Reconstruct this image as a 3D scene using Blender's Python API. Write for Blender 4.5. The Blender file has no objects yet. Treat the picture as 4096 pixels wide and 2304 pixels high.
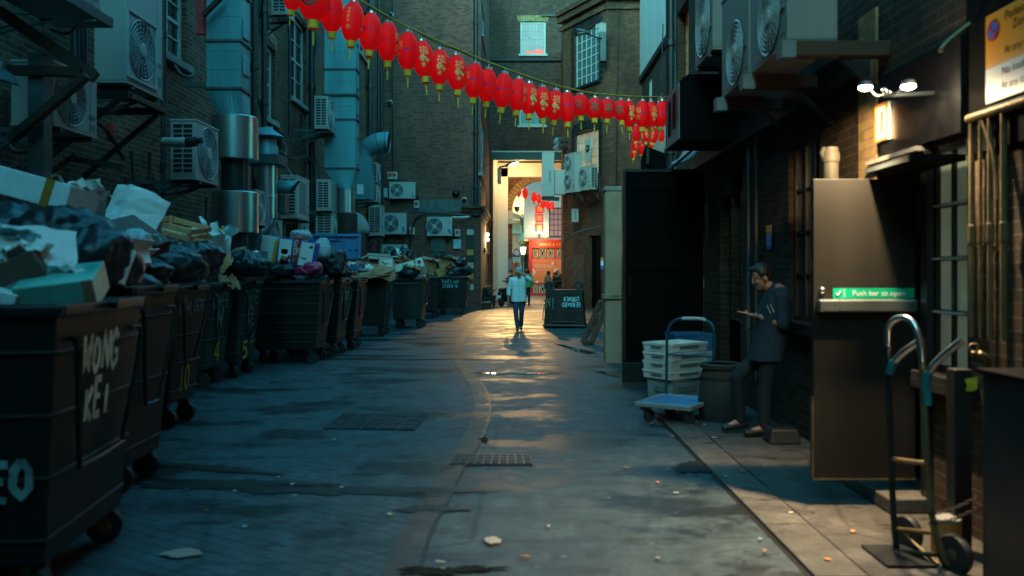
import bpy, bmesh, math, random
from math import sin, cos, pi, radians, sqrt, atan2
from mathutils import Vector, Matrix, noise
R = random.Random(7)
scn = bpy.context.scene
col = scn.collection
CX, HY, F, H = 1303.0, 684.0, 2100.0, 1.6      # survey of the alley: vanishing point, focal length, eye height

def at(px, py, Y):
    return Vector(((px-CX)*Y/F, Y, H-(py-HY)*Y/F))
def gnd(px, py, z=0.0):
    Y = F*(H-z)/(py-HY)
    return at(px, py, Y)
def onx(px, py, X):
    return at(px, py, F*X/(px-CX))

# ------------------------------------------------------------------ objects
def tag(o, label=None, cat=None, group=None, kind=None):
    if label: o['label'] = label
    if cat: o['category'] = cat
    if group: o['group'] = group
    if kind: o['kind'] = kind
    return o
def thing(name, label, cat, loc=(0, 0, 0), rz=0.0, group=None):
    o = bpy.data.objects.new(name, None); col.objects.link(o)
    o.empty_display_size = 0.1
    o.location = loc; o.rotation_euler = (0, 0, rz)
    return tag(o, label, cat, group)
def dup(o, loc, rz=None, label=None, scale=None):
    def cp(s, par):
        c = s.copy(); col.objects.link(c)
        if par is not None: c.parent = par
        for ch in kids.get(s.name, []): cp(ch, c)
        return c
    kids = {}
    for ob in list(o.children_recursive): kids.setdefault(ob.parent.name, []).append(ob)
    r = cp(o, None); r.location = loc
    if rz is not None: r.rotation_euler = (r.rotation_euler[0], r.rotation_euler[1], rz)
    if scale is not None: r.scale = (scale, scale, scale) if not isinstance(scale, tuple) else scale
    if label: r['label'] = label
    return r

def wm(o):
    m = Matrix.Translation(o.location) @ o.rotation_euler.to_matrix().to_4x4()
    return m if o.parent is None else wm(o.parent) @ m
class MB:
    def __init__(s): s.v = []; s.f = []; s.m = []; s.mi = 0; s.M = None
    def add(s, vs, fs, M=None):
        n = len(s.v)
        for p in vs:
            p = Vector(p)
            if M is not None: p = M @ p
            if s.M is not None: p = s.M @ p
            s.v.append(p)
        for f in fs: s.f.append([i+n for i in f]); s.m.append(s.mi)
        return s
    def poly(s, pts): return s.add(pts, [list(range(len(pts)))])
    def mm(s, x0, x1, y0, y1, z0, z1, M=None):
        v = [(x, y, z) for x in (x0, x1) for y in (y0, y1) for z in (z0, z1)]
        return s.add(v, [(0,1,3,2), (4,6,7,5), (0,4,5,1), (2,3,7,6), (0,2,6,4), (1,5,7,3)], M)
    def box(s, c, d, rz=0.0, M=None):
        T = Matrix.Translation(Vector(c)) @ (M if M is not None else Matrix.Rotation(rz, 4, 'Z'))
        return s.mm(-d[0]/2, d[0]/2, -d[1]/2, d[1]/2, -d[2]/2, d[2]/2, T)
    def taper(s, b, t, z0, z1, M=None):      # b, t = (x0,x1,y0,y1) bottom and top rectangles
        v = [(b[0],b[2],z0),(b[1],b[2],z0),(b[1],b[3],z0),(b[0],b[3],z0),(t[0],t[2],z1),(t[1],t[2],z1),(t[1],t[3],z1),(t[0],t[3],z1)]
        return s.add(v, [(0,3,2,1),(4,5,6,7),(0,1,5,4),(1,2,6,5),(2,3,7,6),(3,0,4,7)], M)
    def bar(s, a, b, w, h=None, up=(0, 0, 1)):
        a = Vector(a); b = Vector(b); h = h or w
        d = (b-a); L = d.length; d.normalize(); u = Vector(up)
        if abs(d.dot(u)) > .98: u = Vector((1, 0, 0))
        x = d.cross(u).normalized(); u = x.cross(d)
        v = [a+d*k*L+x*i*w/2+u*j*h/2 for k in (0, 1) for i in (-1, 1) for j in (-1, 1)]
        return s.add(v, [(0,1,3,2), (4,6,7,5), (0,4,5,1), (2,3,7,6), (0,2,6,4), (1,5,7,3)])
    def tube(s, path, r, n=10, closed=False, cap=True):
        P = [Vector(p) for p in path]; k = len(P)
        rs = r if isinstance(r, (list, tuple)) else [r]*k
        rings = []; prev = None
        for i in range(k):
            if closed: t = P[(i+1) % k]-P[i-1]
            else: t = P[min(i+1, k-1)]-P[max(i-1, 0)]
            if t.length < 1e-9: t = Vector((0, 0, 1))
            t.normalize()
            if prev is None:
                q = Vector((0, 0, 1)) if abs(t.z) < .9 else Vector((1, 0, 0))
                x = t.cross(q).normalized()
            else:
                x = prev - t*prev.dot(t)
                if x.length < 1e-6: x = t.orthogonal()
                x.normalize()
            prev = x; y = t.cross(x)
            rings.append([P[i]+(x*cos(2*pi*j/n)+y*sin(2*pi*j/n))*rs[i] for j in range(n)])
        v = [p for g in rings for p in g]; f = []
        for i in range(k if closed else k-1):
            a = i*n; b = ((i+1) % k)*n
            for j in range(n): f.append((a+j, a+(j+1) % n, b+(j+1) % n, b+j))
        if cap and not closed:
            f.append(list(range(n))[::-1]); f.append([(k-1)*n+j for j in range(n)])
        return s.add(v, f)
    def lathe(s, prof, n=24, M=None, cap=True):
        v = [(r*cos(2*pi*j/n), r*sin(2*pi*j/n), z) for r, z in prof for j in range(n)]; f = []
        for i in range(len(prof)-1):
            a = i*n; b = a+n
            for j in range(n): f.append((a+j, a+(j+1) % n, b+(j+1) % n, b+j))
        if cap:
            f.append(list(range(n))[::-1]); f.append([(len(prof)-1)*n+j for j in range(n)])
        return s.add(v, f, M)
    def ell(s, c, r, M=None, n=16, k=10):
        r = (r, r, r) if not isinstance(r, (tuple, list)) else r
        T = Matrix.Translation(Vector(c)) @ (M if M is not None else Matrix.Identity(4)) @ Matrix.Diagonal((r[0], r[1], r[2], 1))
        return s.lathe([(max(sin(pi*i/k), .02), -cos(pi*i/k)) for i in range(k+1)], n, T)
    def cap(s, a, b, ra, rb, n=12):
        a = Vector(a); b = Vector(b); d = (b-a); L = max(d.length, 1e-5); d = d/L
        pts = []; rr = []
        for t in (-1, -.75, -.4): pts.append(a+d*ra*t); rr.append(ra*sqrt(max(1-t*t, .004)))
        for t in (0, .25, .5, .75, 1): pts.append(a+d*L*t); rr.append(ra+(rb-ra)*t)
        for t in (.4, .75, 1): pts.append(b+d*rb*t); rr.append(rb*sqrt(max(1-t*t, .004)))
        return s.tube(pts, rr, n)
    def prism(s, pts, M=None, t=0.01):         # outline in local xy, extruded along +z
        n = len(pts); v = [(p[0], p[1], 0) for p in pts]+[(p[0], p[1], t) for p in pts]
        f = [list(range(n))[::-1], list(range(n, 2*n))]+[(i, (i+1) % n, n+(i+1) % n, n+i) for i in range(n)]
        return s.add(v, f, M)
    def build(s, name, mat, parent=None, smooth=False, bevel=0.0, world=False, seg=2, uv=True):
        me = bpy.data.meshes.new(name)
        vs = s.v
        if world and parent is not None:
            Mi = wm(parent).inverted()
            vs = [Mi @ p for p in s.v]
        me.from_pydata([tuple(p) for p in vs], [], s.f)
        bm = bmesh.new(); bm.from_mesh(me); bmesh.ops.recalc_face_normals(bm, faces=bm.faces); bm.to_mesh(me); bm.free()
        mats = mat if isinstance(mat, (list, tuple)) else [mat]
        for q in mats: me.materials.append(q)
        if len(mats) > 1: me.polygons.foreach_set('material_index', s.m)
        if uv: boxuv(me, s.v)
        if smooth:
            me.polygons.foreach_set('use_smooth', [True]*len(me.polygons))
        o = bpy.data.objects.new(name, me); col.objects.link(o)
        if parent is not None: o.parent = parent
        if smooth == 'auto':
            try: me.set_sharp_from_angle(angle=radians(38))
            except Exception: pass
        if bevel > 0:
            b = o.modifiers.new('b', 'BEVEL'); b.width = bevel; b.segments = seg; b.limit_method = 'ANGLE'; b.angle_limit = radians(40)
        return o
def each(s, name, mat, parent=None, gap=.012, **k):      # every separate piece of the builder becomes a part of its own
    n = len(s.v); p = list(range(n))
    def find(i):
        while p[i] != i: p[i] = p[p[i]]; i = p[i]
        return i
    for f in s.f:
        for i in f[1:]: p[find(i)] = find(f[0])
    box = {}
    for i, v in enumerate(s.v):
        b = box.setdefault(find(i), [v.copy(), v.copy()])
        for a in range(3): b[0][a] = min(b[0][a], v[a]); b[1][a] = max(b[1][a], v[a])
    ks = list(box); g = {q: q for q in ks}
    def fg(q):
        while g[q] != q: q = g[q]
        return q
    for i, a in enumerate(ks):
        for b in ks[i+1:]:
            A, B = box[a], box[b]
            if all(A[0][c]-gap <= B[1][c] and B[0][c]-gap <= A[1][c] for c in range(3)): g[fg(a)] = fg(b)
    out = []
    for root in sorted({fg(q) for q in ks}, key=ks.index):
        m = MB(); mp = {}
        for f in s.f:
            if fg(find(f[0])) != root: continue
            nf = []
            for i in f:
                if i not in mp: mp[i] = len(m.v); m.v.append(s.v[i])
                nf.append(mp[i])
            m.f.append(nf); m.m.append(0)
        out.append(m.build(name, mat, parent, **k))
    return out
MB.each = each
def boxuv(me, V):
    uvl = me.uv_layers.new(name='UVMap'); d = uvl.data
    for p in me.polygons:
        n = p.normal
        if abs(n.z) > .8: t = Vector((1, 0, 0)); b = Vector((0, 1, 0))
        else:
            t = Vector((-n.y, n.x, 0)); t.normalize(); b = Vector((0, 0, 1))
        for li in p.loop_indices:
            q = V[me.loops[li].vertex_index]
            d[li].uv = (q.dot(t), q.dot(b))

# ------------------------------------------------------------------ materials
class NT:
    def __init__(s, name):
        s.m = bpy.data.materials.new(name); s.m.use_nodes = True; s.t = s.m.node_tree
        s.b = s.t.nodes['Principled BSDF']; s.out = s.t.nodes['Material Output']
    def n(s, typ, **k):
        q = s.t.nodes.new(typ)
        for a, v in k.items():
            if a.startswith('i_'):
                key = a[2:].replace('_', ' '); q.inputs[int(key) if key.isdigit() else key].default_value = v
            else: setattr(q, a, v)
        return q
    def l(s, a, b): s.t.links.new(a, b)
    def noise(s, vec, scale, detail=4, rough=.55):
        q = s.n('ShaderNodeTexNoise'); q.inputs['Scale'].default_value = scale; q.inputs['Detail'].default_value = detail
        q.inputs['Roughness'].default_value = rough
        if vec is not None: s.l(vec, q.inputs['Vector'])
        return q.outputs['Fac']
    def ramp(s, fac, stops):
        q = s.n('ShaderNodeValToRGB'); e = q.color_ramp.elements
        while len(e) < len(stops): e.new(.5)
        for i, (p, c) in enumerate(stops): e[i].position = p; e[i].color = (c, c, c, 1) if isinstance(c, (int, float)) else (*c, 1)
        s.l(fac, q.inputs[0]); return q.outputs[0]
    def mix(s, fac, a, b, mode='MIX'):
        q = s.n('ShaderNodeMix', data_type='RGBA', blend_type=mode)
        for sock, v in ((q.inputs[0], fac), (q.inputs[6], a), (q.inputs[7], b)):
            if hasattr(v, 'is_linked'): s.l(v, sock)
            elif isinstance(v, (int, float)): sock.default_value = v if sock == q.inputs[0] else (v, v, v, 1)
            else: sock.default_value = (*v, 1)
        return q.outputs[2]
    def math(s, op, a, b=0.0):
        q = s.n('ShaderNodeMath', operation=op)
        for i, v in enumerate((a, b)):
            if hasattr(v, 'is_linked'): s.l(v, q.inputs[i])
            else: q.inputs[i].default_value = v
        return q.outputs[0]
    def bump(s, h, strength=.3, dist=.01):
        q = s.n('ShaderNodeBump'); q.inputs['Strength'].default_value = strength; q.inputs['Distance'].default_value = dist
        s.l(h, q.inputs['Height']); s.l(q.outputs[0], s.b.inputs['Normal'])
    def geo(s): return s.n('ShaderNodeNewGeometry').outputs['Position']
    def tc(s, k='Object'): return s.n('ShaderNodeTexCoord').outputs[k]
    def mapping(s, vec, scale=(1, 1, 1), rot=(0, 0, 0)):
        q = s.n('ShaderNodeMapping'); q.inputs['Scale'].default_value = scale; q.inputs['Rotation'].default_value = rot
        s.l(vec, q.inputs['Vector']); return q.outputs[0]
    def put(s, sock, v):
        if hasattr(v, 'is_linked'): s.l(v, s.b.inputs[sock])
        else: s.b.inputs[sock].default_value = (*v, 1) if isinstance(v, tuple) else v

def mat(name, c, rough=.5, metal=0.0, var=.25, sc=6.0, bump=.1, dirt=0.0, dirtc=(.02, .017, .012), streak=False, spec=.5, coat=0.0):
    t = NT(name); v = t.tc('Object')
    if streak: v2 = t.mapping(v, (1, 1, .12))
    else: v2 = v
    f = t.noise(v2, sc, 6)
    dk = tuple(x*(1-var) for x in c); lt = tuple(min(1, x*(1+var)) for x in c)
    cc = t.mix(t.ramp(f, [(.3, 0.0), (.7, 1.0)]), dk, lt)
    if dirt > 0:
        g = t.noise(v2, sc*.45, 8, .7)
        k = t.ramp(g, [(.5-.12, 0.0), (.5+.16, 1.0)])
        cc = t.mix(t.math('MULTIPLY', k, dirt), cc, dirtc)
    t.put('Base Color', cc)
    t.put('Roughness', t.math('ADD', t.math('MULTIPLY', f, .3), rough-.15))
    t.put('Metallic', metal); t.put('Specular IOR Level', spec)
    if coat: t.put('Coat Weight', coat)
    if bump > 0: t.bump(t.noise(v, sc*5, 5), bump, .004)
    return t.m
def emit(name, c, strength, base=(.5, .5, .5)):
    t = NT(name); t.put('Base Color', base); t.put('Emission Color', c); t.put('Emission Strength', strength*.24); t.put('Roughness', .4)
    return t.m
def brick(name, c1, c2, mortar, dirt=.5, soot=(.018, .016, .014), bscale=1.0, rough=.85, paint=None, bump=.5, k=.6):
    c1, c2, mortar = (tuple(x*k for x in q) for q in (c1, c2, mortar))
    t = NT(name); uv = t.tc('UV')
    q = t.n('ShaderNodeTexBrick'); t.l(uv, q.inputs['Vector'])
    q.offset = .5; q.inputs['Scale'].default_value = 1/bscale
    q.inputs['Brick Width'].default_value = .225; q.inputs['Row Height'].default_value = .075
    q.inputs['Mortar Size'].default_value = .007; q.inputs['Mortar Smooth'].default_value = .25; q.inputs['Bias'].default_value = -.1
    q.inputs['Color1'].default_value = (*c1, 1); q.inputs['Color2'].default_value = (*c2, 1); q.inputs['Mortar'].default_value = (*mortar, 1)
    P = t.geo()
    fine = t.noise(P, 9, 6, .7)
    cc = t.mix(.55, q.outputs['Color'], t.ramp(fine, [(.25, .35), (.75, 1.25)]), 'MULTIPLY')
    # single odd bricks: darker burnt ones
    cell = t.n('ShaderNodeTexBrick'); t.l(uv, cell.inputs['Vector']); cell.offset = .5
    cell.inputs['Scale'].default_value = 1/bscale; cell.inputs['Brick Width'].default_value = .225; cell.inputs['Row Height'].default_value = .075
    cell.inputs['Mortar Size'].default_value = 0.0; cell.inputs['Color1'].default_value = (0, 0, 0, 1); cell.inputs['Color2'].default_value = (1, 1, 1, 1); cell.inputs['Bias'].default_value = 0
    odd = t.ramp(cell.outputs['Color'], [(.62, 0.0), (.8, 1.0)])
    cc = t.mix(t.math('MULTIPLY', odd, .3), cc, tuple(x*.35 for x in c1))
    big = t.noise(t.mapping(P, (1, 1, .35)), .8, 8, .65)
    k = t.ramp(big, [(.4, 0.0), (.66, 1.0)])
    if paint is not None:
        w = t.noise(P, 3, 8, .7); keep = t.ramp(w, [(.62, 1.0), (.72, 0.0)])
        cc = t.mix(t.math('MULTIPLY', keep, .93), cc, paint)
    cc = t.mix(t.math('MULTIPLY', k, dirt), cc, soot)
    t.put('Base Color', cc); t.put('Roughness', rough); t.put('Specular IOR Level', .25)
    h = t.math('ADD', t.math('MULTIPLY', q.outputs['Fac'], -1.0), t.math('MULTIPLY', fine, .5))
    t.bump(h, bump, .012)
    return t.m
def glass(name, c, rough=.08, em=None, es=0.0):
    t = NT(name); f = t.noise(t.tc('Object'), 1.3, 3)
    t.put('Base Color', t.mix(f, tuple(x*.6 for x in c), c)); t.put('Roughness', rough); t.put('Specular IOR Level', .4)
    if em: t.put('Emission Color', t.mix(t.ramp(f, [(.3, 0.0), (.7, 1.0)]), tuple(x*.35 for x in em), em)); t.put('Emission Strength', es*.28)
    t.bump(t.noise(t.tc('Object'), 3, 2), .05, .01)
    return t.m

M = {}
M['brick_l'] = brick('brown_stock_brick', (.4, .165, .085), (.2, .085, .05), (.62, .4, .29), .45)
M['brick_f'] = brick('dark_brown_brick', (.42, .145, .1), (.26, .1, .07), (.6, .31, .24), .42, k=.58)
M['brick_p'] = brick('yellow_stock_brick', (.27, .115, .085), (.17, .08, .065), (.4, .24, .19), .5, k=.55)
M['brick_c'] = brick('sooty_stock_brick', (.45, .18, .1), (.3, .12, .07), (.17, .09, .07), .75, k=.5)
M['brick_r'] = brick('near_sooty_brick', (.2, .125, .075), (.1, .07, .05), (.3, .22, .16), .7, k=.42)
M['brick_n'] = brick('black_engineering_brick', (.045, .045, .05), (.03, .03, .035), (.06, .06, .06), .4, rough=.5)
M['brick_y'] = brick('ochre_brick', (.55, .34, .15), (.4, .25, .11), (.34, .26, .18), .3, k=1)
M['brick_w'] = brick('white_painted_brick', (.7, .7, .66), (.62, .62, .58), (.5, .5, .47), .12, soot=(.25, .22, .17), paint=(.78, .77, .72), bump=.3, k=1)
M['brick_b'] = brick('pale_blue_painted_brick', (.6, .68, .66), (.5, .58, .56), (.42, .5, .48), .12, soot=(.3, .34, .32), paint=(.62, .7, .68), bump=.3, k=1)
M['render'] = mat('white_render', (.7, .68, .62), .8, var=.08, sc=1.5, bump=.1, dirt=.25, dirtc=(.3, .26, .2))
M['white'] = mat('white_gloss_paint', (.55, .5, .47), .45, var=.08, sc=3, dirt=.2, dirtc=(.3, .28, .24))
M['stone'] = mat('portland_stone_sill', (.36, .33, .3), .8, var=.15, sc=5, dirt=.45, dirtc=(.1, .09, .08))
M['black'] = mat('black_paint', (.012, .013, .014), .42, var=.3, sc=4, bump=.1)
M['matt'] = mat('matt_black_board', (.003, .0032, .0035), .8, var=.3, sc=3, bump=.1, spec=.08)
M['pipe'] = mat('black_iron_pipe', (.02, .022, .025), .4, var=.35, sc=7, bump=.2)
M['steel'] = mat('painted_grey_steel', (.09, .11, .115), .5, .3, var=.3, sc=5, dirt=.5)
M['rust'] = mat('rusty_steel', (.05, .024, .015), .75, .2, var=.5, sc=7, bump=.4, dirt=.5)
M['galv'] = mat('galvanised_duct', (.14, .34, .38), .5, .45, var=.3, sc=2.6, bump=.08, dirt=.3, dirtc=(.05, .1, .11), streak=True)
M['alu'] = mat('bright_silencer', (.5, .56, .57), .3, .95, var=.12, sc=3, bump=.04, streak=True)
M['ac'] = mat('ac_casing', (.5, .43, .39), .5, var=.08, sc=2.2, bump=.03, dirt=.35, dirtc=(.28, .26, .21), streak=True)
M['acdim'] = mat('dimmed_ac_casing', (.27, .25, .235), .55, var=.15, sc=2.2, bump=.05, dirt=.5, dirtc=(.09, .08, .065), streak=True)  # casing colour darkened to stand in for shade, plus streaky dirt
M['acdark'] = mat('ac_grille_dark', (.02, .024, .026), .5, var=.3)
M['acgrey'] = mat('ac_grey_fan', (.16, .18, .18), .45, var=.2)
M['wire'] = mat('ac_wire', (.45, .48, .47), .4, var=.15)
M['bin'] = mat('black_bin_plastic', (.008, .008, .0085), .5, var=.45, sc=3.2, bump=.25, dirt=.7, dirtc=(.03, .026, .021), streak=True, spec=.3)
M['bing'] = mat('grey_worn_bin', (.045, .04, .033), .6, var=.4, sc=4, bump=.3, dirt=.6, dirtc=(.02, .02, .018), streak=True)
M['binside'] = mat('brown_worn_bin', (.024, .016, .012), .6, var=.5, sc=4, bump=.3, dirt=.6, dirtc=(.016, .016, .015), streak=True)
M['bingreen'] = mat('dark_green_bin', (.012, .017, .016), .5, var=.4, sc=3, bump=.25, dirt=.4, dirtc=(.05, .05, .04), streak=True)
M['rim'] = mat('bin_rim', (.016, .019, .021), .35, .3, var=.3)
M['rubber'] = mat('castor_rubber', (.02, .02, .02), .6, var=.3, bump=.2)
M['castor'] = mat('castor_steel', (.09, .085, .08), .5, .7, var=.4, dirt=.5)
M['ocastor'] = mat('ochre_castor', (.34, .2, .03), .5, .2, var=.3, dirt=.4)
M['paintw'] = mat('brushed_white_paint', (.95, .8, .6), .6, var=.3, sc=16, bump=.3, dirt=.55, dirtc=(.05, .045, .035))
M['paintg'] = mat('faded_white_paint', (.4, .4, .37), .7, var=.3, sc=14, dirt=.5, bump=.2)
M['painty'] = mat('yellow_paint', (.75, .52, .02), .6, var=.3, sc=12, dirt=.3)
M['paintc'] = mat('pale_cyan_paint', (.35, .72, .78), .6, var=.15, sc=12)
M['bag'] = None
def bagmat(name, c, rough=.32, al=1.0):
    t = NT(name); v = t.tc('Object'); n1 = t.noise(v, 7, 5, .6)
    w = t.n('ShaderNodeTexVoronoi', feature='SMOOTH_F1'); t.l(t.mix(.12, v, t.n('ShaderNodeTexNoise', i_Scale=5.0).outputs['Color']), w.inputs['Vector']); w.inputs['Scale'].default_value = 6
    t.put('Base Color', t.mix(n1, tuple(x*.85 for x in c), c)); t.put('Roughness', t.math('ADD', t.math('MULTIPLY', n1, .1), rough))
    t.bump(t.math('ADD', t.math('MULTIPLY', w.outputs['Distance'], .35), t.math('MULTIPLY', n1, .8)), .35, .02)
    if al < 1: t.put('Alpha', al)
    return t.m
M['bag'] = bagmat('black_bin_liner', (.012, .016, .02))
M['bagblue'] = bagmat('blue_black_liner', (.012, .025, .034))
M['bagred'] = bagmat('magenta_bag', (.5, .02, .09))
M['bagclear'] = bagmat('clear_polythene', (.55, .6, .62), .3, .75)
M['card'] = mat('brown_cardboard', (.56, .23, .115), .85, var=.2, sc=5, bump=.1, dirt=.3, dirtc=(.12, .07, .035))
M['cardp'] = mat('pinkish_cardboard', (.38, .25, .2), .85, var=.15, sc=5, bump=.1, dirt=.2, dirtc=(.15, .1, .08))
M['cardd'] = mat('dark_wet_cardboard', (.1, .06, .04), .8, var=.3, sc=5, bump=.1)
M['poly'] = mat('expanded_polystyrene', (.92, .86, .82), .8, var=.06, sc=20, bump=.25, dirt=.15, dirtc=(.4, .4, .36))
M['polyg'] = mat('white_printed_card', (.9, .8, .76), .6, var=.1, sc=3, dirt=.15, dirtc=(.35, .36, .33))
M['tape'] = mat('orange_tape', (.5, .19, .03), .4, var=.1)
M['woodc'] = mat('crate_wood', (.85, .4, .2), .75, var=.25, sc=8, bump=.2, streak=False)
M['woodd'] = mat('dark_wood', (.14, .055, .04), .6, var=.4, sc=6, bump=.3, dirt=.4)
M['timber'] = mat('bearer_timber', (.06, .035, .018), .8, var=.35, sc=6, bump=.3, dirt=.5)
M['green'] = mat('green_white_print', (.05, .42, .33), .45, var=.5, sc=2.2, bump=.05, dirt=.5, dirtc=(.55, .62, .58))
M['cblue'] = mat('carton_blue', (.05, .13, .55), .5, var=.15)
M['cred'] = mat('carton_red', (.5, .03, .03), .5, var=.15)
M['cyel'] = mat('carton_yellow', (.75, .38, .02), .5, var=.15)
M['cmag'] = mat('carton_magenta', (.35, .04, .2), .5, var=.15)
M['cgreen'] = mat('carton_green', (.05, .35, .12), .5, var=.15)
M['cor'] = mat('carton_orange', (.6, .24, .05), .6, var=.15)
M['ink'] = mat('dark_ink', (.02, .03, .1), .6, var=.1)
M['bluelid'] = mat('blue_bin_lid', (.02, .16, .36), .45, var=.15, sc=2, bump=.05, dirt=.25, dirtc=(.04, .08, .15))
M['canvas'] = mat('grey_canvas', (.38, .34, .3), .9, var=.15, sc=8, bump=.2, dirt=.3)
M['trayw'] = mat('white_fish_crate', (.85, .73, .67), .5, var=.08, sc=4, dirt=.25, dirtc=(.3, .3, .27))
M['trayg'] = mat('grey_tote', (.3, .34, .35), .5, var=.12, dirt=.3)
M['trayb'] = mat('blue_tray', (.02, .12, .25), .45, var=.15)
M['tblue'] = mat('trolley_blue', (.025, .1, .17), .35, .4, var=.2, dirt=.2)
M['tdeck'] = mat('trolley_deck_blue', (.02, .2, .42), .4, var=.45, sc=3, dirt=.35, dirtc=(.6, .66, .7))
M['chrome'] = mat('worn_chrome', (.8, .78, .74), .22, 1.0, var=.15, bump=.05)
M['teal'] = mat('teal_truck_paint', (.02, .22, .24), .4, .2, var=.2)
M['oldtruck'] = mat('grimy_truck_tube', (.2, .14, .065), .5, .5, var=.4, sc=8, dirt=.4)
M['red'] = mat('pillar_red', (.6, .02, .015), .4, var=.1)
M['gold'] = mat('gilt', (.72, .45, .1), .35, .4, var=.2)
M['goldp'] = mat('gold_leaf_print', (.75, .43, .12), .5, var=.2, sc=20)
M['tassel'] = mat('yellow_tassel', (.85, .58, .05), .8, var=.25, sc=30, bump=.2)
M['rope'] = mat('yellow_rope', (.55, .4, .04), .8, var=.2)
M['switchr'] = mat('red_isolator', (.7, .03, .02), .4, var=.1)
M['glass'] = glass('dark_window_glass', (.025, .04, .05))
M['glassg'] = glass('frosted_window_glass', (.1, .15, .16), .22)
M['glassd'] = glass('black_window_glass', (.008, .012, .015), .12)
M['skin'] = mat('skin', (.48, .2, .13), .5, var=.1, sc=20, bump=.05)
M['hair'] = mat('black_hair', (.012, .01, .009), .5, var=.3, sc=40, bump=.4)
M['jacket_w'] = mat('white_chef_cotton', (.62, .8, .82), .85, var=.06, sc=6, bump=.15)
M['denim'] = mat('blue_denim', (.03, .06, .12), .85, var=.3, sc=9, bump=.2)
M['darkcloth'] = mat('dark_cloth', (.016, .018, .021), .85, var=.3, sc=9, bump=.2)
M['navy'] = mat('navy_cotton', (.016, .03, .044), .85, var=.2, sc=7, bump=.2)
M['khaki'] = mat('khaki_puffer', (.2, .15, .1), .7, var=.2, sc=8, bump=.3)
M['greenvest'] = mat('green_vest', (.03, .4, .12), .7, var=.15)
M['shoe'] = mat('black_shoe', (.015, .018, .02), .45, var=.2)
M['sock'] = mat('pale_sock', (.4, .5, .55), .8, var=.1)
M['pstub'] = mat('grey_pipe', (.16, .14, .11), .6, var=.2, dirt=.4)
M['paper'] = mat('paper_scrap', (.5, .4, .33), .8, var=.15)
M['paperc'] = mat('cyan_scrap', (.3, .5, .5), .8, var=.15)
M['papero'] = mat('orange_scrap', (.6, .24, .08), .8, var=.15)
M['terra'] = mat('old_barrel', (.045, .034, .028), .8, var=.35, sc=5, bump=.3, dirt=.4)

# ------------------------------------------------------------------ writing
def text_verts(body, size, align='CENTER'):
    cu = bpy.data.curves.new('lettering_curve', 'FONT'); cu.body = body; cu.size = size; cu.align_x = align; cu.align_y = 'CENTER'
    o = bpy.data.objects.new('lettering_curve', cu); col.objects.link(o)
    me = bpy.data.meshes.new_from_object(o.evaluated_get(bpy.context.evaluated_depsgraph_get()))
    v = [p.co.copy() for p in me.vertices]; f = [list(p.vertices) for p in me.polygons]
    bpy.data.objects.remove(o); bpy.data.curves.remove(cu); bpy.data.meshes.remove(me)
    return v, f
def plane(o, u, v):                      # matrix whose local x,y run along u,v at o
    u = Vector(u).normalized(); v = Vector(v).normalized(); n = u.cross(v)
    m = Matrix((u, v, n)).transposed().to_4x4(); m.translation = Vector(o); return m
STROKES = {
 'W': [[(0,1),(.22,0),(.5,.7),(.75,0),(1,1)]], 'O': [[(.5,1),(.08,.75),(.05,.3),(.45,0),(.9,.25),(.92,.75),(.5,1)]],
 'N': [[(.05,0),(.08,1),(.85,0),(.92,1)]], 'G': [[(.95,.82),(.55,1),(.1,.7),(.08,.25),(.5,0),(.92,.2),(.92,.45),(.55,.45)]],
 'K': [[(.1,1),(.1,0)],[(.85,1),(.15,.45),(.9,0)]], 'E': [[(.9,1),(.1,1),(.1,0),(.9,0)],[(.1,.52),(.75,.52)]],
 'I': [[(.5,1),(.5,0)]], 'L': [[(.1,1),(.1,0),(.85,0)]], 'U': [[(.08,1),(.1,.2),(.5,0),(.9,.2),(.92,1)]],
 'M': [[(.03,0),(.12,1),(.5,.3),(.88,1),(.97,0)]], 'C': [[(.9,.85),(.5,1),(.08,.6),(.12,.2),(.5,0),(.92,.15)]],
 'A': [[(.03,0),(.5,1),(.97,0)],[(.22,.38),(.8,.38)]], 'F': [[(.1,0),(.1,1),(.9,1)],[(.1,.52),(.75,.52)]],
 'D': [[(.1,0),(.1,1),(.6,.9),(.92,.5),(.6,.08),(.1,0)]], 'P': [[(.1,0),(.1,1),(.75,.95),(.88,.7),(.7,.48),(.1,.45)]],
 'R': [[(.1,0),(.1,1),(.75,.95),(.88,.7),(.7,.5),(.1,.47)],[(.5,.47),(.92,0)]], 'B': [[(.1,0),(.1,1),(.7,.92),(.75,.62),(.15,.52),(.85,.4),(.8,.08),(.1,0)]],
 'Y': [[(.05,1),(.5,.5),(.95,1)],[(.5,.5),(.5,0)]], 'H': [[(.1,0),(.1,1)],[(.9,0),(.9,1)],[(.1,.5),(.9,.5)]], 'T': [[(0,1),(1,1)],[(.5,1),(.5,0)]],
 'S': [[(.9,.85),(.5,1),(.12,.78),(.3,.55),(.75,.45),(.9,.2),(.5,0),(.08,.15)]],
 '0': [[(.5,1),(.15,.75),(.12,.25),(.5,0),(.88,.25),(.85,.75),(.5,1)]], '1': [[(.3,.8),(.55,1),(.5,0)]], '2': [[(.1,.78),(.45,1),(.85,.75),(.6,.4),(.1,0),(.95,.02)]],
 '4': [[(.7,0),(.7,1),(.08,.32),(.95,.32)]], '5': [[(.9,1),(.2,1),(.15,.55),(.65,.62),(.9,.3),(.55,0),(.1,.1)]], "'": [[(.5,1),(.45,.75)]], ' ': [] }
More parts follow.
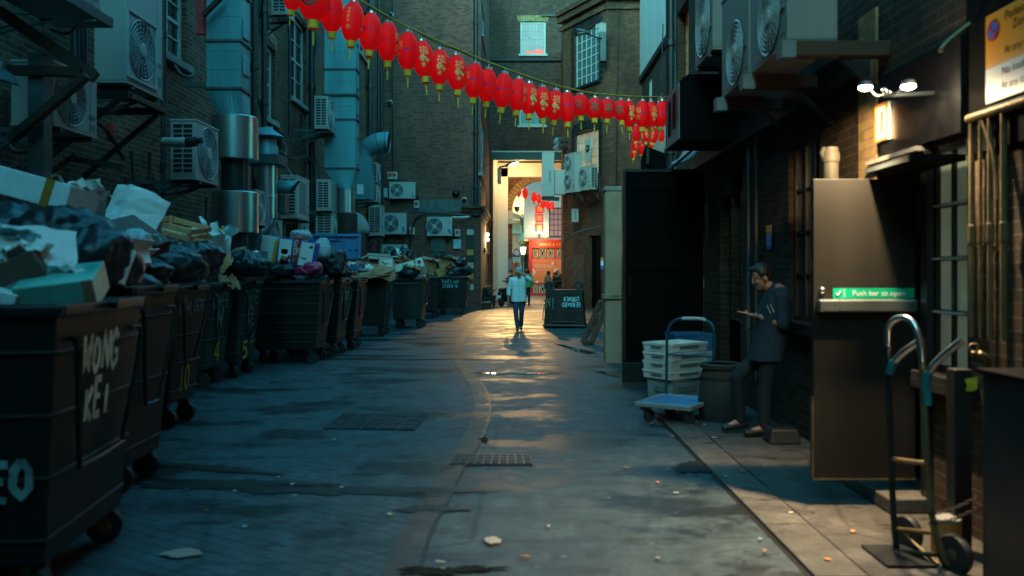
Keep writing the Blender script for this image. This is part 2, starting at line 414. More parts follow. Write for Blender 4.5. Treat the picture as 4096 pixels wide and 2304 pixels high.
def paint(lines, M0, w, h, sw, rng, gap=.28, lead=1.35):     # hand painted words, brush strokes on a plane, centred
    mb = MB(); n = len(lines); k = 0
    for li, s in enumerate(lines):
        tot = len(s)*w*(1+gap)-w*gap; x0 = -tot/2; y0 = (n/2-li-1)*h*lead+h*(lead-1)/2
        for ch in s:
            sx = 1+rng.uniform(-.12, .12); sy = 1+rng.uniform(-.12, .12); sl = rng.uniform(-.08, .12); dy = rng.uniform(-.06, .06)*h
            for st in STROKES.get(ch, []):
                P = [Vector((x0+(p[0]*sx+sl*p[1])*w+rng.uniform(-.04, .04)*w, y0+dy+p[1]*h*sy+rng.uniform(-.03, .03)*h, 0)) for p in st]
                Q = [P[0]]
                for a, b in zip(P, P[1:]):
                    for t in (.34, .67, 1.0): Q.append(a+(b-a)*t)
                L = []; Rr = []
                for i, p in enumerate(Q):
                    d = (Q[min(i+1, len(Q)-1)]-Q[max(i-1, 0)]); d = d.normalized() if d.length > 1e-6 else Vector((1, 0, 0))
                    nn = Vector((-d.y, d.x, 0)); ww = sw*rng.uniform(.75, 1.15)/2
                    L.append(p+nn*ww); Rr.append(p-nn*ww)
                k += 1; z = .0012+.0003*(k % 6)
                vs = [Vector((p.x, p.y, z)) for p in L]+[Vector((p.x, p.y, z)) for p in Rr]; m = len(L)
                mb.add(vs, [(i, i+1, m+i+1, m+i) for i in range(m-1)], M0)
            x0 += w*(1+gap)
    return mb
def typeset(body, size, M0, mb=None, align='CENTER', sx=1.0):
    mb = mb or MB(); v, f = text_verts(body, size, align)
    mb.add([(p.x*sx, p.y, 0.0015) for p in v], f, M0); return mb
# ================================================================== GROUND
def road_mat(name, base, lo, hi, setts=False, warm=(.05, .04, .03), wet=(.5, .57)):
    t = NT(name); P = t.geo()
    a = t.noise(P, 38, 6, .75); b = t.noise(P, 1.1, 7, .6); c = t.noise(t.mapping(P, (.65, 1.0, 1)), 1.0, 9, .7)
    cc = t.mix(t.ramp(a, [(.3, 0.0), (.72, 1.0)]), tuple(x*.55 for x in base), tuple(x*1.5 for x in base))
    cc = t.mix(t.ramp(b, [(.35, 0.0), (.7, .55)]), cc, tuple(x*.5 for x in base))
    wetm = t.ramp(c, [(wet[0], 0.0), (wet[1], 1.0)])
    c2 = t.noise(t.mapping(P, (.9, 1.5, 1)), 2.1, 9, .75); wetm = t.mix(1.0, wetm, t.ramp(c2, [(.56, 0.0), (.6, .85)]), 'LIGHTEN')
    cc = t.mix(t.math('MULTIPLY', wetm, .8), cc, tuple(x*.3 for x in warm))
    st = t.noise(P, 2.7, 8, .75)
    cc = t.mix(t.math('MULTIPLY', t.ramp(st, [(.54, 0.0), (.64, 1.0)]), .5), cc, tuple(x*1.7 for x in base))
    sp = t.noise(P, 14, 5, .8); cc = t.mix(t.math('MULTIPLY', t.ramp(sp, [(.58, 0.0), (.7, 1.0)]), .6), cc, tuple(x*.3 for x in base))
    gum = t.n('ShaderNodeTexVoronoi'); t.l(P, gum.inputs['Vector']); gum.inputs['Scale'].default_value = 3.3
    cc = t.mix(t.ramp(gum.outputs['Distance'], [(.05, .55), (.085, 0.0)]), cc, tuple(x*2.6 for x in base))
    mid = t.noise(P, 5.5, 6, .75); cc = t.mix(1.0, cc, t.ramp(mid, [(.3, .55), (.7, 1.35)]), 'MULTIPLY')
    ck = t.n('ShaderNodeTexVoronoi', feature='DISTANCE_TO_EDGE'); t.l(t.mix(.25, P, t.n('ShaderNodeTexNoise', i_Scale=2.5).outputs['Color']), ck.inputs['Vector']); ck.inputs['Scale'].default_value = .45
    cc = t.mix(t.ramp(ck.outputs['Distance'], [(.003, .5), (.009, 0.0)]), cc, tuple(x*.15 for x in base))
    h = t.math('MULTIPLY', a, .5)
    if setts:
        br = t.n('ShaderNodeTexBrick'); t.l(t.mapping(P, (1, 1, 1), (0, 0, radians(32))), br.inputs['Vector']); br.offset = .5
        br.inputs['Scale'].default_value = 1; br.inputs['Brick Width'].default_value = .2; br.inputs['Row Height'].default_value = .1
        br.inputs['Mortar Size'].default_value = .008; br.inputs['Mortar Smooth'].default_value = .6
        wv = t.n('ShaderNodeTexWave', wave_type='BANDS'); t.l(t.mapping(P, (1, 1, 1), (0, 0, radians(-58))), wv.inputs['Vector']); wv.inputs['Scale'].default_value = 7.5
        h = t.math('ADD', h, t.math('MULTIPLY', br.outputs['Fac'], -1.0))
        cc = t.mix(t.math('MULTIPLY', br.outputs['Fac'], .3), cc, tuple(x*.3 for x in base))
    rr = t.mix(wetm, t.math('ADD', t.math('MULTIPLY', a, .25), hi-.12), lo)
    t.put('Base Color', cc); t.put('Roughness', rr); t.put('Specular IOR Level', .5)
    hm = t.math('MULTIPLY', h, t.math('SUBTRACT', 1.0, t.math('MULTIPLY', wetm, .45)))
    t.bump(hm, .75 if setts else .6, .014)
    return t.m
M['road'] = road_mat('wet_asphalt', (.058, .082, .088), .36, .58)
M['setts'] = road_mat('wet_brick_paving', (.05, .084, .092), .34, .56, True)
M['gutter'] = road_mat('gutter_concrete', (.062, .052, .044), .25, .5, wet=(.5, .66))
M['pave'] = road_mat('worn_pavement', (.085, .07, .06), .3, .62, wet=(.56, .7))
M['kerb'] = road_mat('kerb_stone', (.105, .09, .075), .35, .65, wet=(.58, .74))
t = NT('puddle_water'); t.put('Base Color', (.012, .01, .008)); t.put('Roughness', .05); t.put('Specular IOR Level', .5); t.bump(t.noise(t.geo(), 6, 2), .04, .01); M['puddle'] = t.m
t = NT('wet_patch'); t.put('Base Color', (.02, .016, .012)); t.put('Roughness', .4); t.bump(t.noise(t.geo(), 40, 4), .2, .01); M['wetpatch'] = t.m

def sheet(name, pts, z, m):
    b = MB(); b.poly([(p[0], p[1], z) for p in pts]); o = b.build(name, m); o['kind'] = 'structure'; return o
def strip(name, L, Rr, z, m, lo=None):
    b = MB(); n = len(L); b.add([(p[0], p[1], z) for p in L]+[(p[0], p[1], z) for p in Rr], [(i, i+1, n+i+1, n+i) for i in range(n-1)])
    o = b.build(name, m); o['kind'] = 'structure'; return o
sheet('ground', [(-150, -60), (150, -60), (150, 240), (-150, 240)], -.012, M['pave'])
sheet('alley_road', [(-6.2, -34), (6.2, -34), (6.2, 49), (-6.2, 49)], 0.0, M['road'])
sheet('street', [(-40, 49), (40, 49), (40, 70), (-40, 70)], 0.004, M['road'])
gpts = [(1000, 1455), (1045, 1340), (1095, 1255), (1128, 1190), (1165, 1135), (1196, 1085), (1210, 1040), (1211, 1005), (1199, 972), (1178, 945), (1158, 920), (1148, 895), (1152, 870), (1168, 845), (1187, 820), (1212, 795), (1240, 772), (1262, 756)]
def smoothline(pts, k=4):
    out = []
    for i in range(len(pts)-1):
        p0 = pts[max(i-1, 0)]; p1 = pts[i]; p2 = pts[i+1]; p3 = pts[min(i+2, len(pts)-1)]
        for j in range(k):
            t = j/k
            out.append(tuple(.5*((2*p1[a])+(-p0[a]+p2[a])*t+(2*p0[a]-5*p1[a]+4*p2[a]-p3[a])*t*t+(-p0[a]+3*p1[a]-3*p2[a]+p3[a])*t**3) for a in (0, 1)))
    return out+[pts[-1]]
gl = [gnd(px, py) for px, py in smoothline(gpts)]
g0 = Vector((gl[0].x-.5, 2.0, 0)); gl = [Vector((gl[0].x-.12, 2.0, 0))]+gl
strip('brick_paving', [(-6.2, p.y) for p in gl], [(p.x-.06, p.y) for p in gl], .004, M['setts'])
strip('gutter', [(p.x-.09, p.y) for p in gl], [(p.x+.09, p.y) for p in gl], .009, M['gutter'])
strip('gutter_joint', [(p.x+.088, p.y) for p in gl], [(p.x+.112, p.y) for p in gl], .0105, M['wetpatch'])
kb = MB(); R.seed(3)
y = 1.6
while y < 9.0:
    kb.mm(1.545, 1.825, y+.004, y+.904, -.05, .022+R.uniform(-.003, .003)); y += .91
o = kb.build('kerb', M['kerb'], bevel=.006); o['kind'] = 'structure'
b = MB(); b.mm(1.835, 2.72, 1.5, 9.0, -.05, .018); o = b.build('pavement', M['pave']); o['kind'] = 'structure'
sheet('kerb_joint', [(1.515, 1.5), (1.548, 1.5), (1.548, 9.0), (1.515, 9.0)], .003, M['wetpatch'])
sheet('forecourt', [(1.5, 9.0), (5.2, 9.0), (5.2, 34.9), (1.5, 34.9)], .004, M['setts'])
def blob(name, cx, cy, rx, ry, z, m, seed, ang=0.0):
    rr = random.Random(seed); c = gnd(cx, cy); n = 140; ph = [rr.uniform(0, 6.3) for _ in range(5)]; pts = []
    for i in range(n):
        a = 2*pi*i/n; k = 1+.3*sin(2*a+ph[0])+.24*sin(3*a+ph[1])+.18*sin(5*a+ph[2])+.16*sin(9*a+ph[3])+.14*sin(14*a+ph[4])+.12*sin(23*a+ph[0]*2)+.1*sin(31*a+ph[1]*3)
        q = Vector((cos(a)*rx*k, sin(a)*ry*k, 0)); q.rotate(Matrix.Rotation(ang, 3, 'Z')); pts.append(c+q)
    return sheet(name, pts, z, m)
blob('wet_streak', 800, 1235, .95, .13, .011, M['wetpatch'], 1, -.1)
blob('wet_streak', 590, 1218, .6, .1, .012, M['wetpatch'], 2, -.15)
blob('wet_streak', 1090, 1282, .16, .1, .013, M['wetpatch'], 3)
blob('wet_streak', 520, 1180, .5, .09, .0125, M['wetpatch'], 12, -.2)
blob('puddle', 1120, 1440, .2, .07, .013, M['puddle'], 4, .1)
blob('puddle', 1218, 1108, .045, .075, .013, M['puddle'], 5)
blob('wet_streak', 1740, 1180, .2, .12, .012, M['wetpatch'], 6, .7)
blob('wet_streak', 1020, 905, 1.2, .1, .0115, M['wetpatch'], 7, .05)
blob('wet_streak', 880, 895, .9, .1, .0112, M['wetpatch'], 8, -.1)
blob('puddle', 1290, 940, .55, .09, .0108, M['puddle'], 9, .05)
blob('puddle', 1450, 880, .12, .9, .0107, M['puddle'], 10, .2)
blob('puddle', 1560, 945, .12, .5, .0109, M['puddle'], 11, .5)
blob('wet_streak', 980, 855, .8, .12, .0111, M['wetpatch'], 13, .0)

# ================================================================== BUILDINGS
def panel(mb, o, u, n, u0, u1, z0, z1, holes=(), depth=.2):
    o = Vector(o); u = Vector(u).normalized(); n = Vector(n).normalized(); Z = Vector((0, 0, 1))
    us = sorted({u0, u1, *[h[0] for h in holes], *[h[1] for h in holes]}); zs = sorted({z0, z1, *[h[2] for h in holes], *[h[3] for h in holes]})
    us = [q for q in us if u0 <= q <= u1]; zs = [q for q in zs if z0 <= q <= z1]
    P = lambda a, c, d=0.0: o+u*a+Z*c-n*d
    for a, b in zip(us, us[1:]):
        for c, d in zip(zs, zs[1:]):
            if any(h[0] <= (a+b)/2 <= h[1] and h[2] <= (c+d)/2 <= h[3] for h in holes): continue
            mb.poly([P(a, c), P(b, c), P(b, d), P(a, d)])
    for h in holes:
        a, b, c, d = h[:4]
        for q in (((a, c), (a, d)), ((b, c), (b, d)), ((a, c), (b, c)), ((a, d), (b, d))):
            mb.poly([P(*q[0]), P(*q[1]), P(*q[1], depth), P(*q[0], depth)])
def backing(mb, o, u, n, u0, u1, z0, z1, th):        # the solid behind a panel: back, ends and top
    o = Vector(o); u = Vector(u).normalized(); n = Vector(n).normalized(); Z = Vector((0, 0, 1))
    P = lambda a, c, d=0.0: o+u*a+Z*c-n*d
    mb.poly([P(u0, z0, th), P(u1, z0, th), P(u1, z1, th), P(u0, z1, th)])
    mb.poly([P(u0, z1), P(u1, z1), P(u1, z1, th), P(u0, z1, th)])
    for e in (u0, u1): mb.poly([P(e, z0), P(e, z1), P(e, z1, th), P(e, z0, th)])
def window(par, o, u, n, a, b, c, d, nx=2, ny=2, fm=None, gm=None, depth=.12, fw=.06, bw=.025, sill=True, mid=None, name='window', sm=None):
    o = Vector(o); u = Vector(u).normalized(); n = Vector(n).normalized(); Z = Vector((0, 0, 1))
    B = Matrix((u, n, Z)).transposed().to_4x4(); B.translation = o
    f = MB(); y1 = -depth+.05; y0 = -depth
    f.mm(a+.001, a+fw, y0, y1, c+.001, d-.001, B); f.mm(b-fw, b-.001, y0, y1, c+.001, d-.001, B); f.mm(a+fw, b-fw, y0, y1, c+.001, c+fw, B); f.mm(a+fw, b-fw, y0, y1, d-fw, d-.001, B)
    for i in range(1, nx):
        x = a+fw+(b-a-2*fw)*i/nx; f.mm(x-bw/2, x+bw/2, y0+.005, y1-.008, c+fw, d-fw, B)
    for j in range(1, ny):
        z = c+fw+(d-c-2*fw)*j/ny; f.mm(a+fw, b-fw, y0+.003, y1-.012+.004*(j == ny//2), z-bw/2-(.015 if mid == j else 0), z+bw/2+(.015 if mid == j else 0), B)
    fr = f.build(name, fm or M['white'], par, world=True)
    g = MB(); g.mm(a+.01, b-.01, y0-.03, y0+.018, c+.01, d-.01, B); g.build('pane', gm or M['glass'], fr, world=True)
    if sill:
        s = MB(); s.mm(a-.1, b+.1, -depth+.002, .09, c-.12, c-.002, B); s.build('sill', sm or M['stone'], fr, world=True, bevel=.01)
    return fr
def arch_lintel(par, o, u, n, a, b, z, rise=.12, h=.24, m=None, name='lintel'):
    o = Vector(o); u = Vector(u).normalized(); n = Vector(n).normalized(); Z = Vector((0, 0, 1))
    B = Matrix((u, n, Z)).transposed().to_4x4(); B.translation = o; mb = MB(); N = 12
    for i in range(N):
        t0 = i/N; t1 = (i+.86)/N; q = lambda t: (a-.12+(b-a+.24)*t, rise*(1-(2*t-1)**2))
        x0, e0 = q(t0); x1, e1 = q(t1); sp = (t0-.5)*.12; sp1 = (t1-.5)*.12
        mb.add([(x0, -.02, z+e0), (x1, -.02, z+e1), (x1+sp1, -.02, z+e1+h), (x0+sp, -.02, z+e0+h), (x0, .012, z+e0), (x1, .012, z+e1), (x1+sp1, .012, z+e1+h), (x0+sp, .012, z+e0+h)],
               [(0,1,2,3), (4,5,6,7), (0,1,5,4), (1,2,6,5), (2,3,7,6), (3,0,4,7)], B)
    return mb.build(name, m or M['brick_y'], par, world=True)

# ---- long left building
HT = 15.0
A0 = Vector((-5.3, 1.0, 0)); A1 = Vector((-5.62, 35.0, 0)); LU = (A1-A0).normalized(); LN = Vector((LU.y, -LU.x, 0)); LL = (A1-A0).length
def lu(D):       # distance along the left wall at image column D
    k = (D-CX)/F; y = (A0.x-LU.x/LU.y*A0.y)/(k-LU.x/LU.y); return (y-A0.y)/LU.y
def lz(D, py): Y = A0.y+lu(D)*LU.y; return H-(py-HY)*Y/F
bl = thing('brick_building', 'long sooty brown brick building along the left of the alley behind the bins', 'building', (-5.3, 18, 0))
wins = [(lu(400), lu(470), lz(440, 148), lz(440, -60)), (lu(665), lu(692), lz(678, 300), lz(678, 115)), (lu(733), lu(771), lz(752, 258), lz(752, 50)),
        (lu(902), lu(922), lz(912, 142), lz(912, 20)), (lu(140), lu(225), 1.0, 2.5), (lu(350), lu(398), 1.3, 2.9), (lu(690), lu(716), lz(700, 405), lz(700, 330))]
w = MB(); panel(w, A0, LU, LN, -34, LL, -.3, HT, wins, .22); backing(w, A0, LU, LN, -34, LL, -.3, HT, 3.0); w.mm(-4.95, 2.7, -10, -9, -.3, 12); w.build('wall', M['brick_l'], bl, world=True)  # walls behind the camera, unseen, added to block low sky light
for i, h in enumerate(wins):
    dk = i >= 4
    window(bl, A0, LU, LN, *h, nx=2 if not dk else 3, ny=4 if not dk else 5, fm=M['white'] if not dk else M['black'], gm=M['glass'] if not dk else M['glassd'], depth=.14, mid=2 if not dk else None, sill=not dk, fw=.09 if not dk else .05)
    if not dk: arch_lintel(bl, A0, LU, LN, h[0], h[1], h[3], m=M['brick_y'] if i in (1, 2) else M['brick_l'])
# ---- far building that closes the left side, facing the camera, and its flank
FY = 35.0; FX0, FX1 = -5.62, -1.56
bf = thing('brick_building', 'dark brick building with air conditioners facing down the alley left of the passage', 'building', (-3.5, FY, 0))
w = MB()
panel(w, (FX0, FY, 0), (1, 0, 0), (0, -1, 0), 0, FX1-FX0, -.3, HT+2)
SP = lambda D: (FX1*F/(D-CX))-FY
def fz(D, py): Y = FY+SP(D); return H-(py-HY)*Y/F
fh = [(SP(1216), SP(1220.5), fz(1218, 625), fz(1218, 555)), (SP(1225), SP(1231), 0.05, fz(1228, 640)), (SP(1212), SP(1219), fz(1215, 105), fz(1215, 20)), (SP(1209), SP(1218), fz(1213, 445), fz(1213, 300)), (SP(1221), SP(1224), .5, fz(1222, 640))]
panel(w, (FX1, FY, 0), (0, 1, 0), (1, 0, 0), 0, 10.6, -.3, HT+2, fh, .2)
backing(w, (FX0, FY, 0), (1, 0, 0), (0, -1, 0), 0, FX1-FX0-.25, -.3, HT+2, 10.6)
w.build('wall', M['brick_f'], bf, world=True)
for i in (0, 2, 3): window(bf, (FX1, FY, 0), (0, 1, 0), (1, 0, 0), *fh[i], nx=2, ny=4, gm=M['glass'], depth=.1)
for i in (1, 4):
    a, b_, c, d = fh[i]; q = MB(); q.mm(FX1-.16, FX1-.1, FY+a+.005, FY+b_-.005, c+.005, d-.005); dr = q.build('door', M['black'], bf, world=True)
    q = MB(); q.ell((FX1-.06, FY+a+.15, 1.05), .035); q.build('handle', M['gold'], dr, world=True)
q = MB()
for z, p, h in ((4.25, .22, .1), (4.12, .15, .13), (3.98, .09, .14)): q.mm(FX1-.12, FX1+p, FY-.0, FY+10.55, z, z+h); q.mm(FX1-.8, FX1+p, FY-p, FY-.001, z, z+h)
q.build('cornice', M['brick_c'], bf, world=True)
q = MB(); q.mm(FX1+.002, FX1+.05, FY+.25, FY+10.5, .25, 3.9); 
# ochre lower storey in thin strips between the openings
q = MB(); panel(q, (FX1+.012, FY, 0), (0, 1, 0), (1, 0, 0), .02, 10.55, .0, 3.97, [fh[1], fh[4]], .03); q.build('lower_wall', M['brick_y'], bf, world=True)
q = MB(); q.mm(FX0+1.05, FX1-.55, FY-.035, FY-.001, 4.12, 4.62); q.mm(FX0+2.05, FX0+2.4, FY-.034, FY-.001, 1.6, 4.12); q.build('cable_trough', M['steel'], bf, world=True)
q = MB(); q.mm(FX1-.62, FX1-.25, FY-.03, FY-.001, 1.45, 3.55); q.build('pier_face', M['black'], bf, world=True)
for z, m in ((3.15, 'paper'), (2.3, 'cor'), (1.75, 'paper'), (1.3, 'card'), (.85, 'paper')):
    q = MB(); q.mm(FX1-.58, FX1-.3, FY-.045, FY-.031, z, z+.24); q.build('notice_panel', M[m], bf, world=True)

# ---- building with the passage
PY = 45.6
bp = thing('passage_building', 'brown brick building straight ahead with the tall white passage and two sash windows', 'building', (.6, PY, 0))
s46 = F/PY
px = lambda D: (D-CX)/s46
pz = lambda y_: H-(y_-HY)/s46
w = MB(); PO = (px(1240), px(1421), -.3, pz(383)); pw = [(px(1309), px(1373), pz(136), pz(55)), (px(1306), px(1372), pz(315), pz(240))]
panel(w, (0, PY, 0), (1, 0, 0), (0, -1, 0), FX1-.4, 5.5, -.3, 19, [PO]+pw, .16)
w.build('wall', M['brick_p'], bp, world=True)
for i, h in enumerate(pw):
    window(bp, (0, PY, 0), (1, 0, 0), (0, -1, 0), *h, nx=3, ny=4, mid=2, gm=glass('rosy_lit_pane' if i == 0 else 'dim_pane', (.3, .3, .3), .1, (.75, .55, .55), .17) if i == 0 else M['glass'], depth=.1, sm=M['white'], fw=.09)
arch_lintel(bp, (0, PY, 0), (1, 0, 0), (0, -1, 0), pw[0][0], pw[0][1], pw[0][3]+.01, rise=.02, h=.33, m=M['brick_y'])
q = MB(); q.mm(px(1240)-.05, 2.7, PY-.12, PY-.002, pz(403), pz(384)); q.build('lintel_beam', M['black'], bp, world=True)
q = MB(); q.mm(px(1240)-.05, 2.7, PY-.17, PY-.002, pz(383.5), pz(380.5)); q.build('lintel_trim', M['white'], bp, world=True)
q = MB(); q.tube([(px(1236), PY-.08, pz(153)), (3.0, PY-.08, pz(153))], .06, 8); q.mm(px(1362), px(1412), PY-.1, PY-.002, pz(42), pz(38)); q.build('ledge_pipe', M['pipe'], bp, world=True)
# room behind the lit window: red things on the sill, with a glow in their material
q = MB(); q.ell((px(1355), PY+.02, pz(132)), (.28, .05, .16)); q.ell((px(1330), PY+.02, pz(133)), (.16, .05, .1)); q.build('red_sill_pieces', emit('red_sill_glow', (1, .12, .06), 1.2, (.5, .05, .03)), bp, world=True)
# passage: white walls, soffits, and the round brick arch at its far end
AY = 50.0; s42 = F/AY; ax = lambda D: (D-CX)/s42; az = lambda y_: H-(y_-HY)/s42
XL0 = px(1240); XL1 = ax(1279)
q = MB()
q.poly([(XL0, PY+.16, -.1), (XL1-.55, AY, -.1), (XL1-.55, AY, PO[3]), (XL0, PY+.16, PO[3])])
q.mm(XL1-.75, XL1-.02, AY-1.0, AY-.02, -.1, az(428)); q.build('passage_side', M['brick_w'], bp, world=True)
q = MB(); q.poly([(4.3, PY+.16, -.1), (4.3, AY, -.1), (4.3, AY, PO[3]), (4.3, PY+.16, PO[3])]); q.poly([(XL0, PY+.16, PO[3]-.01), (4.3, PY+.16, PO[3]-.01), (4.3, AY, PO[3]-.01), (XL1-.55, AY, PO[3]-.01)])
q.mm(XL1-.75, 4.3, AY-1.0, AY-.02, az(449), az(428)+.3); q.mm(XL1-.74, 4.3, AY-.4, AY-.021, az(428)+.3, PO[3]+.3); q.build('passage_ceiling', M['render'], bp, world=True)
# arch wall
acx, ar, asz = ax(1366), 1.84, az(530)
q = MB(); N = 28; zt = az(445)
def archwall(q, y, x0, x1, zt):
    q.poly([(x0, y, -.1), (acx-ar, y, -.1), (acx-ar, y, asz), (x0, y, asz)]); q.poly([(acx+ar, y, -.1), (x1, y, -.1), (x1, y, asz), (acx+ar, y, asz)])
    pts = [(acx-ar*cos(pi*i/N), asz+ar*sin(pi*i/N)) for i in range(N+1)]
    for a, b_ in zip(pts, pts[1:]): q.poly([(a[0], y, a[1]), (b_[0], y, b_[1]), (b_[0], y, zt), (a[0], y, zt)])
    q.poly([(x0, y, asz), (acx-ar, y, asz), (acx-ar, y, zt), (x0, y, zt)]); q.poly([(acx+ar, y, asz), (x1, y, asz), (x1, y, zt), (acx+ar, y, zt)])
    return pts
pts = archwall(q, AY, XL1-.6, 4.3, zt+.5); archwall(q, AY+.7, XL1-8, 9, zt+9)
q.build('arch_wall', M['brick_l'], bp, world=True)
q = MB(); P2 = [(acx-ar, -.1)]+pts+[(acx+ar, -.1)]
for a, b_ in zip(P2, P2[1:]): q.poly([(a[0], AY, a[1]), (b_[0], AY, b_[1]), (b_[0], AY+.7, b_[1]), (a[0], AY+.7, a[1])])
q.build('arch_reveal', M['brick_y'], bp, world=True)
q = MB()
for i in range(N+1):
    a = pi*i/N; c_ = Vector((acx-ar*cos(a), AY-.03, asz+ar*sin(a))); d_ = Vector((-cos(a), 0, sin(a)))
    q.bar(c_+d_*.0, c_+d_*.42, .19, .055, up=(0, 1, 0))
q.build('arch_ring', M['brick_y'], bp, world=True)
q = MB(); q.mm(acx-ar-.34, acx-ar+.06, AY-.25, AY-.02, asz-.55, asz-.02); q.mm(acx-ar-.26, acx-ar+.02, AY-.2, AY-.021, asz-.8, asz-.55); q.build('corbel', M['white'], bp, world=True, bevel=.02)

# ---- sooty corner building on the right with steel windows
C0 = Vector((2.06, 38.2, 0)); C1 = Vector((3.72, 35.0, 0)); CU = (C1-C0).normalized(); CN = Vector((CU.y, -CU.x, 0)); CN = CN if CN.y < 0 else -CN; CL = (C1-C0).length
def cu(D):
    k = (D-CX)/F; r = CU.x/CU.y; y = (C0.x-r*C0.y)/(k-r); return (y-C0.y)/CU.y
def cz(D, y_): Y = C0.y+cu(D)*CU.y; return H-(y_-HY)*Y/F
bc = thing('corner_building', 'soot stained corner building with two steel framed windows right of the passage', 'building', (3.5, 36, 0))
w = MB(); ch = [(cu(1445), cu(1507), cz(1476, 212), cz(1476, 72)), (cu(1446), cu(1506), cz(1476, 440), cz(1476, 330))]
panel(w, C0, CU, CN, 0, CL, -.3, 13.6, ch, .2); dh = [(cu(1482), cu(1512), 0.02, cz(1497, 592))]
w2 = [(h[0], h[1], h[2], h[3]) for h in ch]
w = MB(); panel(w, C0, CU, CN, 0, CL, -.3, 13.6, ch+dh, .2)
panel(w, C1, (1, 0, 0), (0, -1, 0), 0, 3.4, -.3, 13.6)
panel(w, (2.06, 38.2, 0), (0.04, 1, 0), (-1, 0.04, 0), 0, 7.4, -.3, 13.6)
w.poly([(2.06, 38.2, 13.6), (3.72, 35, 13.6), (7.1, 35, 13.6), (7.1, 45, 13.6), (2.4, 45, 13.6)])
w.build('wall', M['brick_c'], bc, world=True)
q = MB()
for z, p, h in ((13.35, .3, .18), (13.1, .2, .25), (12.7, .1, .18)):
    a = C0+CN*p+Vector((-.02, 0, z)); b_ = C1+CN*p+Vector((0, 0, z)); q.bar(C0-CU*.2+CN*p/2+Vector((0, 0, z)), C1+CU*p*.3+CN*p/2+Vector((0, 0, z)), p, h); q.mm(C1.x, C1.x+3.4, C1.y-p, C1.y-.002, z-h/2, z+h/2)
q.build('cornice', M['brick_c'], bc, world=True)
window(bc, C0, CU, CN, *ch[0], nx=5, ny=6, gm=M['glassg'], depth=.16, fw=.05, bw=.035, fm=M['wire'], sm=M['black'])
gl2 = glass('amber_lit_pane', (.25, .24, .2), .2, (.95, .72, .34), .3)
window(bc, C0, CU, CN, *ch[1], nx=5, ny=5, gm=gl2, depth=.16, fw=.05, bw=.035, fm=M['wire'], sill=False)
arch_lintel(bc, C0, CU, CN, ch[0][0], ch[0][1], ch[0][3]+.01, rise=.06, h=.4, m=M['brick_n']); arch_lintel(bc, C0, CU, CN, ch[1][0], ch[1][1], ch[1][3]+.01, rise=.06, h=.4, m=M['brick_n'])
q = MB(); B = Matrix((CU, CN, Vector((0, 0, 1)))).transposed().to_4x4(); B.translation = C0
for k in range(22):
    for h in ch:
        z = h[2]-.2+k*.15*((h[3]-h[2]+.4)/3.3)
        q.mm(h[1]+.01, h[1]+(.3 if k % 2 else .2), -.01, .015, z, z+.13, B); q.mm(h[0]-(.3 if k % 2 else .2), h[0]-.01, -.01, .015, z, z+.13, B)
q.each('window_quoins', M['brick_n'], bc, .03, world=True)
q = MB(); q.mm(dh[0][0]+.01, dh[0][1]-.01, -.19, -.14, .03, dh[0][3]-.01, B); q.build('door', M['matt'], bc, world=True)
q = MB(); q.mm(cu(1440), cu(1470), .0, .03, 1.0, cz(1455, 640), B); q.build('bricked_window', mat('reddish_patch', (.16, .07, .05), .85, var=.4, sc=6, dirt=.5), bc, world=True)

# ---- white-clad building in the right recess
bw = thing('white_clad_building', 'narrow white panelled and brick wall receding behind the right end of the lanterns', 'building', (5.2, 28, 0))
WX = 5.2; w = MB(); wy = lambda D: WX*F/(D-CX); wz = lambda D, y_: H-(y_-HY)*wy(D)/F
wh = [(wy(1668), wy(1652), 5.4, 8.1), (wy(1640), wy(1632), 6.8, 9.2)]
panel(w, (WX, 0, 0), (0, 1, 0), (-1, 0, 0), 16, 34.95, -.2, 9.75, wh, .15); backing(w, (WX, 0, 0), (0, 1, 0), (-1, 0, 0), 16, 34.95, 9.74, 9.75, 2); w.build('wall', M['brick_r'], bw, world=True)
q = MB(); 
for i in range(10): q.mm(WX-.1, WX+.2, 16+i*1.9, 16+i*1.9+1.87, 9.75, 15)
q.build('cladding', M['white'], bw, world=True)
q = MB(); q.mm(WX-.13, WX+.2, 16, 34.94, 9.55, 9.745); q.build('gutter', M['black'], bw, world=True)
for h in wh: window(bw, (WX, 0, 0), (0, 1, 0), (-1, 0, 0), h[0], h[1], h[2], h[3], nx=2, ny=3, gm=M['paintg'], depth=.08, sill=False)
q = MB(); q.mm(WX-.09, WX-.001, 26.6, 31.5, 3.5, 6.9); q.build('lower_cladding', M['white'], bw, world=True)
q = MB(); q.mm(WX-.15, WX-.1, 27.0, 28.6, 3.6, 5.6); q.build('red_panel', M['cred'], bw, world=True)

# ---- near right building
NX = 2.72; NY1 = 14.4
nb = thing('near_building', 'sooty dark brick building along the right edge with the open door and pipes', 'building', (2.72, 8, 0))
w = MB(); ny = lambda D: NX*F/(D-CX); nz = lambda D, y_: H-(y_-HY)*ny(D)/F
nh = [(ny(2064), ny(1984), 1.12, 2.85), (5.02, 5.5, .95, 2.42), (5.55, 6.28, .12, 2.32), (ny(1732), ny(1704), 4.6, 6.0), (ny(1822), ny(1768), 4.9, 7.5), (ny(1868), ny(1838), 1.0, 3.0), (10.2, 11.2, .05, 2.6)]
panel(w, (NX, 0, 0), (0, 1, 0), (-1, 0, 0), -33, NY1, -.2, 13, nh, .2); backing(w, (NX, 0, 0), (0, 1, 0), (-1, 0, 0), -33, NY1, -.2, 13, 2.45)  # runs on unseen behind the camera, added to hold back low sky
w.build('wall', M['brick_r'], nb, world=True)
window(nb, (NX, 0, 0), (0, 1, 0), (-1, 0, 0), *nh[0], nx=3, ny=4, fm=M['black'], gm=M['glass'], depth=.1, fw=.04, bw=.03, sm=M['brick_n'])
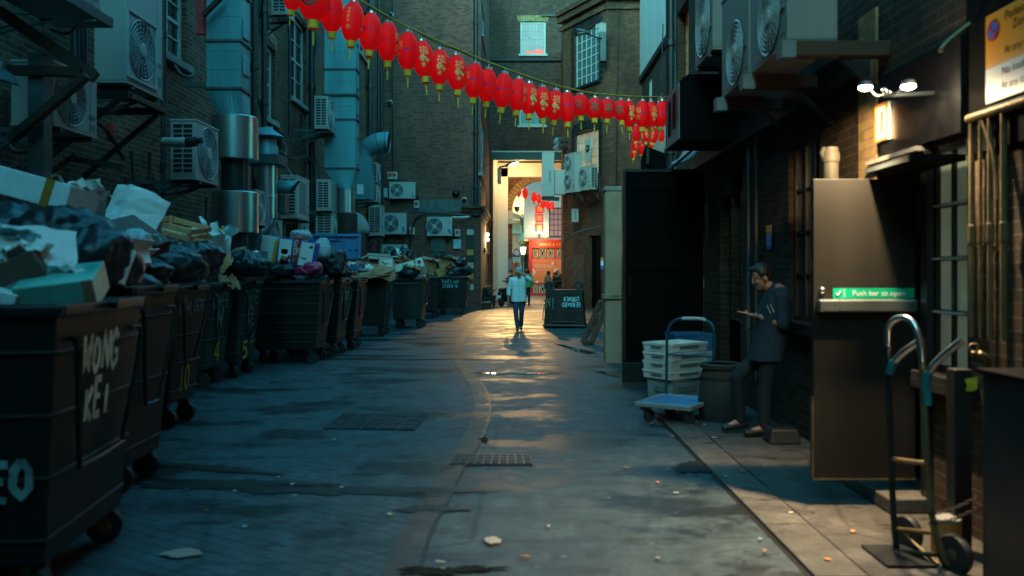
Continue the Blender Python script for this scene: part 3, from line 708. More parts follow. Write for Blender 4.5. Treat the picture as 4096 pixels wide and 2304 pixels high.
window(nb, (NX, 0, 0), (0, 1, 0), (-1, 0, 0), *nh[1], nx=2, ny=4, fm=M['black'], gm=glass('frosted_lit_pane', (.2, .26, .22), .25, (.5, .6, .4), .1), depth=.06, fw=.05, bw=.03, sm=M['brick_n'])
q = MB(); B = Matrix(((0, -1, 0), (1, 0, 0), (0, 0, 1))).to_4x4()
for j in (1, 2, 3):
    z = .95+.05+(1.47-.1)*j/4; q.mm(NX-.012, NX+.005, 5.06, 5.46, z-.007, z+.007)
q.each('glazing_bar', M['white'], nb, world=True)
window(nb, (NX, 0, 0), (0, 1, 0), (-1, 0, 0), *nh[4], nx=2, ny=4, gm=M['glassd'], fm=M['black'], depth=.18, sill=False)
window(nb, (NX, 0, 0), (0, 1, 0), (-1, 0, 0), *nh[5], nx=2, ny=3, gm=M['glassd'], fm=M['black'], depth=.18, sill=False)
window(nb, (NX, 0, 0), (0, 1, 0), (-1, 0, 0), *nh[3], nx=1, ny=1, gm=emit('glow_brick_niche', (.55, .34, .08), .16, (.3, .2, .1)), fm=M['brick_y'], depth=.19, fw=.04, sill=False)  # glowing pane stands in for warm light on a brick niche
q = MB(); q.mm(NX+.12, NX+.18, 10.21, 11.19, .06, 2.59); q.build('door', M['matt'], nb, world=True)
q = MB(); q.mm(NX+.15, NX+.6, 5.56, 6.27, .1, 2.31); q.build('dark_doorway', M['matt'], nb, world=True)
q = MB(); q.mm(NX-.07, NX-.002, 5.0, 6.1, 2.44, 3.02); q.build('fascia', mat('glossy_black_fascia', (.006, .006, .007), .34, var=.3, sc=9, bump=.15), nb, world=True)
q = MB(); q.mm(NX-.1, NX-.003, 5.5, 6.3, 2.4, 2.43); q.build('head_trim', M['stone'], nb, world=True)
q = MB(); q.mm(2.376, NX-.003, 5.06, 5.69, 2.275, 2.315); cn = q.build('door_canopy', M['matt'], nb, world=True); q = MB(); q.mm(2.364, 2.375, 5.055, 5.695, 2.272, 2.3); q.build('canopy_edge', M['steel'], cn, world=True)
q = MB(); q.mm(NX-.02, NX-.002, 6.3, 6.62, .1, 3.6); q.build('pale_pier', M['brick_y'], nb, world=True)
q = MB(); q.mm(NX-.3, NX-.002, 5.45, 6.3, .02, .12); q.build('doorstep', M['kerb'], nb, world=True, bevel=.012)
q = MB(); q.mm(NX-.045, NX-.002, 5.46, 5.545, .1, 2.4); q.build('door_post', M['black'], nb, world=True)
q = MB(); q.mm(NX-.03, NX-.001, 3.0, 5.01, 2.3, 4.4); q.build('dark_signboard', M['matt'], nb, world=True)
q = MB(); q.mm(NX-.16, NX-.001, 6.4, 12.4, 3.1, 3.32); q.build('ledge', M['black'], nb, world=True)
# ---- pale pier beside the black gate
wp = thing('gate_pier', 'weathered cream rendered gate pier just beyond the black gate leaf', 'pier', (2.1, 14.7, 0))
q = MB(); q.mm(1.53, 2.71, 14.62, 14.95, -.05, 3.02); q.build('shaft', mat('cream_pier_render', (.5, .33, .22), .8, var=.12, sc=3, bump=.15, dirt=.5, dirtc=(.3, .2, .13)), wp, world=True, bevel=.015)
q = MB(); q.mm(1.5, 2.715, 14.58, 14.98, 1.12, 1.2); q.build('band', mat('rust_stained_render', (.4, .3, .2), .8, var=.4, sc=8, dirt=.4), wp, world=True, bevel=.01)
q = MB(); q.mm(1.51, 2.712, 14.6, 14.97, 3.02, 3.1); q.build('coping', M['stone'], wp, world=True, bevel=.01)
def smoothline3(p, k=4):
    out = []
    for i in range(len(p)-1):
        a = p[max(i-1, 0)]; b = p[i]; c = p[i+1]; d = p[min(i+2, len(p)-1)]
        for j in range(k): t = j/k; out.append(.5*((2*b)+(c-a)*t+(2*a-5*b+4*c-d)*t*t+(3*b-a-3*c+d)*t**3))
    return out+[p[-1]]
# ================================================================== AIR CONDITIONERS
def ring(mb, c, r, w, M=None, n=26, y=-.012):
    v = []; f = []
    for j in range(n):
        a = 2*pi*j/n
        for rr, yy in ((r-w/2, y), (r+w/2, y), (r, y-.006)): v.append((c[0]+rr*cos(a), yy, c[1]+rr*sin(a)))
    for j in range(n):
        k = (j+1) % n
        for p, q in ((0, 2), (2, 1), (1, 0)): f.append((3*j+p, 3*k+p, 3*k+q, 3*j+q))
    mb.add(v, f, M)
def fan(par, fx, fz, r, square=False, hub=None, nr=7):
    b = MB(); Mx = Matrix.Translation((fx, 0, fz)) @ Matrix.Rotation(pi/2, 4, 'X')
    b.lathe([(r, -.004), (r, .006)], 28, Mx)
    f = b.build('fan', M['acdark'], par)
    b = MB()
    for k in range(4):
        a0 = k*pi/2+.4
        pts = [(fx+cos(a0)*.04, -.0075, fz+sin(a0)*.04), (fx+cos(a0+.25)*r*.9, -.0095, fz+sin(a0+.25)*r*.9), (fx+cos(a0+.8)*r*.93, -.0072, fz+sin(a0+.8)*r*.93), (fx+cos(a0+1.2)*.05, -.007, fz+sin(a0+1.2)*.05)]
        b.poly(pts)
    b.build('blades', M['acgrey'], f)
    g = MB()
    for k in range(1, nr+1): ring(g, (fx, fz), r*(k/nr)**.9, .006 if k < nr else .018)
    for k in range(20):
        a = 2*pi*k/20; g.bar((fx+cos(a)*r*.2, -.014, fz+sin(a)*r*.2), (fx+cos(a+.25)*r, -.014, fz+sin(a+.25)*r), .004, .004)
    if square:
        for s_ in (-1, 1): g.bar((fx+s_*r*1.08, -.01, fz-r*1.1), (fx+s_*r*1.08, -.01, fz+r*1.1), .02, .025); g.bar((fx-r*1.08, -.01, fz+s_*r*1.1), (fx+r*1.08, -.01, fz+s_*r*1.1), .02, .025)
    g.build('fan_grille', M['wire'], par)
    if hub is not False:
        h = MB(); h.lathe([(r*.24, .012), (r*.24, .024), (r*.19, .03)], 18, Mx); h.build('fan_hub', M['ac'], par)
def ac(label, loc, rz, w, d, h, fans=((-.1, .5, .42),), square=False, end=None, front=None, badge=False, wall=.25, cat='air conditioner', grp='outdoor air conditioner units', mount=True, m='ac'):
    t = thing('air_conditioner', label, cat, loc, rz, grp); m = M[m]
    c = MB(); c.mm(-w/2, w/2, 0, d, .02, h-.03); cs = c.build('casing', m, t, bevel=.014)
    c = MB(); c.mm(-w/2-.008, w/2+.008, -.008, d+.008, h-.03, h); c.build('lid', m, t, bevel=.006); c = MB(); c.mm(-w/2-.004, w/2+.004, -.004, d+.004, 0, .02); c.build('base_pan', m, t)
    for fx, fz, r in fans: fan(t, fx*w, fz*h, r*min(w, h) if r < .9 else r-1, square)
    c = MB(); x = w*.33
    c.mm(x-.002, x+.002, -.003, .002, .03, h-.04); c.mm(w/2-.16, w/2-.06, -.012, 0, h*.3, h*.3+.035); c.mm(w/2-.16, w/2-.04, -.004, 0, h*.1, h*.2); c.build('service_panel', M['acgrey'], t)
    for side in ([end] if isinstance(end, int) else end or []):
        X = side*w/2
        c = MB(); c.mm(min(X, X+side*.004), max(X, X+side*.004), .04, d-.04, .1*h, .92*h); e = c.build('end_vent', M['acdark'], t)
        c = MB(); n = max(5, int(h/.075))
        for k in range(n+1):
            z = .1*h+.82*h*k/n; c.mm(min(X, X+side*.014), max(X, X+side*.014), .035, d-.035, z-.008, z+.008)
        for yy in (.037, d/2, d-.037): c.mm(min(X, X+side*.016), max(X, X+side*.016), yy-.007, yy+.007, .1*h, .92*h)
        c.build('louvre', m, e)
    if front == 'louvre':
        c = MB(); c.mm(-w*.38, w*.2, -.003, 0, .15*h, .88*h); e = c.build('front_vent', M['acdark'], t)
        c = MB()
        for k in range(17): z = .15*h+.73*h*k/16; c.mm(-w*.38, w*.2, -.012, 0, z-.007, z+.007)
        for k in range(7): x = -w*.38+w*.58*k/6; c.mm(x-.004, x+.004, -.014, 0, .15*h, .88*h)
        c.build('louvre', m, e)
    if badge:
        c = MB()
        for q in range(3):
            a = pi/2+q*2*pi/3; u = Vector((cos(a), 0, sin(a))); p = Vector((-u.z, 0, u.x)); o = Vector((w*.4, -.003, h*.74))
            s = .024; c.poly([o, o+u*s+p*s*.55, o+u*s*2, o+u*s-p*s*.55])
        c.build('badge', M['switchr'], t)
        c = MB(); c.mm(w*.33, w*.47, -.003, -.001, h*.66, h*.68); c.mm(w*.33, w*.44, -.003, -.001, h*.2, h*.3); c.build('sticker', M['cblue'], t)
    if mount:
        c = MB()
        for s_ in (-1, 1):
            x = s_*w*.36; c.mm(x-.02, x+.02, -.02, d+wall, -.05, -.002); c.bar((x, d*.7, -.05), (x, d+wall-.01, -.05-d*.8), .03); c.mm(x-.02, x+.02, d+wall-.03, d+wall, -.05-d*.9, .0)
        c.each('bracket', M['steel'], t)
        X = w/2+.01; c = MB(); c.tube(smoothline3([Vector((X-.03, d*.6, .16)), Vector((X+.05, d*.6, .15)), Vector((X+.08, d*.8, .02)), Vector((X+.06, d+wall*.6, -.12)), Vector((X+.02, d+wall-.02, -.05)), Vector((X, d+wall-.02, .5))], 3), .022, 7); c.build('pipework', M['pipe'], t, smooth='auto')
    return t
LR = pi/2
def acl(label, x, Y, z, w, d, h, **k):
    yc = Y+w/2; wx = A0.x+(yc-A0.y)*LU.x/LU.y
    return ac(label, (x, yc, z), LR, w, d, h, wall=max(.02, x-d-wx), **k)
acl('white air conditioner on a steel platform in the top left corner', -4.0, 7.1, 4.08, .9, .36, .8)
acl('white air conditioner with an uncovered dark fan behind the rusty diagonal brace', -4.4, 7.9, 2.99, .83, .4, .62, fans=((-.12, .52, .44),))
acl('large white air conditioner with a square fan guard at upper left beside the black downpipe', -4.3, 9.17, 3.68, .93, .36, 1.25, fans=((-.1, .36, .36),), square=True)
acl('white air conditioner with a two column end grille left of the silencer duct', -4.38, 11.35, 2.86, .86, .35, .82, end=-1, badge=True, fans=((.02, .5, .44),))
acl('small grey air conditioner tucked beside the lower bright silencer', -4.38, 13.93, 2.4, .55, .3, .58, fans=((0, .52, .44),))
acl('big white air conditioner with slotted end behind the oblique cut duct', -4.44, 16.8, 2.68, .96, .34, .87, end=-1, front='louvre', fans=())
acl('white air conditioner with wire mesh end below the second tall duct', -4.59, 20.4, 3.1, .82, .34, .76, end=-1, front='louvre', fans=())
acl('white louvred air conditioner just above the rubbish under the second duct', -4.56, 20.55, 2.5, .6, .42, .56, end=-1, fans=((0, .5, .4),))
acl('white air conditioner high on the wall beside the second tall duct', -4.6, 20.2, 5.07, .82, .33, .79, end=-1)
acl('small white air conditioner on a bracket at the top near the first lanterns', -4.84, 17.5, 7.0, .62, .33, .62, end=-1)
acl('upper of two stacked pale air conditioners at the far end of the left wall', -4.65, 27.6, 4.55, .7, .3, .67, end=-1)
acl('lower of two stacked pale air conditioners at the far end of the left wall', -4.65, 27.6, 3.92, .7, .3, .57, end=-1)
acl('white air conditioner half hidden behind the boxes of the big black bin', -4.5, 15.2, 2.05, .75, .34, .52, end=-1)
acl('white air conditioner half hidden behind the rubbish left of the blue lid', -4.6, 17.6, 2.1, .8, .34, .56, end=-1)
acl('tall narrow air conditioner seen end on with a wire grille near the grey parasol', -5.02, 30.6, 2.93, .8, .46, 1.13, end=-1)
F60 = lambda D, Y=34.65: (D-CX)*Y/F
ac('white air conditioner on the far brick wall under two red switches', (F60(1012), 34.62, 4.65), 0, 1.08, .33, .68, fans=((-.2, .5, .4),), wall=.05)
ac('white air conditioner with dark square fan at the left end of the far wall', (F60(993), 34.5, 3.16), 0, .98, .36, .88, fans=((-.16, .5, .4),), square=True, badge=True, wall=.12)
ac('white air conditioner with a radial fan guard below the cable trough', (F60(1106), 34.6, 3.1), 0, 1.04, .34, .78, fans=((-.2, .5, .44),), badge=True, wall=.05)
ac('low white air conditioner behind the black bag and cardboard at the far wall', (F60(993), 34.4, 2.07), 0, 1.1, .36, .66, fans=((-.15, .5, .42),), wall=.2)
# cluster on the corner building
crz = atan2(CN.x, -CN.y)
def acc(label, D, Y, z, w, d, h, rz=None, **k):
    return ac(label, ((D-CX)*Y/F, Y, z), crz if rz is None else rz, w, d, h, wall=.1, **k)
acc('tall white twin fan air conditioner on the corner building', 1433, 35.6, 4.98, .88, .36, 1.68, fans=((-.18, .75, .36), (-.18, .27, .36)))
acc('white air conditioner with a shiny fan guard right of the twin fan unit', 1471, 34.9, 5.02, .9, .36, .98, fans=((-.2, .52, .42),), badge=False, end=1)
acc('small white air conditioner set in the top of the upper steel window', 1505, 35.1, 11.42, .42, .3, .62, fans=((0, .5, .38),), mount=False)
t = thing('extractor_fan', 'white panel with a round black extractor fan in the lit steel window', 'extractor fan', ((1478-CX)*35.75/F, 35.75, 6.3), crz)
b = MB(); b.mm(-.2, .2, 0, .05, 0, .95); b.build('panel', M['ac'], t); b = MB(); b.lathe([(.15, -.03), (.17, .0), (.13, .03), (.05, .02)], 24, Matrix.Translation((0, 0, .58)) @ Matrix.Rotation(pi/2, 4, 'X')); b.build('fan', M['acdark'], t)
b = MB(); b.ell((0, -.03, .58), (.05, .02, .06)); b.build('hub', M['gold'], t)
t = thing('equipment_cabinet', 'tall plain white equipment cabinet hung at the right side of the passage mouth', 'cabinet', ((1379-CX)*36.9/F, 36.9, 4.94))
b = MB(); b.mm(-.27, .27, 0, .5, 0, 1.95); b.build('casing', M['ac'], t, bevel=.015)
b = MB()
for k in range(12): b.mm(.03, .13, -.006, 0, .62+k*.045, .645+k*.045)
b.build('vent', M['acgrey'], t); b = MB(); b.mm(-.26, .26, -.004, 0, .5, .508); b.mm(-.25, -.22, -.012, 0, 1.7, 1.73); b.mm(.22, .25, -.012, 0, 1.7, 1.73); b.build('seam', M['acgrey'], t)
b = MB(); b.mm(-.3, .5, .1, .5, -.16, -.02); b.build('bracket', M['black'], t); b = MB(); b.mm(.29, .75, .15, .5, .1, 1.2); b.build('side_box', M['ac'], t, bevel=.01)
t = thing('junction_box', 'grey box on the corner building wall below the air conditioners', 'junction box', ((1448-CX)*36.2/F, 36.45, 3.78)); b = MB(); b.mm(-.15, .15, 0, .14, 0, .58); b.build('casing', M['ac'], t, bevel=.01); b = MB(); b.tube([(-.05, .06, 0), (-.06, .06, -.5), (-.5, .12, -.9), (-.55, .12, -1.2)], .02, 6); b.build('cable', M['pipe'], t)
b = MB(); b.mm(-.02, .02, -.005, 0, .1, .5); b.build('hinge', M['acgrey'], t)
# near right units on timber bearers
ac('white air conditioner on timber bearers, farther of the two big units by the black box', (2.0, 7.72, 3.3), -LR, .95, .38, .95, fans=((.05, .33, .3),), wall=.33, mount=False, m='acdim')
ac('white air conditioner on timber bearers, nearer of the two big units', (2.0, 6.68, 3.3), -LR, .95, .38, .95, fans=((.05, .33, .3),), wall=.33, mount=False, m='acdim')
ac('white air conditioner above the black box with red slots on the right wall', (2.1, 9.45, 4.0), -LR, .9, .36, .9, fans=((.0, .45, .4),), wall=.25, m='acdim')
for Y, lb in ((8.15, 'timber bearer under the far end of the farther right air conditioner'), (7.2, 'timber bearer between the two big right air conditioners'), (6.15, 'timber bearer under the near end of the nearer right air conditioner')):
    t = thing('timber_bearer', lb, 'beam', (1.93, Y, 3.18), 0, 'timber bearers on the right wall')
    b = MB(); b.mm(0, .79, -.06, .06, 0, .11); b.build('timber', M['timber'], t, bevel=.008); b = MB(); b.mm(-.004, .1, -.062, .062, -.012, .112); b.build('end_cap', M['acgrey'], t)
    b = MB(); b.bar((.45, 0, 0), (.79, 0, -.3), .04); b.build('strut', M['black'], t)
# black box with red slots
t = thing('extractor_box', 'black sheet metal box with red and dark slots hung on the right wall', 'extractor box', (1.93, 10.36, 3.16))
b = MB(); b.mm(0, .79, -.42, .42, 0, .72); b.taper((-.0, .79, -.42, .42), (.1, .79, -.42, .42), .72, .8); b.build('casing', M['matt'], t, bevel=.01)
b = MB(); b.mm(-.012, 0, -.4, .4, .03, .7); f_ = b.build('front_plate', mat('grey_red_plate', (.2, .2, .2), .5, var=.2), t)
b = MB(); b.mm(-.016, -.012, -.36, .3, .27, .62); b.build('red_panel', M['cred'], f_); b = MB(); b.mm(-.02, -.016, -.22, -.04, .2, .63); b.mm(-.02, -.016, .1, .28, .15, .58); b.build('slot', M['matt'], f_)

# ================================================================== DUCTS AND FLUES
def flange(b, x0, x1, y0, y1, z, e=.03): b.mm(x0-e, x1+e, y0-e, y1+e, z-.018, z+.018)
t = thing('square_duct', 'tall square galvanised duct with two bright round silencers on the left wall', 'duct', (-4.6, 13.3, 2.0))
s160 = F/13.1; dz = lambda y_: H+(HY-y_)/s160; x0, x1, y0, y1 = -4.89, -4.36, 13.1, 13.57
b = MB(); b.mm(x0, x1, y0, y1, dz(222), 14.5)
for y_ in (41, 80, 127, 175): z = dz(y_); b.mm(x0-.004, x1+.004, y0-.004, y1+.004, z-.004, z+.004)
b.build('duct_trunk', M['galv'], t, world=True, bevel=.006)
b = MB()
for y_ in (-20, 102, 222): flange(b, x0, x1, y0, y1, dz(y_))
b.build('flange', M['steel'], t, world=True)
for y_ in (68, 160): b = MB(); z = dz(y_); b.mm(x1+.001, x1+.03, y0+.12, y0+.4, z-.14, z+.16); b.build('access_hatch', M['galv'], t, world=True, bevel=.01)
cx, cy = -4.53, 13.36; b = MB(); n = 32; z0, z1 = dz(296), dz(222)-.02
def sqr(x0, x1, y0, y1, n):
    out = []
    for j in range(n):
        a = 2*pi*j/n; c, s = cos(a), sin(a); k = 1/max(abs(c), abs(s)); out.append(((x0+x1)/2+c*k*(x1-x0)/2, (y0+y1)/2+s*k*(y1-y0)/2))
    return out
def transition(b, cx, cy, r, z0, sq, z1, n=32):
    b.add([(cx+r*cos(2*pi*j/n), cy+r*sin(2*pi*j/n), z0) for j in range(n)]+[(p[0], p[1], z1) for p in sq], [(j, (j+1) % n, n+(j+1) % n, n+j) for j in range(n)])
transition(b, cx, cy, .25, z0, sqr(x0, x1, y0, y1, n), z1); b.build('transition', M['galv'], t, world=True)
T = Matrix.Translation((cx, cy, 0))
for a, c_ in ((288, 398), (480, 585)):
    b = MB(); b.lathe([(.2, dz(a)+.01), (.35, dz(a)), (.362, dz(a)-.012), (.362, dz(c_)+.012), (.35, dz(c_)), (.2, dz(c_)-.01)], 40, T); b.build('silencer', M['alu'], t, world=True, smooth='auto')
b = MB(); b.lathe([(.215, dz(398)), (.215, dz(480))], 28, T); b.lathe([(.2, dz(585)), (.2, 1.3)], 24, T); b.each('black_pipe', M['pipe'], t, world=True, smooth='auto')
b = MB(); b.mm(-5.35, cx-.2, 13.2, 13.25, 3.1, 3.16); b.mm(-5.35, x0, 13.3, 13.36, 4.55, 4.62); b.mm(-5.35, x0, 13.3, 13.36, 7.0, 7.07); b.each('bracket', M['steel'], t, world=True)
# white overflow pipe in front of the louvred unit
t = thing('white_drain_pipe', 'white plastic pipe with a black end sticking out in front of the louvred air conditioner', 'pipe', tuple(at(448, 357, 11.0)))
a = at(412, 357, 11.05); e = at(470, 357, 10.95); b = MB(); b.tube([a, e], .06, 14); b.build('pipe', M['white'], t, world=True, smooth='auto'); b = MB(); b.tube([e, e+Vector((.13, -.01, 0))], .066, 14); b.tube([e+Vector((.1, 0, .01)), e+Vector((.2, -.02, .015))], .04, 10); b.build('black_end', M['pipe'], t, world=True, smooth='auto')
# round flue
t = thing('round_flue', 'round steel flue with square collar and pointed cowl between the two tall ducts', 'flue', (-4.51, 15, 2.4)); s140 = 140.; z = lambda y_: H+(HY-y_)/s140; T = Matrix.Translation((-4.51, 15, 0))
b = MB(); b.lathe([(.18, z(548)), (.18, z(500)), (.186, z(499)), (.186, z(494)), (.18, z(493)), (.18, z(415))], 28, T); b.tube([(-4.51, 15, z(545)), (-4.53, 15, z(560)), (-4.68, 15, z(585)), (-4.85, 15, z(612))], .17, 20); b.build('stack', M['alu'], t, world=True, smooth='auto')
b = MB(); b.mm(-4.8, -4.22, 14.72, 15.28, z(417), z(392)); b.build('collar', M['steel'], t, world=True, bevel=.01)
b = MB(); b.lathe([(.2, z(392)), (.2, z(372)), (.17, z(366)), (.17, z(352))], 24, T); b.tube([at(628, 337, 14.9), at(688, 337, 15.0)], [.11, .13], 20); b.lathe([(.32, z(345)), (.02, z(318))], 24, T); b.build('cowl', M['galv'], t, world=True, smooth='auto')
t = thing('oblique_duct', 'short horizontal duct with an oblique cut mouth on the left wall', 'duct', tuple(at(700, 470, 15.4))); b = MB(); a = at(694, 470, 15.4); n = 24
b.add([(a.x, a.y+.12*cos(2*pi*j/n), a.z+.12*sin(2*pi*j/n)) for j in range(n)]+[(a.x+.25+.19*(sin(2*pi*j/n)+1)/2, a.y+.12*cos(2*pi*j/n), a.z+.12*sin(2*pi*j/n)) for j in range(n)], [(j, (j+1) % n, n+(j+1) % n, n+j) for j in range(n)]); b.build('duct_mouth', M['galv'], t, world=True, smooth='auto')
b = MB(); q = at(711, 514, 15.5); b.box(q, (.17, .3, .34)); b.mm(a.x-.4, a.x+.01, a.y-.13, a.y+.13, a.z-.13, a.z+.13); b.build('fan_box', M['steel'], t, world=True, bevel=.01)
# second square duct
t = thing('square_duct', 'second tall square galvanised duct beyond, tapering to a dented round pipe', 'duct', (-4.5, 21.2, 2.5)); dz = lambda y_: H+(HY-y_)/100.; x0, x1, y0, y1 = -4.87, -4.08, 21.0, 21.45
b = MB(); b.mm(x0, x1, y0, y1, dz(423), 14.5)
for y_ in (130, 205, 268, 345, 390): b.mm(x0-.004, x1+.004, y0-.004, y1+.004, dz(y_)-.005, dz(y_)+.005)
b.build('duct_trunk', M['galv'], t, world=True, bevel=.006); b = MB()
for y_ in (60, 174, 240, 300, 423): flange(b, x0, x1, y0, y1, dz(y_), .035)
b.build('flange', M['steel'], t, world=True)
for y_ in (95, 205, 270, 330, 395): b = MB(); b.mm(x1+.001, x1+.03, 21.1, 21.3, dz(y_)-.16, dz(y_)+.16); b.build('access_hatch', M['galv'], t, world=True, bevel=.01)
b = MB(); transition(b, -4.35, 21.2, .21, dz(476), sqr(x0, x1, y0, y1, 32), dz(425)); b.build('transition', M['galv'], t, world=True)
T = Matrix.Translation((-4.35, 21.2, 0)); b = MB(); b.lathe([(.2, dz(535)), (.2, dz(476))], 24, T); b.build('pipe', M['alu'], t, world=True, smooth='auto'); b = MB(); b.lathe([(.27, dz(600)), (.27, dz(537)), (.22, dz(534))], 24, T); b.build('rusty_pipe', M['rust'], t, world=True, smooth='auto')
b = MB(); b.mm(-5.45, x0, 21.2, 21.26, 5, 5.06); b.mm(-5.45, x0, 21.2, 21.26, 8, 8.06); b.mm(x0-.06, x1+.06, 20.93, 20.99, dz(241), dz(236)); b.each('bracket', M['steel'], t, world=True)
# big elbow cowl
t = thing('elbow_cowl', 'big galvanised elbow cowl with a dark open mouth pointing right', 'duct', tuple(at(910, 440, 26))); Y = 26
path = [at(x, y_, Y) for x, y_ in smoothline([(912, 446), (912, 420), (914, 395), (924, 374), (944, 362), (966, 358), (979, 358)], 3)]
b = MB(); b.tube(path, [.22+.1*min(1, i/14) for i in range(len(path))], 24, cap=False); b.build('elbow', M['galv'], t, world=True, smooth='auto')
b = MB(); e = path[-1]; d_ = (path[-1]-path[-2]).normalized(); b.tube([e-d_*.05, e-d_*.03], .3, 24); b.build('mouth', M['matt'], t, world=True)
for k in (5, 9, 13, 16):
    p = path[k]; dd = (path[k+1]-path[k-1]).normalized(); b = MB(); b.tube([p-dd*.012, p+dd*.012], .222+.1*min(1, k/14)+.008, 24, cap=False); b.build('seam_band', M['steel'], t, world=True)
b = MB(); q = at(914, 420, Y); b.box(q, (.56, .55, .55)); q = at(914, 472, Y); b.box(q, (.6, .6, .78)); b.build('fan_box', M['galv'], t, world=True, bevel=.012); b = MB(); q = at(906, 476, Y-.31); b.box(q, (.2, .01, .3)); b.build('data_plate', M['polyg'], t, world=True)
# folded parasol / torn canopy
t = thing('canvas_canopy', 'small grey canvas canopy with a frilled edge beside the rusty pipe', 'canopy', tuple(at(898, 560, 24)))
b = MB(); n = 18; k = 8; c = at(893, 586, 24.3); r = .62; vs = []; fs = []
for i in range(k+1):
    a = pi/2*i/k
    for j in range(n+1):
        th = -pi*.9*j/n; rr = r*cos(a)*(1+.03*sin(j*3)); vs.append((c.x+rr*cos(th)*.7, c.y+rr*sin(th)*.7, c.z+r*.95*sin(a)-(.05*abs(sin(j*2.2)) if i == 0 else 0)))
for i in range(k):
    for j in range(n): a = i*(n+1)+j; fs.append((a, a+1, a+n+2, a+n+1))
b.add(vs, fs); o = b.build('canvas', M['canvas'], t, world=True, smooth=True); o.modifiers.new('s', 'SOLIDIFY').thickness = .012
b = MB(); b.tube([(c.x, c.y, c.z-.1), (c.x, c.y, c.z+r*.98)], .02, 8); b.build('pole', M['steel'], t, world=True)

# ================================================================== DRAINPIPES AND CABLES
def downpipe(label, x, y, z0, z1, r, m='pipe', grp='iron downpipes', nrm=(1, 0), step=1.9, hopper=False):
    t = thing('drainpipe', label, 'drainpipe', (x, y, z0), 0, grp)
    b = MB(); b.tube([(0, 0, 0), (0, 0, z1-z0)], r, 12); b.build('pipe', M[m], t, smooth='auto')
    b = MB(); z = .6
    while z < z1-z0: b.lathe([(r*1.05, z-.06), (r*1.3, z-.05), (r*1.3, z+.05), (r*1.05, z+.06)], 12); b.bar((0, 0, z-.09), (-nrm[0]*r*1.6, -nrm[1]*r*1.6, z-.09), r*1.2, .03); z += step
    b.each('socket', M[m], t)
    if hopper: b = MB(); b.taper((-r*1.2, r*1.2, -r*1.2, r*1.2), (-r*2.4, r*2.4, -r*2.4, r*2.4), z1-z0, z1-z0+.3); b.build('hopper', M[m], t)
    return t
def dleft(label, D, wpx, y0=None, y1=None, off=.12):
    k = (D-CX)/F; r_ = LU.x/LU.y; y = (A0.x+off-r_*A0.y)/(k-r_); x = k*y; s = F/y
    z0 = .1 if y0 is None else H+(HY-y0)/s; z1 = 14.6 if y1 is None else H+(HY-y1)/s
    return downpipe(label, x, y, z0, z1, wpx/2/s)
dleft('black downpipe right of the large square guarded air conditioner', 411, 13, 520, None, .25)
dleft('black downpipe close behind the first square duct', 641, 17, 480, None, .16)
dleft('black downpipe just right of the pipe behind the first duct', 665, 15, 330, None, .2)
dleft('slim black pipe between the two arched sash windows', 728, 8, 340, 60)
dleft('thick black downpipe left of the second tall duct', 785, 17, None, None, .16)
dleft('black downpipe right of the second tall duct', 931, 14, 390, None, .16)
dleft('thin black pipe near the far left corner', 952, 6, None, None, .12)
dleft('grey conduit beside the corner of the two brick buildings', 960, 6, 600, 180, .1)
dleft('black downpipe low on the left wall behind the rubbish', 378, 14, 560, 440, .2)
downpipe('black downpipe on the flank wall before the white passage', FX1+.1, FX1*0+(FX1+.1)*F/(1197-CX), 3.9, 15, .085, hopper=False)
downpipe('black downpipe at the corner of the near right building', 2.68, 14.62, 3.1, 13, .09, nrm=(-1, 0))
downpipe('pale grey conduit on the near right wall', 2.64, 9.55, .4, 3.1, .025, 'steel', nrm=(-1, 0))
downpipe('second thinner conduit next to the pale one on the near right wall', 2.64, 9.25, .4, 3.1, .018, 'steel', nrm=(-1, 0))
for Y, r, lb in ((4.9, .017, 'lit pipe, leftmost of the row under the orange parking sign'), (4.81, .011, 'thin lit pipe, second of the row under the orange parking sign'), (4.71, .016, 'lit pipe, third of the row under the orange parking sign'), (4.58, .017, 'lit pipe, rightmost of the row under the orange parking sign')):
    downpipe(lb, 2.665, Y, 1.22, 2.5, r, 'oldtruck', 'pipes on the lit wall', (-1, 0), .8)
t = thing('pipe_header', 'horizontal pipe joining the lit row of pipes below the orange sign', 'pipe', (2.66, 4.7, 2.5)); b = MB(); b.tube([(0, -.5, 0), (0, .22, 0)], .03, 10); b.tube([(0, .1, 0), (0, -.02, -.22), (0, -.08, -.5)], .012, 6); b.build('pipe', M['oldtruck'], t, smooth='auto')
t = thing('white_pipe', 'short white plastic pipe with a flared top above the open door', 'pipe', tuple(at(2090, 420, 6.4))); b = MB(); T = Matrix.Translation(at(2090, 450, 6.4)); b.lathe([(.056, -.3), (.056, .12), (.064, .13), (.064, .2), (.056, .21), (.056, .24)], 20, T); q = at(2068, 385, 6.4); b.tube([at(2075, 372, 6.4), q, at(2075, 400, 6.4)], .02, 8); b.build('pipe', M['pstub'], t, world=True, smooth='auto'); b = MB(); b.lathe([(.066, .14), (.066, .19)], 20, T); b.build('collar', M['pstub'], t, world=True)
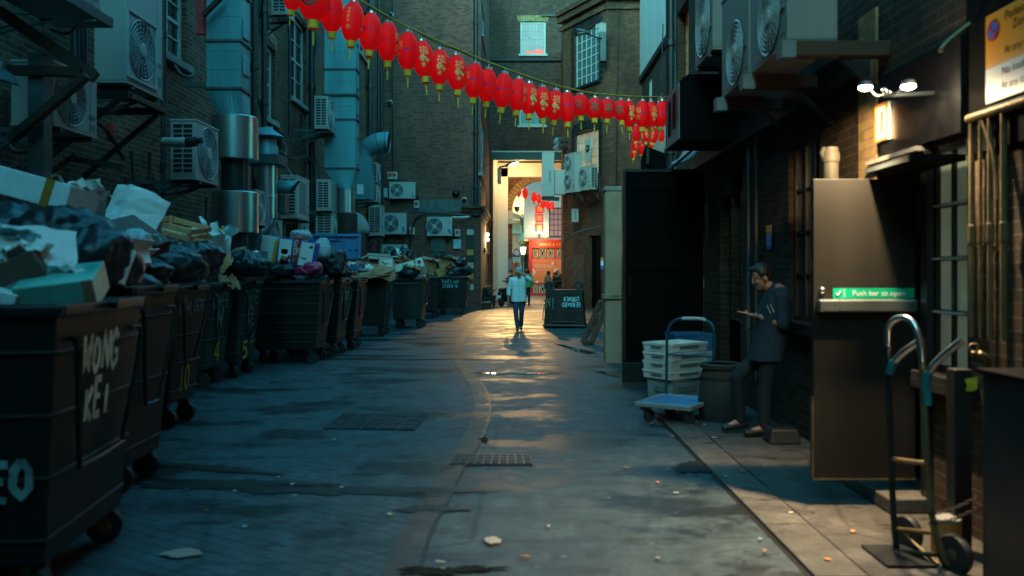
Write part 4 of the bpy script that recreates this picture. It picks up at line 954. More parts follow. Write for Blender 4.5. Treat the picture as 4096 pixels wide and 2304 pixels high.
# loose cables on walls
def cable(label, pts, Y, r, m='pipe', grp='loose wall cables'):
    P = [at(p[0], p[1], Y if len(p) < 3 else p[2]) for p in pts]; o = P[0]; b = MB(); Q = smoothline3(P); b.tube([p-o for p in Q], r, 6)
    t = b.build('cable', M[m], None, smooth='auto'); t.location = o; tag(t, label, 'cable', grp); return t
cable('thin black cable running down the far wall beside the dome cameras', [(988, -20), (988, 200), (989, 460)], 34.9, .035)
cable('black cable sagging under the cable trough on the far wall', [(1030, 640), (1038, 570), (1060, 540), (1120, 536), (1185, 545)], 34.85, .04)
cable('cable draped across the corner building below the grey box', [(1418, 610), (1440, 590), (1475, 578), (1512, 570)], 34.6, .03)
cable('thin cable hanging down the face of the corner building', [(1555, 10), (1552, 200), (1550, 470)], 34.85, .02)
cable('thin dark cable across the front of the white cladding', [(1668, 60), (1663, 240)], 27.2, .02)
for k, (pts, lb) in enumerate(((((540, 300, 15.5), (590, 305, 17), (640, 300, 18)), 'cable sagging between pipes behind the silencer'), (((642, 210, 17), (668, 330, 17.5), (700, 400, 18)), 'black cable curling down past the arched sash window'), (((700, 380, 18), (735, 400, 19), (770, 395, 20), (790, 420, 20.5)), 'tangle of black cable left of the thick downpipe'), (((705, 345, 18), (720, 370, 18.5), (716, 410, 18.6), (735, 440, 19)), 'pale wire looping down the left wall above the oblique duct'), (((790, 60, 20.2), (796, 110, 20.2), (790, 150, 20.2)), 'hose hugging the thick downpipe'), (((880, 300, 25), (905, 320, 26), (925, 330, 27)), 'short hose arm right of the second duct'), (((230, 300, 9.5), (270, 330, 10), (310, 400, 11)), 'cable drooping below the square guarded unit'), (((330, 380, 11.5), (335, 450, 11.6), (340, 520, 11.6)), 'thin conduit below the black bracket shelf'))): cable(lb, pts, 0, .018 if k % 2 else .026, 'white' if k == 3 else 'pipe')
cable('dark cable loop on the wall under the first white sill', [(440, 165, 12), (460, 190, 12), (485, 190, 12.3), (500, 170, 12.6)], 12.4, .02)
cable('grey hose curling on the near right wall above the lit sign', [(2440, 60), (2395, 95), (2370, 120), (2368, 130)], 4.9, .015, 'oldtruck')
cable('white condensate hose along the far wall from the radial fan unit', [(1138, 547), (1160, 547), (1181, 546)], 34.6, .05, 'white')
# switches
def isolator(label, D, y_, n=1, Y=34.94):
    c = at(D, y_, Y); t = thing('isolator_switch', label, 'switch', tuple(c), 0, 'red isolator switches')
    b = MB(); b.mm(-.11, .11, -.1, .0, -.15, .15); b.build('box', M['white'], t, bevel=.01); b = MB(); b.lathe([(.075, .0), (.075, .05), (.06, .06)], 16, Matrix.Translation((0, -.1, .03)) @ Matrix.Rotation(pi/2, 4, 'X')); b.build('knob', M['switchr'], t)
    b = MB(); b.tube([(0, -.04, -.15), (.02, -.03, -.4)], .012, 6); b.build('cord', M['pipe'], t)
isolator('left one of the pair of red isolator switches on the far wall', 982, 442); isolator('right one of the pair of red isolator switches on the far wall', 993, 442)
isolator('red isolator switch above the cable trough beside the upper far air conditioner', 1048, 514); isolator('red isolator switch on the vertical cable trough', 1037, 581); isolator('red isolator switch right of the radial fan unit', 1151, 586)
c = at(303, 343, 11.5); t = thing('alarm_box', 'small red alarm box on the left wall under the black bracket shelf', 'alarm box', (-5.39, 11.0, c.z), LR); b = MB(); b.mm(-.05, .05, -.06, 0, -.08, .08); b.build('case', M['switchr'], t, bevel=.01); b = MB(); b.mm(-.025, .025, -.066, -.06, -.04, .04); b.build('panel', M['cred'], t)
def dome(label, D, y_, Y, m='white', r=.12):
    c = at(D, y_, Y); t = thing('dome_camera', label, 'security camera', tuple(c), 0, 'security cameras')
    b = MB(); b.lathe([(r, .0), (r, .05), (r*.7, .12)], 18, Matrix.Rotation(pi/2, 4, 'X')); b.build('housing', M[m], t, smooth='auto'); b = MB(); b.ell((0, -.11, -.01), (r*.72, r*.6, r*.72)); b.build('dome', M['black'], t, smooth=True)
dome('white dome camera high on the far wall near the top', 984, 38, 34.95); dome('white dome camera on the far wall left of the lanterns', 982, 259, 34.95); dome('white dome camera low on the far wall by its right corner', 1168, 503, 34.95); dome('black round floodlight on the far wall', 1147, 486, 34.95, 'black', .16); dome('small white camera at the corner of the flank wall', 1199, 513, 34.85, 'white', .09)
t = thing('meter_box', 'black box around the downpipe on the flank wall', 'box', tuple(at(1197, 490, 34.9))); b = MB(); b.mm(-.2, .2, -.05, .3, -.5, .55); b.taper((-.1, .1, -.02, .25), (-.2, .2, -.05, .3), -.9, -.5); b.build('casing', M['black'], t, bevel=.01); b = MB(); b.mm(.2, .23, 0, .2, -.2, .3); b.build('plate', M['steel'], t)
for D, y_, lb in ((1101, 612, 'grey notice plate under the radial fan air conditioner'), (1150, 614, 'pale blue notice plate right of the radial fan air conditioner'), (966, 485, 'small pale plate at the left edge of the far wall')):
    c = at(D, y_, 34.95); b = MB(); s_ = .3 if D == 1101 else .16; b.mm(-s_, s_, -.03, 0, -s_*1.2, s_*1.2); o = b.build('notice_plate', M['steel'] if D == 1101 else M['paperc'], None, bevel=.006); o.location = c; tag(o, lb, 'plate')
# ================================================================== LANTERNS
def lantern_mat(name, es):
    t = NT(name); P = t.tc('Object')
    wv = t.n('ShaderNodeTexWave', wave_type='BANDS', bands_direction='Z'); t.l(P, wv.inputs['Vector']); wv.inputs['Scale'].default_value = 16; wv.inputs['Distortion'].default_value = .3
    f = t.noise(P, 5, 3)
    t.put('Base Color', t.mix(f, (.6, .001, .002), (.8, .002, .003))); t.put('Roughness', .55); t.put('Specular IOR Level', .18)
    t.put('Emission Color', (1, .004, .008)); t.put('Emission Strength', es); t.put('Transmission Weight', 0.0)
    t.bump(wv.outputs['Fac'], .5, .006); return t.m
M['lant'] = lantern_mat('red_lantern_silk', .055)  # unlit silk, given a red glow in the material to brighten it
M['lantfar'] = lantern_mat('lit_red_lantern_silk', .17)
M['lcap'] = mat('silver_lantern_cap', (.6, .6, .58), .3, .8, var=.1)
M['lgreen'] = mat('green_emblem', (.02, .09, .07), .6, var=.1); M['lviolet'] = mat('violet_print', (.16, .02, .2), .6, var=.1)
def lprof(r, h):
    out = []; n = 22
    for i in range(n+1):
        t = -1+2*i/n; rr = r*(1-abs(t)**2.6*.62); out.append((rr, t*h/2))
    return out
def lrad(prof, z):
    for (r0, z0), (r1, z1) in zip(prof, prof[1:]):
        if z0 <= z <= z1: return r0+(r1-r0)*(z-z0)/(z1-z0)
    return prof[0][0]
def wrap(mb, body, size, z0, a0, prof, sx=1.0):
    v, f = text_verts(body, size)
    vs = []
    for p in v:
        z = z0+p.y; r = lrad(prof, z)+.004; a = a0+p.x*sx/prof[len(prof)//2][0]; vs.append((r*sin(a), -r*cos(a), z))
    mb.add(vs, f)
def wdisc(mb, x, z0, rr, prof, n=9, off=.0035):
    vs = [];
    for j in range(n):
        a = 2*pi*j/n; z = z0+rr*sin(a)*(1+.25*(j % 2)); r = lrad(prof, z)+off; q = (x+rr*cos(a)*(1+.25*(j % 2)))/prof[len(prof)//2][0]; vs.append((r*sin(q), -r*cos(q), z))
    z = z0; r = lrad(prof, z)+off+.001; q = x/prof[len(prof)//2][0]; vs.append((r*sin(q), -r*cos(q), z))
    mb.add(vs, [(j, (j+1) % n, n) for j in range(n)])
def make_lantern(kind, es='lant'):
    r, h = (.17, .60) if kind != 'round' else (.175, .44)
    prof = lprof(r, h); t = thing('paper_lantern', '', 'lantern', (0, 0, 0), 0, 'red lanterns strung across the alley')
    b = MB(); b.lathe(prof, 64)
    for p in b.v: a = atan2(p.y, p.x); q = 1-.045*(1-abs(sin(4*a)))**3*(1-abs(2*p.z/h)**6); p.x *= q; p.y *= q
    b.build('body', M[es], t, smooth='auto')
    b = MB(); b.lathe([(r*.42, h/2-.012), (r*.42, h/2+.025), (r*.36, h/2+.03)], 20); b.tube([(0, 0, h/2+.03), (0, 0, h/2+.09)], .006, 6); b.build('top_cap', M['lcap'], t, smooth='auto')
    b = MB(); n = 28
    for ring_ in ((r*.38, -h/2+.01, r*.36, -h/2-.085),):
        vs = [(ring_[0]*cos(2*pi*j/n), ring_[0]*sin(2*pi*j/n), ring_[1]) for j in range(n)]+[(ring_[2]*(1+.05*(j % 2))*cos(2*pi*j/n), ring_[2]*(1+.05*(j % 2))*sin(2*pi*j/n), ring_[3]-.01*(j % 3)) for j in range(n)]
        b.add(vs, [(j, (j+1) % n, n+(j+1) % n, n+j) for j in range(n)]+[list(range(n))])
    b.build('fringe', M['tassel'], t)
    b = MB(); b.tube([(0, 0, -h/2-.0), (0, 0, -h/2-.13)], .004, 5); b.tube([(0, 0, -h/2-.12), (.004, 0, -h/2-.16), (.006, 0, -h/2-.29)], [.007, .014, .01], 7); b.build('tassel', M['tassel'], t)
    if kind == 'gold':
        rr = random.Random(3)
        for a in (0, pi):
            b = MB(); wrap(b, '福', .17, .09, a, prof)
            for k in range(9): wdisc(b, rr.uniform(-.06, .07)+a*r, -.07+rr.uniform(-.07, .08), rr.uniform(.018, .034), prof, 10)
            b.build('gold_print', M['goldp'], t)
        for a in (pi/2, -pi/2): b = MB(); wrap(b, '福', .13, .1, a, prof); b.build('gold_print', M['goldp'], t)
    elif kind == 'column':
        for a in (0, pi/2, pi, -pi/2):
            b = MB()
            for k, chx in enumerate('財源廣進'): wrap(b, chx, .058, .15-k*.062, a, prof)
            wdisc(b, a*r, -.13, .03, prof, 10); b.build('gold_print', M['goldp'], t)
    elif kind == 'name':
        for a in (0, pi*2/3, -pi*2/3): b = MB(); wrap(b, '中国文化', .045, .0, a, prof); wdisc(b, a*r-.115, .0, .024, prof, 12); b.build('violet_print', M['lviolet'], t)
        for a in (pi/2-.2, -pi/2+.2): b = MB(); wrap(b, '福', .15, .06, a, prof); wrap(b, '喜', .13, -.1, a, prof); b.build('gold_print', M['goldp'], t)
    else:
        for a in (0, pi*2/3, -pi*2/3):
            b = MB()
            for pts in (((0, .085), (0, -.0)), ((-.02, .05), (.02, .05)), ((-.075, .045), (-.05, .01)), ((.075, .045), (.05, .01)), ((-.045, .06), (-.045, .02)), ((.045, .06), (.045, .02)), ((-.085, -.03), (-.045, -.07), (0, -.085), (.045, -.07), (.085, -.03)), ((-.05, -.02), (0, -.05), (.05, -.02))):
                for p, q in zip(pts, pts[1:]):
                    for i in range(7):
                        tt = i/6; wdisc(b, a*r+p[0]+(q[0]-p[0])*tt, p[1]+(q[1]-p[1])*tt, .0125, prof, 6)
            b.build('green_emblem', M['lgreen'], t)
    return t
L = [(737, -50, 27, 'column'), (790, -42, 52, 'round'), (835, -22, 80, 'name'), (887, 5, 105, 'column'), (932, 33, 130, 'name'), (976, 58, 153, 'name'), (1026, 82, 175, 'name'), (1065, 103, 195, 'gold'), (1106, 125, 213, 'gold'), (1149, 139, 227, 'gold'),
     (1193, 160, 246, 'name'), (1226, 174, 256, 'name'), (1265, 185, 270, 'name'), (1302, 198, 279, 'name'), (1331, 209, 289, 'gold'), (1365, 219, 297, 'gold'), (1396, 227, 303, 'gold'), (1427, 232, 309, 'name'), (1460, 238, 291, 'round'), (1496, 246, 299, 'round'),
     (1527, 249, 300, 'round'), (1562, 252, 303, 'round'), (1582, 254, 320, 'gold'), (1616, 254, 320, 'name'), (1638, 256, 320, 'gold'), (1663, 254, 320, 'name'), (1682, 253, 320, 'gold')]
LAB = ['red lantern cut by the top edge, first of the row at upper left', 'round red lantern second from the left end of the row', 'large red lantern third from the left end, in front of a duct', 'red lantern with a vertical column of gold characters near the second duct', 'red lantern fifth from the left end with small violet print', 'red lantern with violet print before the far wall camera', 'red lantern with violet print just left of the gold flower lanterns', 'gold flower lantern, leftmost of three in a row left of the passage', 'gold flower lantern, middle of three left of the passage', 'gold flower lantern, rightmost of three left of the passage',
       'plain red lantern beside the corner pipe of the far building', 'plain red lantern just right of the far building corner', 'plain red lantern left of the lower sash window', 'plain red lantern over the left of the lower sash window', 'gold flower lantern, leftmost of three over the lower sash window', 'gold flower lantern, middle of three over the lower sash window', 'gold flower lantern, rightmost of three by the corner building', 'plain elongated lantern just left of the green emblem lanterns', 'round lantern with green emblem, leftmost of four below the steel window', 'round lantern with green emblem, second of four below the steel window',
       'round lantern with green emblem turned aside, third of four', 'round lantern with green emblem, rightmost of four', 'gold printed lantern right after the green emblem lanterns', 'plain violet print lantern fifth from the right end', 'gold printed lantern left of the corner downpipe', 'red lantern partly behind the corner downpipe', 'red lantern at the very right end of the row behind the downpipe']
protos = {}
def lantY(D): k = (D-CX)/F; return 15.906/(1-1.478*k)
tops = []
for i, (D, y0, y1, kind) in enumerate(L):
    Y = lantY(D); c = at(D, (y0+y1)/2, Y); hh = .60 if kind != 'round' else .44; sc = (y1-y0)*Y/F/hh
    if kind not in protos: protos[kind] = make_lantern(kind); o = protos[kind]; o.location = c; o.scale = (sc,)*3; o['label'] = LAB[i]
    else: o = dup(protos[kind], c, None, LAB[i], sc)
    o.rotation_euler = (R.uniform(-.1, .1), R.uniform(-.11, .11), {'gold': .35+R.uniform(-.25, .25), 'name': R.uniform(-.7, .7), 'column': -.2, 'round': -.1+.25*(i % 3-1)}[kind])
    tops.append(c+Vector((0, 0, (hh/2+.09)*sc)))
tops = [at(620, -75, lantY(620))]+tops+[Vector((5.1, 24.5, tops[-1].z+.1))]
b = MB(); b.tube([p-tops[0] for p in smoothline3(tops, 3)], .008, 6); o = b.build('lantern_line', M['pipe'], None, smooth='auto'); o.location = tops[0]; tag(o, 'thin dark line carrying the row of red lanterns', 'line')
P = [at(x, y_, lantY(x)) for x, y_ in ((780, -80), (905, 0), (1030, 70), (1165, 130), (1265, 170), (1350, 200), (1430, 222), (1500, 235), (1600, 243), (1690, 243))]; b = MB(); b.tube([p-P[0] for p in smoothline3(P, 3)], .016, 7)
o = b.build('yellow_rope', M['rope'], None, smooth='auto'); o.location = P[0]; tag(o, 'yellow rope sagging across the alley just above the lanterns', 'rope')
# second cluster by the corner downpipe and the ones in the street beyond
for i, (D, y_, w) in enumerate(((1600, 335, 22), (1622, 338, 22), (1645, 340, 22), (1662, 338, 20), (1598, 362, 20), (1612, 372, 18), (1594, 385, 16), (1640, 360, 16))):
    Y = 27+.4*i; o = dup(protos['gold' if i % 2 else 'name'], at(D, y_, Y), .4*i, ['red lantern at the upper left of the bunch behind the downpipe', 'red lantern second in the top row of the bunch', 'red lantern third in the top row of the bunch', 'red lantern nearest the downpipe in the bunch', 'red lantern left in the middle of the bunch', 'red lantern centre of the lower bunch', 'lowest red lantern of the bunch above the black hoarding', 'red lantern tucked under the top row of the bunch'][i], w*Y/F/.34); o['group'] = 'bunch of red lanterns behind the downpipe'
far = make_lantern('gold', 'lantfar'); far['group'] = 'red lanterns in the street beyond the arch'
for i, (D, y_, w) in enumerate(((1305, 480, 15), (1321, 486, 15), (1343, 496, 14), (1355, 500, 13), (1366, 511, 14), (1378, 516, 12), (1389, 517, 11))):
    Y = 53.0+.3*i; lb = ['lit lantern half behind the arch curve in the street beyond', 'lit lantern right of the half hidden one under the arch', 'lit lantern above the first red sign square, leftmost of its string', 'lit lantern above the first red sign square, second of its string', 'lit lantern under the hanging white cabinet, third of its string', 'lit lantern under the hanging white cabinet, fourth of its string', 'lit lantern beside the blue framed window, last of its string'][i]
    o = far if i == 0 else dup(far, (0, 0, 0)); o.location = at(D, y_, Y); o['label'] = lb; s_ = w*Y/F/.34; o.scale = (s_, s_, s_)

# ================================================================== WHEELIE BINS
def castor(par, x, y, z, r, m='castor', a=0.0):
    f = MB(); T = Matrix.Translation((x, y, 0)) @ Matrix.Rotation(a, 4, 'Z')
    f.box((0, 0, z-.0), (.1, .1, .02), M=None) if False else None
    f.mm(-.06, .06, -.06, .06, z-.03, z, T)
    for s_ in (-1, 1): f.add([(-.045, s_*.036, z-.03), (.05, s_*.036, z-.03), (.055, s_*.036, r*.7), (.02, s_*.036, r*.7), (-.045, s_*.03, z-.03), (.05, s_*.03, z-.03), (.055, s_*.03, r*.7), (.02, s_*.03, r*.7)], [(0,1,2,3), (4,5,6,7), (0,1,5,4), (1,2,6,5), (2,3,7,6), (3,0,4,7)], T)
    o = f.build('castor', M[m], par)
    w = MB(); w.lathe([(r*.55, -.024), (r*.93, -.026), (r, -.018), (r, .018), (r*.93, .026), (r*.55, .024)], 22, T @ Matrix.Translation((.038, 0, r)) @ Matrix.Rotation(pi/2, 4, 'X')); w.build('wheel', M['rubber'], o, smooth='auto')
    w = MB(); w.lathe([(r*.1, -.03), (r*.56, -.022), (r*.56, .022), (r*.1, .03)], 16, T @ Matrix.Translation((.038, 0, r)) @ Matrix.Rotation(pi/2, 4, 'X')); w.build('hub', M[m], o)
def bin_(label, loc, rz, W=1.2, D=1.0, hr=1.42, m='bin', side='bin', inset=.1, cm='castor', z0=.26, frame='+x', ribs=4, words=None, group='commercial wheelie bins along the left wall', flip=False, cr=.1):
    """W across local x, D along local y, front = -y. Origin on the ground at the centre."""
    t = thing('wheelie_bin', label, 'wheelie bin', loc, rz, group)
    x, y = W/2, D/2; i_ = inset; th = .035
    b = MB(); b.taper((-x+i_, x-i_, -y+i_, y-i_), (-x, x, -y, y), z0, hr-.06)
    # drop the top face, add inner lining
    b.f.pop(1) if False else None
    shell = MB()
    def quad4(r, z): return [(r[0], r[2], z), (r[1], r[2], z), (r[1], r[3], z), (r[0], r[3], z)]
    B0 = quad4((-x+i_, x-i_, -y+i_, y-i_), z0); T0 = quad4((-x, x, -y, y), hr-.05); TI = quad4((-x+th, x-th, -y+th, y-th), hr-.05); BI = quad4((-x+i_+th, x-i_-th, -y+i_+th, y-i_-th), z0+.35)
    V = B0+T0+TI+BI; fs = [(0, 3, 2, 1)]
    for k in range(4):
        j = (k+1) % 4; fs += [(k, j, 4+j, 4+k), (4+k, 4+j, 8+j, 8+k), (8+k, 8+j, 12+j, 12+k)]
    fs.append((12, 13, 14, 15)); shell.add(V, fs)
    def wall_at(z): q = (z-z0)/(hr-.06-z0); return x-i_*(1-q), y-i_*(1-q)
    for k in range(ribs):
        z = z0+.12+(hr-z0-.35)*k/max(1, ribs-1); wx, wy = wall_at(z); e = .014
        shell.mm(-wx-e, wx+e, -wy-e, -wy+.01, z-.012, z+.012); shell.mm(-wx-e, -wx+.01, -wy+.011, wy-.01, z-.012, z+.012); shell.mm(wx-.01, wx+e, -wy+.011, wy-.01, z-.012, z+.012)
    shell.build('shell', M[m], t, bevel=.012)
    if side != m:
        wx0, wy0 = wall_at(z0+.02); wx1, wy1 = wall_at(hr-.1); p = MB(); p.add([(wx0+.003, -wy0+.05, z0+.02), (wx0+.003, wy0-.05, z0+.02), (wx1+.003, wy1-.05, hr-.1), (wx1+.003, -wy1+.05, hr-.1), (wx0-.01, -wy0+.05, z0+.02), (wx0-.01, wy0-.05, z0+.02), (wx1-.01, wy1-.05, hr-.1), (wx1-.01, -wy1+.05, hr-.1)], [(0,1,2,3), (4,5,6,7), (0,1,5,4), (1,2,6,5), (2,3,7,6), (3,0,4,7)]); p.build('side_panel', M[side], t)
    r = MB(); e = .03
    for (xa, xb, ya, yb) in ((-x-e, x+e, -y-e, -y+.02), (-x-e, x+e, y-.02, y+e), (-x-e, -x+.02, -y+.02, y-.02), (x-.02, x+e, -y+.02, y-.02)): r.mm(xa, xb, ya, yb, hr-.065, hr)
    r.build('rim', M['rim'] if m != 'bing' else M['bing'], t, bevel=.018)
    f = MB()
    for s_ in ((1,) if frame == '+x' else (1, -1)):
        zt, zb = hr-.18, z0+.42; wt = wall_at(zt); wb = wall_at(zb); o = .05
        f.tube(smoothline3([Vector((s_*(wt[0]-.0), -wt[1]+.17, zt-.0)), Vector((s_*(wt[0]+o), -wt[1]+.13, zt-.05)), Vector((s_*(wb[0]+o), -wb[1]+.24, zb+.06)), Vector((s_*(wb[0]+o), -wb[1]+.3, zb)), Vector((s_*(wb[0]+o), wb[1]-.3, zb)), Vector((s_*(wb[0]+o), wb[1]-.24, zb+.06)), Vector((s_*(wt[0]+o), wt[1]-.13, zt-.05)), Vector((s_*wt[0], wt[1]-.17, zt))], 3), .014, 8)
    f.tube([Vector((-.35, -y-.005, hr-.14)), Vector((-.33, -y-.05, hr-.15)), Vector((.33, -y-.05, hr-.15)), Vector((.35, -y-.005, hr-.14))], .014, 8)
    f.build('handle_frame', M['rim'], t, smooth='auto')
    tr = MB()
    for s_ in (-1, 1): tr.tube([(s_*(x+.0), 0, hr-.02), (s_*(x+.075), 0, hr-.02)], .028, 12)
    tr.each('trunnion', M['rim'], t, smooth='auto')
    for sx in (-1, 1):
        for sy in (-1, 1): castor(t, sx*(x-i_-.1), sy*(y-i_-.1), z0, cr, cm, R.uniform(-.7, .7))
    for item in words or ():
        face, lines, w, h, sw, du, z, pm = item; wx, wy = wall_at(z); q = (i_)/(hr-.06-z0)
        if face == 'x': Mx = plane((wx+.019, du, z), (0, 1, 0), (q, 0, 1))
        else: Mx = plane((du, -wy-.019, z), (1, 0, 0), (0, -q, 1))
        paint(lines, Mx, w, h, sw, R).build('lettering', M[pm], t)
    return t
def binr(label, xr, Y0, Y1, W=1.15, yaw=0.0, **k):
    """right face at xr, between Y0 and Y1"""
    D = Y1-Y0; c = Vector((xr-W/2*cos(yaw), (Y0+Y1)/2-W/2*sin(yaw), 0)); return bin_(label, c, yaw, W, D, **k)
nearbin = binr('black bin nearest the camera with WONG KEI brushed in cream on its side', -2.24, 3.9, 5.15, 1.25, .13, hr=1.45, z0=.2, cm='ocastor', words=[('x', ['WONG', 'KEI'], .1, .185, .042, -.06, 1.05, 'paintw'), ('y', ['EO'], .08, .17, .04, .4, .62, 'paintg')], inset=.09)
binr('tall black bin with a rusty brown side right behind the nearest bin', -2.74, 5.85, 6.75, 1.2, .05, hr=1.5, side='binside', z0=.2, ribs=3)
binr('black bin with LUM painted in white, third from the camera', -3.3, 7.1, 8.05, 1.15, 0, hr=1.46, words=[('x', ['LUM', 'CHEF', 'BUFFET'], .07, .1, .018, .05, 1.08, 'paintg')])
binr('brown sided bin with KOWLOON scrawled in white and a yellow 10', -3.42, 8.3, 9.2, 1.15, 0, hr=1.46, side='binside', words=[('x', ['KOWLOON'], .075, .15, .016, 0, 1.24, 'paintg'), ('x', ['10'], .11, .3, .03, -.05, .5, 'painty')])
binr('worn grey bin with CAFE, N and a yellow 4 behind the brown sided one', -4.18, 11.3, 12.25, 1.05, 0, hr=1.45, m='bing', side='bing', words=[('x', ['CAFE'], .13, .2, .025, 0, 1.2, 'paintg'), ('x', ['N'], .2, .3, .04, 0, .95, 'paintg'), ('x', ['4'], .22, .28, .05, 0, .48, 'painty')])
binr('worn grey bin with CAFE, 0, 2 and yellow 5 beside the ribbed bin', -4.1, 12.35, 13.35, 1.05, 0, hr=1.45, m='bing', side='bing', words=[('x', ['CAFE'], .13, .2, .025, 0, 1.22, 'paintg'), ('x', ['0'], .25, .3, .04, 0, .95, 'paintg'), ('x', ['2'], .3, .3, .04, .2, .66, 'paintg'), ('x', ['5'], .22, .26, .05, -.1, .42, 'painty')])
binr('wide black bin with horizontal ribs heaped with branded cartons', -3.4, 14.3, 15.3, 1.24, 0, hr=1.45, side='binside', ribs=6)
binr('black bin just behind the wide ribbed one, brown side showing', -3.32, 15.6, 16.6, 1.2, 0, hr=1.45, side='binside', words=[('x', ['COOK'], .13, .18, .03, 0, 1.15, 'paintg')])
binr('black bin third in line behind the ribbed one with a tall handle frame', -3.25, 16.9, 17.9, 1.2, 0, hr=1.45, words=[('x', ['A'], .14, .2, .03, -.1, 1.15, 'paintg')])
binr('black bin under the flattened cardboard, scrawl and blue sticker on its brown side', -3.22, 20.5, 21.6, 1.1, 0, hr=1.45, side='binside', words=[('x', ['LOOK'], .12, .18, .025, -.1, 1.15, 'paintg')])
binr('dark green grey bin on legs with a plain dented front', -2.62, 23.4, 24.5, .98, 0, hr=1.42, m='bingreen', side='bingreen', ribs=0)
binr('black bin in the gap behind the dark green one', -2.72, 28.6, 29.6, 1.1, 0, hr=1.42, ribs=3)
binr('black bin with DUMPLING LEGEND painted in pale blue at the far end of the row', -1.86, 31.0, 32.0, 1.2, 0, hr=1.42, side='binside', words=[('y', ['DUMPLING', "LEGEN'D"], .062, .12, .017, -.06, 1.16, 'paintc')])
# the overturned bin on the right
tb = bin_('overturned black bin with GERRARD CORNER upside down in pale cyan', (0, 0, 0), 0, 1.16, 1.05, hr=1.3, group='commercial wheelie bins', words=[('y', ['GERRARD', 'CORNER'], .06, .12, .02, -.2, .58, 'paintc'), ('y', ['IN'], .1, .3, .014, .38, .62, 'paintg')], inset=.06, z0=.24, cr=.12)
tb.location = Vector(((1424-CX)*23.9/F, 24.3, 1.33)); tb.rotation_euler = (0, pi, -.12)
q = MB(); q.mm(-.36, -.02, -.008, 0, -.15, .15)
st = q.build('sticker', M['cblue'], None); st.parent = [o for o in col.objects if o.get('label', '').startswith('black bin under the flattened')][0]; st.rotation_euler = (0, 0, -pi/2); st.location = (.52, -.3, .95)

# ================================================================== RUBBISH
def bag(label, c, r, seed, m='bag', knot=True, sq=(1, 1, .8), grp='black rubbish bags', cat='rubbish bag', name='rubbish_bag', tilt=(0, 0)):
    rr = random.Random(seed); bm = bmesh.new(); bmesh.ops.create_icosphere(bm, subdivisions=5, radius=1.0); off = Vector((rr.uniform(0, 50), rr.uniform(0, 50), rr.uniform(0, 50))); ph = rr.uniform(0, 6)
    for v in bm.verts:
        p = v.co.copy(); a = atan2(p.y, p.x)
        d = .24*noise.noise(p*1.2+off)+.13*abs(noise.noise(p*2.3+off))-.06-.05*abs(noise.noise(Vector((p.x*4, p.y*4, p.z*2))+off))-.022*abs(noise.noise(p*9+off))
        up = max(0, p.z); d += -.14*up**3+up**2*.05*sin(a*11+ph+2*noise.noise(p*2+off))+.025*up*sin(a*23+ph)
        q = p*(1+d)
        if knot and p.z > .955: q = Vector((q.x*.5, q.y*.5, q.z+(p.z-.955)*3.5))
        if q.z < -.6: q.z = -.6+(q.z+.6)*.3
        v.co = Vector((q.x*sq[0], q.y*sq[1], q.z*sq[2]))*r
    me = bpy.data.meshes.new(name); bm.to_mesh(me); bm.free(); me.materials.append(M[m]); me.polygons.foreach_set('use_smooth', [True]*len(me.polygons))
    o = bpy.data.objects.new(name, me); col.objects.link(o); o.location = c; o.rotation_euler = (tilt[0], tilt[1], rr.uniform(0, 6)); return tag(o, label, cat, grp)
def euler(o, r): o.rotation_euler = r; return o
